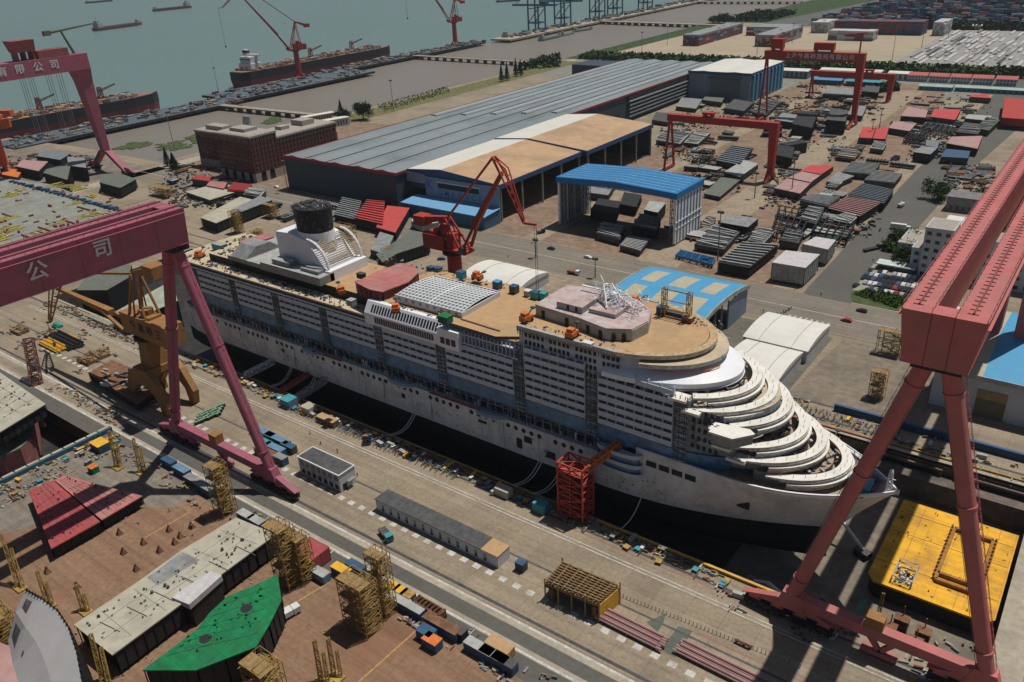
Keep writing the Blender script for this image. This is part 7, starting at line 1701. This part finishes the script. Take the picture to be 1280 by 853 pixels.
# container quay with tall blue cranes
t = thing('container_quay', 'long pale container quay beyond the muddy basin', 'quay', (-900,1165,0)); m = MB(); m.box(-22,20,0,1400,-1.5,1.4,0); m.build('deck', [CONC2], t); m = MB()
for k in range(90): m.tube((19,5+k*15,-7),(19,5+k*15,-1.5),1,n=6)
m.build('pile', WALLC, t); m = MB()
for _ in range(500): y = rc.uniform(20,1350); m.obox((rc.uniform(-20,12),y,1.4),rc.uniform(2,12),rc.uniform(1,4),rc.uniform(1,5),rc.choice((0,R(90))),rc.choice((0,1,2,3)))
m.build('stored_gear', [CBLUE,LGREY,CREAM,GREY], t)['kind'] = 'stuff'
def sts(label, y):
    t = thing('quay_crane', label, 'quay crane', (-914,y,1.4)); col = mat('quay_crane_blue',(.035,.11,.16),.6,.15,.2); m = MB()
    for x in (-9,13):
        for yy in (-11,11): m.beam((x,yy,0),(x,yy,46 if x > 0 else 52),2.2)
    m.build('leg', col, t); m = MB()
    for yy in (-11,11): m.beam((-9,yy,14),(13,yy,14),1.8); m.beam((-9,yy,14),(13,yy,38),1.2); m.beam((-9,yy,38),(13,yy,40),1.6)
    for x in (-9,13): m.beam((x,-11,14),(x,11,14),1.6); m.beam((x,-11,44),(x,11,44),1.6)
    m.build('brace', col, t); m = MB(); m.box(-50,45,-3.5,-1.5,42,45); m.box(-50,45,1.5,3.5,42,45); m.build('boom', col, t)
    m = MB(); m.beam((-9,-11,52),(-7,0,66),1.4); m.beam((-9,11,52),(-7,0,66),1.4); m.beam((-7,0,66),(-45,0,45),.7); m.beam((-7,0,66),(25,0,45),.7); m.build('apex_frame', col, t)
    m = MB(); m.box(12,26,-5,5,45,50); m.build('machine_house', col, t); m = MB()
    for yy in (-11,11):
        for x in (-9,13): m.box(x-1.2,x+1.2,yy-5,yy+5,0,2)
    m.build('bogie', col, t)
for y, lab in ((1290,'dark blue quay crane nearest on the container quay'),(1375,'dark blue quay crane second on the container quay'),(1500,'dark blue quay crane third on the container quay'),(1570,'dark blue quay crane fourth on the container quay'),(1700,'dark blue quay crane farthest on the container quay')): sts(lab, y)
# strip beside the hall: pipe racks, red frames
m = MB()
for k in range(420): m.obox((rc.uniform(-506,-486),rc.uniform(540,850),0),rc.uniform(1,6),rc.uniform(1,5),rc.uniform(1,5),rc.choice((0,R(90))),rc.choice((0,1,2)))
struct('stored_pipes', m, [GREY,LGREY,DGREY], 'stuff')
for y, lab in ((640,'nearest red low yard gantry beside the basin bank'),(735,'middle red low yard gantry beside the basin bank'),(845,'farthest red low yard gantry beside the basin bank')):
    t = thing('low_gantry', lab, 'gantry crane', (-497,y,0)); m = MB(); m.box(-13,13,-1,1,9,11.5); m.box(-13,13,7,9,9,11.5); m.box(-13,-11,-1,9,9.2,11.2); m.box(11,13,-1,9,9.2,11.2); m.box(-2,4,-1,9,11.6,14); m.build('girder', CRED, t); m = MB()
    for x in (-12,12):
        for yy in (-2,10): m.beam((x,4,9),(x,yy,0),.9)
    m.build('leg', CRED, t)
# ------------------------------------------------------------------ lamp masts
def lamp(px, py, h, lab):
    t = thing('light_mast', lab, 'light mast', at(px,py)); m = MB(); m.tube((0,0,0),(0,0,h),.38,.2,8); m.build('pole', GREY, t); m = MB(); m.box(-1.6,1.6,-.5,.5,h-.6,h+.6); m.tube((0,0,h+.1),(0,0,h+.5),1.3,n=10); m.build('lamp_head', DGREY, t)
for a in ((274,119,32,'light mast on the pier left of the moored tanker'),(219,190,34,'light mast behind the cypress near the far pink crane'),(492,138,30,'light mast on the basin bank by the dry grass'),(802,74,34,'light mast on the green bank beyond the grey roof'),(834,57,26,'light mast by the first container stack'),(946,69,30,'light mast left on the tan storage pad'),(990,54,26,'light mast between container stacks on the tan pad'),
          (1115,76,34,'light mast in the middle of the tan storage pad'),(1152,60,30,'light mast on the edge of the tan pad nearer the blue stacks'),(1185,46,28,'light mast at the far corner of the tan pad'),(897,326,26,'light mast beside the large dark ribbed section'),(670,322,10,'short light pole on the main road before the blue portal shed'),(360,240,22,'light mast at the corner of the great hall'),
          (989,246,24,'light mast beside the stepped pink plates'),(1098,168,20,'light mast between the red roof like pair and gantry'),(744,347,10,'short light pole by the ship mast on the road edge'),(1089,172,14,'light mast left of the red roof like pair'),(943,248,16,'light mast beside the white wall of the portal shed')): lamp(*a)
# ------------------------------------------------------------------ vehicles
def car_meshes(col):
    b = MB(); b.prism_y([(-2.25,.35),(2.25,.35),(2.3,.8),(1.4,.95),(.7,1.45),(-1.3,1.45),(-2.1,.95),(-2.3,.8)][::-1], -.9, .9)
    g = MB(); g.prism_y([(1.32,.97),(.72,1.38),(-1.28,1.38),(-1.95,.97)][::-1], -.93, .93)
    w = MB(); w.tube((0,-.12,0),(0,.12,0),.34,n=10)
    return b.mesh('body', col), g.mesh('windows', GLASS), w.mesh('wheel', BLACK)
cw_, cdk, crd, cgy, cbl = mat('car_white',(.62,.63,.64),.3,.03,1,spec=.5), mat('car_dark',(.02,.022,.026),.25,.1,1,spec=.5), mat('car_red',(.35,.04,.04),.3,.05,1), mat('car_silver',(.33,.34,.35),.3,.05,1), mat('car_blue',(.05,.09,.18),.3,.05,1)
def mkcar(col):
    b, g, w = car_meshes(col); t = thing('parked_car', 'x', 'car', (0,0,0))
    for nm, me, loc in [('body',b,(0,0,0)),('windows',g,(0,0,0))]+[('wheel',w,(x,y,.34)) for x in (-1.4,1.4) for y in (-.85,.85)]:
        o = bpy.data.objects.new(nm, me); C.objects.link(o); o.parent = t; o.location = loc; _kids.setdefault(t.name, []).append(o)
    return t
protos = {k: mkcar(c) for k, c in (('white',cw_),('black',cdk),('red',crd),('silver',cgy),('dark blue',cbl))}; used = set()
def car(kind, loc, rz, label, group=None):
    if kind not in used: used.add(kind); t = protos[kind]; t.location = loc; t.rotation_euler = (0,0,rz); t['label'] = label; 
    else: t = dup(protos[kind], loc, rz, label)
    if group: t['group'] = group
    elif 'group' in t: del t['group']
    return t
car('black', at(1077,390), R(175), 'black car on the main road just past the junction hedge'); car('red', at(1058,402), R(178), 'dark red car on the main road beside the pale crossing'); car('black', at(1070,358), R(80), 'black car alone at the left corner of the car park')
car('white', at(735,323), R(2), 'white car on the main road in front of the blue portal shed'); car('black', at(689,312), R(0), 'black car on the main road left of the white one'); car('dark blue', at(552,325), R(40), 'dark car beside the column of the red jib crane') ; car('white', at(346,235), R(0), 'pale car parked at the corner of the great hall')
car('white', at(1199,372), R(80), 'white car seen between the two girders'); car('white', at(1197,388), R(85), 'white car nearer the end tie between the two girders')
rr = random.Random(4); A0, A1, B0 = at(1079,342), at(1158,352), at(1084,360)
for row in range(5):
    for k in range(13):
        if rr.random() < .1: continue
        u = (k+.5)/13; p = Vector((-88.5+u*29, 376+row*5.6+(0 if row < 1 else 1.2), .06)); kd = rr.choices(('white','black','silver','red','dark blue'), (3.4,5,2,.4,1.8))[0]
        if row == 0 and k < 2: continue
        car(kd, p, R(90 if row != 3 else 85), '%s car in the %s row of the packed car park counted from the lawn' % (kd, ('first','second','third','fourth','fifth')[row]), 'cars in the packed car park')
def truck(lab, loc, rz, cab, bed, L=7, h=2.6):
    t = thing('truck', lab, 'truck', loc, rz); m = MB(); m.box(L/2-1.9,L/2,-1.1,1.1,.5,2.4); m.build('cab', cab, t); m = MB(); m.box(-L/2,L/2-2.1,-1.15,1.15,.9,h); m.build('bed', bed, t); m = MB(); m.box(L/2-.02,L/2+.05,-1,1,1.4,2.2); m.build('windscreen', GLASS, t)
    for x in (-L/2+1,-L/2+2.2,L/2-1): m = MB(); m.tube((x,-1.15,.45),(x,1.15,.45),.45,n=10); m.build('wheel', BLACK, t)
truck('white box van parked beside the green trees on the side road', at(1125,287), R(4), WHITE, WHITE, 10, 3.2); truck('small white truck driving on the side road near the ribbed panels', at(1126,259), R(80), WHITE, LGREY, 5.5, 2.2); truck('white pickup with load on the main road behind the ship mast', at(717,343), R(5), WHITE, RUST, 6.5, 1.9)
truck('long black low trailer on the side road', at(1090,313), R(60), BLACK, BLACK, 11, 1.4); truck('teal truck with dark load on the quay left of the long white hut', at(483,672), R(-20), TEAL, DGREY, 6, 1.8); truck('white van standing right of the green deck section', at(363,770), R(78), WHITE, WHITE, 5.5, 2.5); truck('dark truck on the pad behind the tents',at(665,350), R(20), DGREY, RUST, 8, 2.2)
truck('black utility truck on the main road beside the portal shed post', at(676,292), R(60), BLACK, DGREY, 5, 1.8)
# ------------------------------------------------------------------ people
def person_mesh(name, cloth, helmet, stride=.25, arm=.2):
    bm = bmesh.new(); V = {}
    def v(k, co, r): V[k] = bm.verts.new(co); rad[k] = r
    rad = {}
    for k, co, r in (('pel',(0,0,.95),.13),('ch',(0,0,1.3),.15),('nk',(0,0,1.48),.06),('hd',(0.02,0,1.62),.11),('ht',(0,0,1.74),.09),
        ('hl',(0,.1,.9),.1),('kl',(stride*.5,.1,.5),.07),('fl',(stride*.3,.1,.06),.05),('tl',(stride*.3+.16,.1,.04),.04),('hr',(0,-.1,.9),.1),('kr',(-stride*.2,-.1,.5),.07),('fr',(-stride,-.1,.06),.05),('tr',(-stride+.16,-.1,.04),.04),
        ('sl',(0,.2,1.38),.07),('el',(-arm*.5,.25,1.1),.05),('wl',(arm*.4,.25,.88),.04),('sr',(0,-.2,1.38),.07),('er',(0,-.25,1.1),.05),('wr',(arm,-.25,.9),.04)): v(k, co, r)
    for a, b in (('pel','ch'),('ch','nk'),('nk','hd'),('hd','ht'),('pel','hl'),('hl','kl'),('kl','fl'),('fl','tl'),('pel','hr'),('hr','kr'),('kr','fr'),('fr','tr'),('ch','sl'),('sl','el'),('el','wl'),('ch','sr'),('sr','er'),('er','wr')): bm.edges.new((V[a],V[b]))
    me = bpy.data.meshes.new('tmp'); keys = list(V); bm.verts.index_update(); bm.to_mesh(me); bm.free()
    o = bpy.data.objects.new('tmp', me); C.objects.link(o); md = o.modifiers.new('s','SKIN'); md.use_smooth_shade = True
    for i, k in enumerate(keys): me.skin_vertices[0].data[i].radius = (rad[k], rad[k]); me.skin_vertices[0].data[i].use_root = (k == 'pel')
    bpy.context.view_layer.update(); r_ = bpy.data.meshes.new_from_object(o.evaluated_get(bpy.context.evaluated_depsgraph_get())); r_.name = name
    bpy.data.objects.remove(o); bpy.data.meshes.remove(me); r_.materials.clear()
    for mm in (cloth, mat('trouser_dark',(.03,.035,.05),.9), mat('skin_tone',(.35,.2,.14),.7), helmet): r_.materials.append(mm)
    for p in r_.polygons: z = p.center.z; p.material_index = 1 if z < .92 else 3 if z > 1.66 else 2 if z > 1.5 else 0
    return r_
wnav, wor, wye, whm = mat('work_navy',(.03,.05,.11),.9), mat('work_orange',(.55,.14,.03),.9), mat('helmet_yellow',(.6,.42,.05),.5), mat('helmet_white',(.6,.6,.6),.5)
pm = [person_mesh('person', wnav, whm, .3, .25), person_mesh('person', mat('work_grey',(.12,.12,.13),.9), wye, .12, .1), person_mesh('person', wor, wye, .2, .2)]
CL = ['navy clothes, white helmet,','grey clothes, yellow helmet,','orange clothes, yellow helmet,']
def person(px, py, k, lab, group=None, z=0, loc=None):
    o = bpy.data.objects.new('person', pm[k]); C.objects.link(o); o.location = loc or at(px,py,z); o.rotation_euler = (0,0,rr.uniform(0,6.28)); o.scale = (1.0,1.0,1.02); tag(o, lab, 'person', group); return o
for i in range(16):
    p = at(967+i*1.35, 398-i*.75+(i%3)*.8); o = person(0,0,0,'worker in dark clothes walking in the tight group on the road behind the tents','workers walking in a group', loc=p+Vector((rr.uniform(-.5,.5),rr.uniform(-.9,.9),0))); o.rotation_euler = (0,0,R(20))
for (x, y, k, w) in ((954,391,0,'standing alone left of the walking group'),(388,543,1,'on the quay nearest the blue cabin'),(401,556,0,'on the quay behind the white office'),(422,566,1,'on the quay right behind the white office roof corner'),(447,596,2,'beside the white office end wall'),(119,490,0,'on the empty left runway'),(209,520,1,'beside the orange crane arch'),(1091,327,0,'on the side road near the car park'),(1103,300,0,'on the side road beside the black trailer'),(1116,306,1,'crossing the side road near the trees'),(1161,245,0,'on the side road near the round tree'),(1026,370,0,'at the road junction corner'),(940,753,2,'beside the orange crates near the right crane foot'),(603,676,1,'near the long hut'),(635,322,0,'on the main road left of the portal shed shade'),(665,306,1,'on the main road by the short pole'),(1001,312,1,'by the wrapped sections'),(212,640,1,'on the brown yard near the support stools'),(240,662,0,'between stools and pale deck section')):
    person(x, y, k, 'worker in %s %s' % (CL[k], w))
# ------------------------------------------------------------------ things standing on the ship's decks
t = block([(444,353),(470,340),(500,329),(518,333),(523,341),(510,353),(478,365),(462,362)], 48.5, PINK, 'pink primed rounded deckhouse block resting on the tan ship deck', side=mat('block_maroon',(.17,.06,.06),.8,.2), th=4.6, name='deckhouse_block', cat='deckhouse')
for c in list(_kids[t.name]):
    if c.name.startswith('support'): bpy.data.objects.remove(c); _kids[t.name].remove(c)
t = block([(298,302),(330,292),(342,296),(309,307)], 44.6, PINK, 'small pink primed box block on the aft ship deck', side=REDB, th=5.0, name='deckhouse_block', cat='deckhouse')
for c in list(_kids[t.name]):
    if c.name.startswith('support'): bpy.data.objects.remove(c); _kids[t.name].remove(c)
def machine(px, py, z, lab, col=ORNG, s=1.0):
    t = thing('deck_machine', lab, 'machine', at(px,py,z), rr.uniform(0,3), scale=s); m = MB(); m.box(-1.6,1.6,-1.1,1.1,.5,1.8); m.box(-1.2,.4,-.9,.9,1.8,2.7); m.build('body', col, t); m = MB()
    for x in (-1.1,1.1): m.tube((x,-1.2,.5),(x,1.2,.5),.5,n=10)
    m.build('wheel', BLACK, t); m = MB(); m.beam((.6,0,1.8),(2.6,0,3),.25); m.box(2.2,3.1,-.6,.6,2.9,3.3); m.build('lift_arm', DGREY, t)
for a in ((427,368,44.5,'orange lift machine on the ship deck left of the pink block'),(495,390,46,'orange lift machine on the deck behind the white window gallery'),(658,402,51.6,'orange lift machine at the aft corner of the forward deck'),(715,422,51.6,'orange lift machine near the deck edge below the upper house'),(597,350,46.1,'orange lift machine beyond the glass pool roof'),(795,382,51.6,'orange lift machine right of the radar mast'),(250,322,39.7,'orange lift machine at the aft corner of the ship'),(1040,557,22,'red machine on the bow terrace'),):
    machine(*a, s=1.15)
machine(1028,590,21.7,'yellow machine on the lowest bow terrace', YELB, .9)
def dbox(px, py, z, l, w, h, c1, c2, lab):
    t = thing('deck_box', lab, 'box', at(px,py,z)); m = MB(); m.box(-l/2,l/2,-w/2,w/2,.1,h); m.build('body', c1, t); m = MB(); m.box(-l/2-.08,l/2+.08,-w/2-.08,w/2+.08,h,h+.12); m.build('lid', c2, t)
for a in ((539,341,44,2.6,2.2,2.4,CBLUE,CBLUE,'left of two dark blue boxes at the far ship deck edge'),(548,342,44,2.6,2.2,2.4,CBLUE,CBLUE,'right of two dark blue boxes at the far ship deck edge'),(577,348,46,3,2.4,2.6,TEAL,CBLUE,'dark teal box beside the crane column on the ship deck'),(622,361,46.1,2.6,2.4,2.8,CBLUE,LBLUE,'blue box at the far deck edge before the white tent'),(643,366,46.1,2.6,2.4,2.6,DGREY,CBLUE,'dark box right of the blue one at the far deck edge'),
          (660,370,46.1,2,2,2,CREAM,WHITE,'small white box at the far deck edge'),(670,373,46.1,3,2.4,2.4,TEAL,CBLUE,'teal box next to the small white one'),(679,374,46.1,2.8,2.4,2.4,TEAL,TEAL,'second teal box farthest forward'),(557,403,46,4,3,2.4,mat('net_green',(.04,.12,.07),.9,.4,.9),GREEN,'green netted box at the near deck edge by the window gallery'),(452,348,44.6,3,2,2,BLACK,DGREY,'black box left of the pink rounded block'),
          (440,382,44,2.6,2.4,2.2,GREY,LGREY,'grey round box at the louvre edge'),(275,312,40,7,3,2.6,TEAL,LGREY,'grey teal cabin on the aft ship deck'),(735,432,51.6,3,1.8,1,WHITE,WHITE,'white box at the near edge of the forward deck'),(845,395,51.6,6,2.2,1.2,DGREY,DGREY,'dark flat box at the far edge of the forward deck'),(828,392,51.6,3,2.4,2.2,CBLUE,CBLUE,'navy box at the far edge of the forward deck'),(860,402,51.6,3,2.4,1.6,RUST,TAN,'orange brown box near the ochre edge'),(1075,612,21.7,5.4,3.4,3.2,TEAL,LBLUE,'bright teal box on the bow deck behind the mast')): dbox(*a)
t = thing('scaffold_gate', 'yellow steel portal frame standing on the far edge of the forward deck', 'scaffold', at(845,398,51.6)); m = MB()
for x in (-4,4): m.tower((x,0,0),1.2,1.4,9,5,.09)
m.beam((-4,0,8.6),(4,0,8.6),.3); m.beam((-4,0,5.2),(4,0,5.2),.25); m.beam((-4,0,2.4),(4,0,2.4),.25); m.build('frame', YEL, t); m = MB(); m.box(-4.6,4.6,-.9,.9,-.0,.25); m.build('base', RUST, t)
# loose building material strewn over the decks of the ship
m = MB()
def strew(n, x0, x1, y0, y1, z, s=1):
    for _ in range(n): m.obox((rr.uniform(x0,x1),rr.uniform(y0,y1),z),rr.uniform(.3,1.8)*s,rr.uniform(.15,.6)*s,rr.uniform(.15,.8)*s,rr.uniform(0,3),rr.choice((0,1,2,3,4)))
strew(170,-312,-200,174.2,178.8,39.62); strew(60,-198,-136,175.2,178,45.05,.8); strew(50,-133,-100,174.4,178,51.55,.6); strew(60,-305,-283,181,203,42.65); strew(40,-312,-301,176,208,39.62); strew(40,-232,-200,205,208.6,39.62); strew(60,-226,-162,201,207.5,46.05,.8); strew(60,-100,-82,200,206,51.55,.6)
for k, (z, xf, a, hw, xs, kind) in enumerate(tiers):
    if k > 2:
        for _ in range(26):
            tt = R(rr.uniform(-75,40)); q = rr.uniform(3.6,6.5); m.obox((xf-a+(a-q)*math.cos(tt), SYC+(hw-q)*math.sin(tt), z-.88), rr.uniform(.4,1.8), rr.uniform(.3,.8), rr.uniform(.3,1.0), rr.uniform(0,3), rr.choice((0,1,2,3,4)))
strew(50,-45,-33,185,199,21.65,.8)
o = struct('deck_litter', m, [DGREY,LGREY,RUST,CREAM,CBLUE], 'stuff')
# scaffold poles and hanging cables along the near side of the ship
t = thing('side_scaffold', 'dark scaffolding pipes and hanging lines along the near side of the ship', 'scaffolding', (-322,172.6,0)); m = MB()
for _ in range(300):
    x = rr.uniform(8,226); z = rr.choice((17.2,18,18.2,21.4,22)); m.beam((x,rr.uniform(-.1,.5),z),(x+rr.uniform(-2,2),.3,z+rr.uniform(.6,4.4)),.09)
for _ in range(70): x = rr.uniform(8,226); m.beam((x,0,21.5),(x+rr.uniform(3,9),.1,21.5+rr.uniform(-.1,.2)),.1)
m.build('pipe', GREY, t); m = MB()
for _ in range(26): x = rr.uniform(8,240); m.beam((x,-.1,rr.uniform(14,17)),(x+rr.uniform(-1,1),-.15,rr.uniform(5,9)),.08)
m.build('hanging_line', DGREY, t)
m = MB()
for x0, x1 in ((90,106),(150,172)): m.beam((x0,-.2,17.5),(x1,-.2,17.5),.35); m.beam((x0,-.2,18.6),(x1,-.2,18.6),.2)
m.build('red_cover', REDB, t)
# ------------------------------------------------------------------ thin air haze round the whole scene
m = MB(); m.box(-7000, 3500, -1600, 9500, -15, 175)
hz = m.build('haze', bpy.data.materials.new('haze_air')); hz['kind'] = 'stuff'
hm = hz.data.materials[0]; hm.use_nodes = True; hn = hm.node_tree.nodes; hn.clear()
ho = hn.new('ShaderNodeOutputMaterial'); hv = hn.new('ShaderNodeVolumePrincipled'); hv.inputs['Density'].default_value = .00004; hv.inputs['Color'].default_value = (.80,.90,.97,1); hv.inputs['Anisotropy'].default_value = .2
hm.node_tree.links.new(hv.outputs[0], ho.inputs['Volume'])
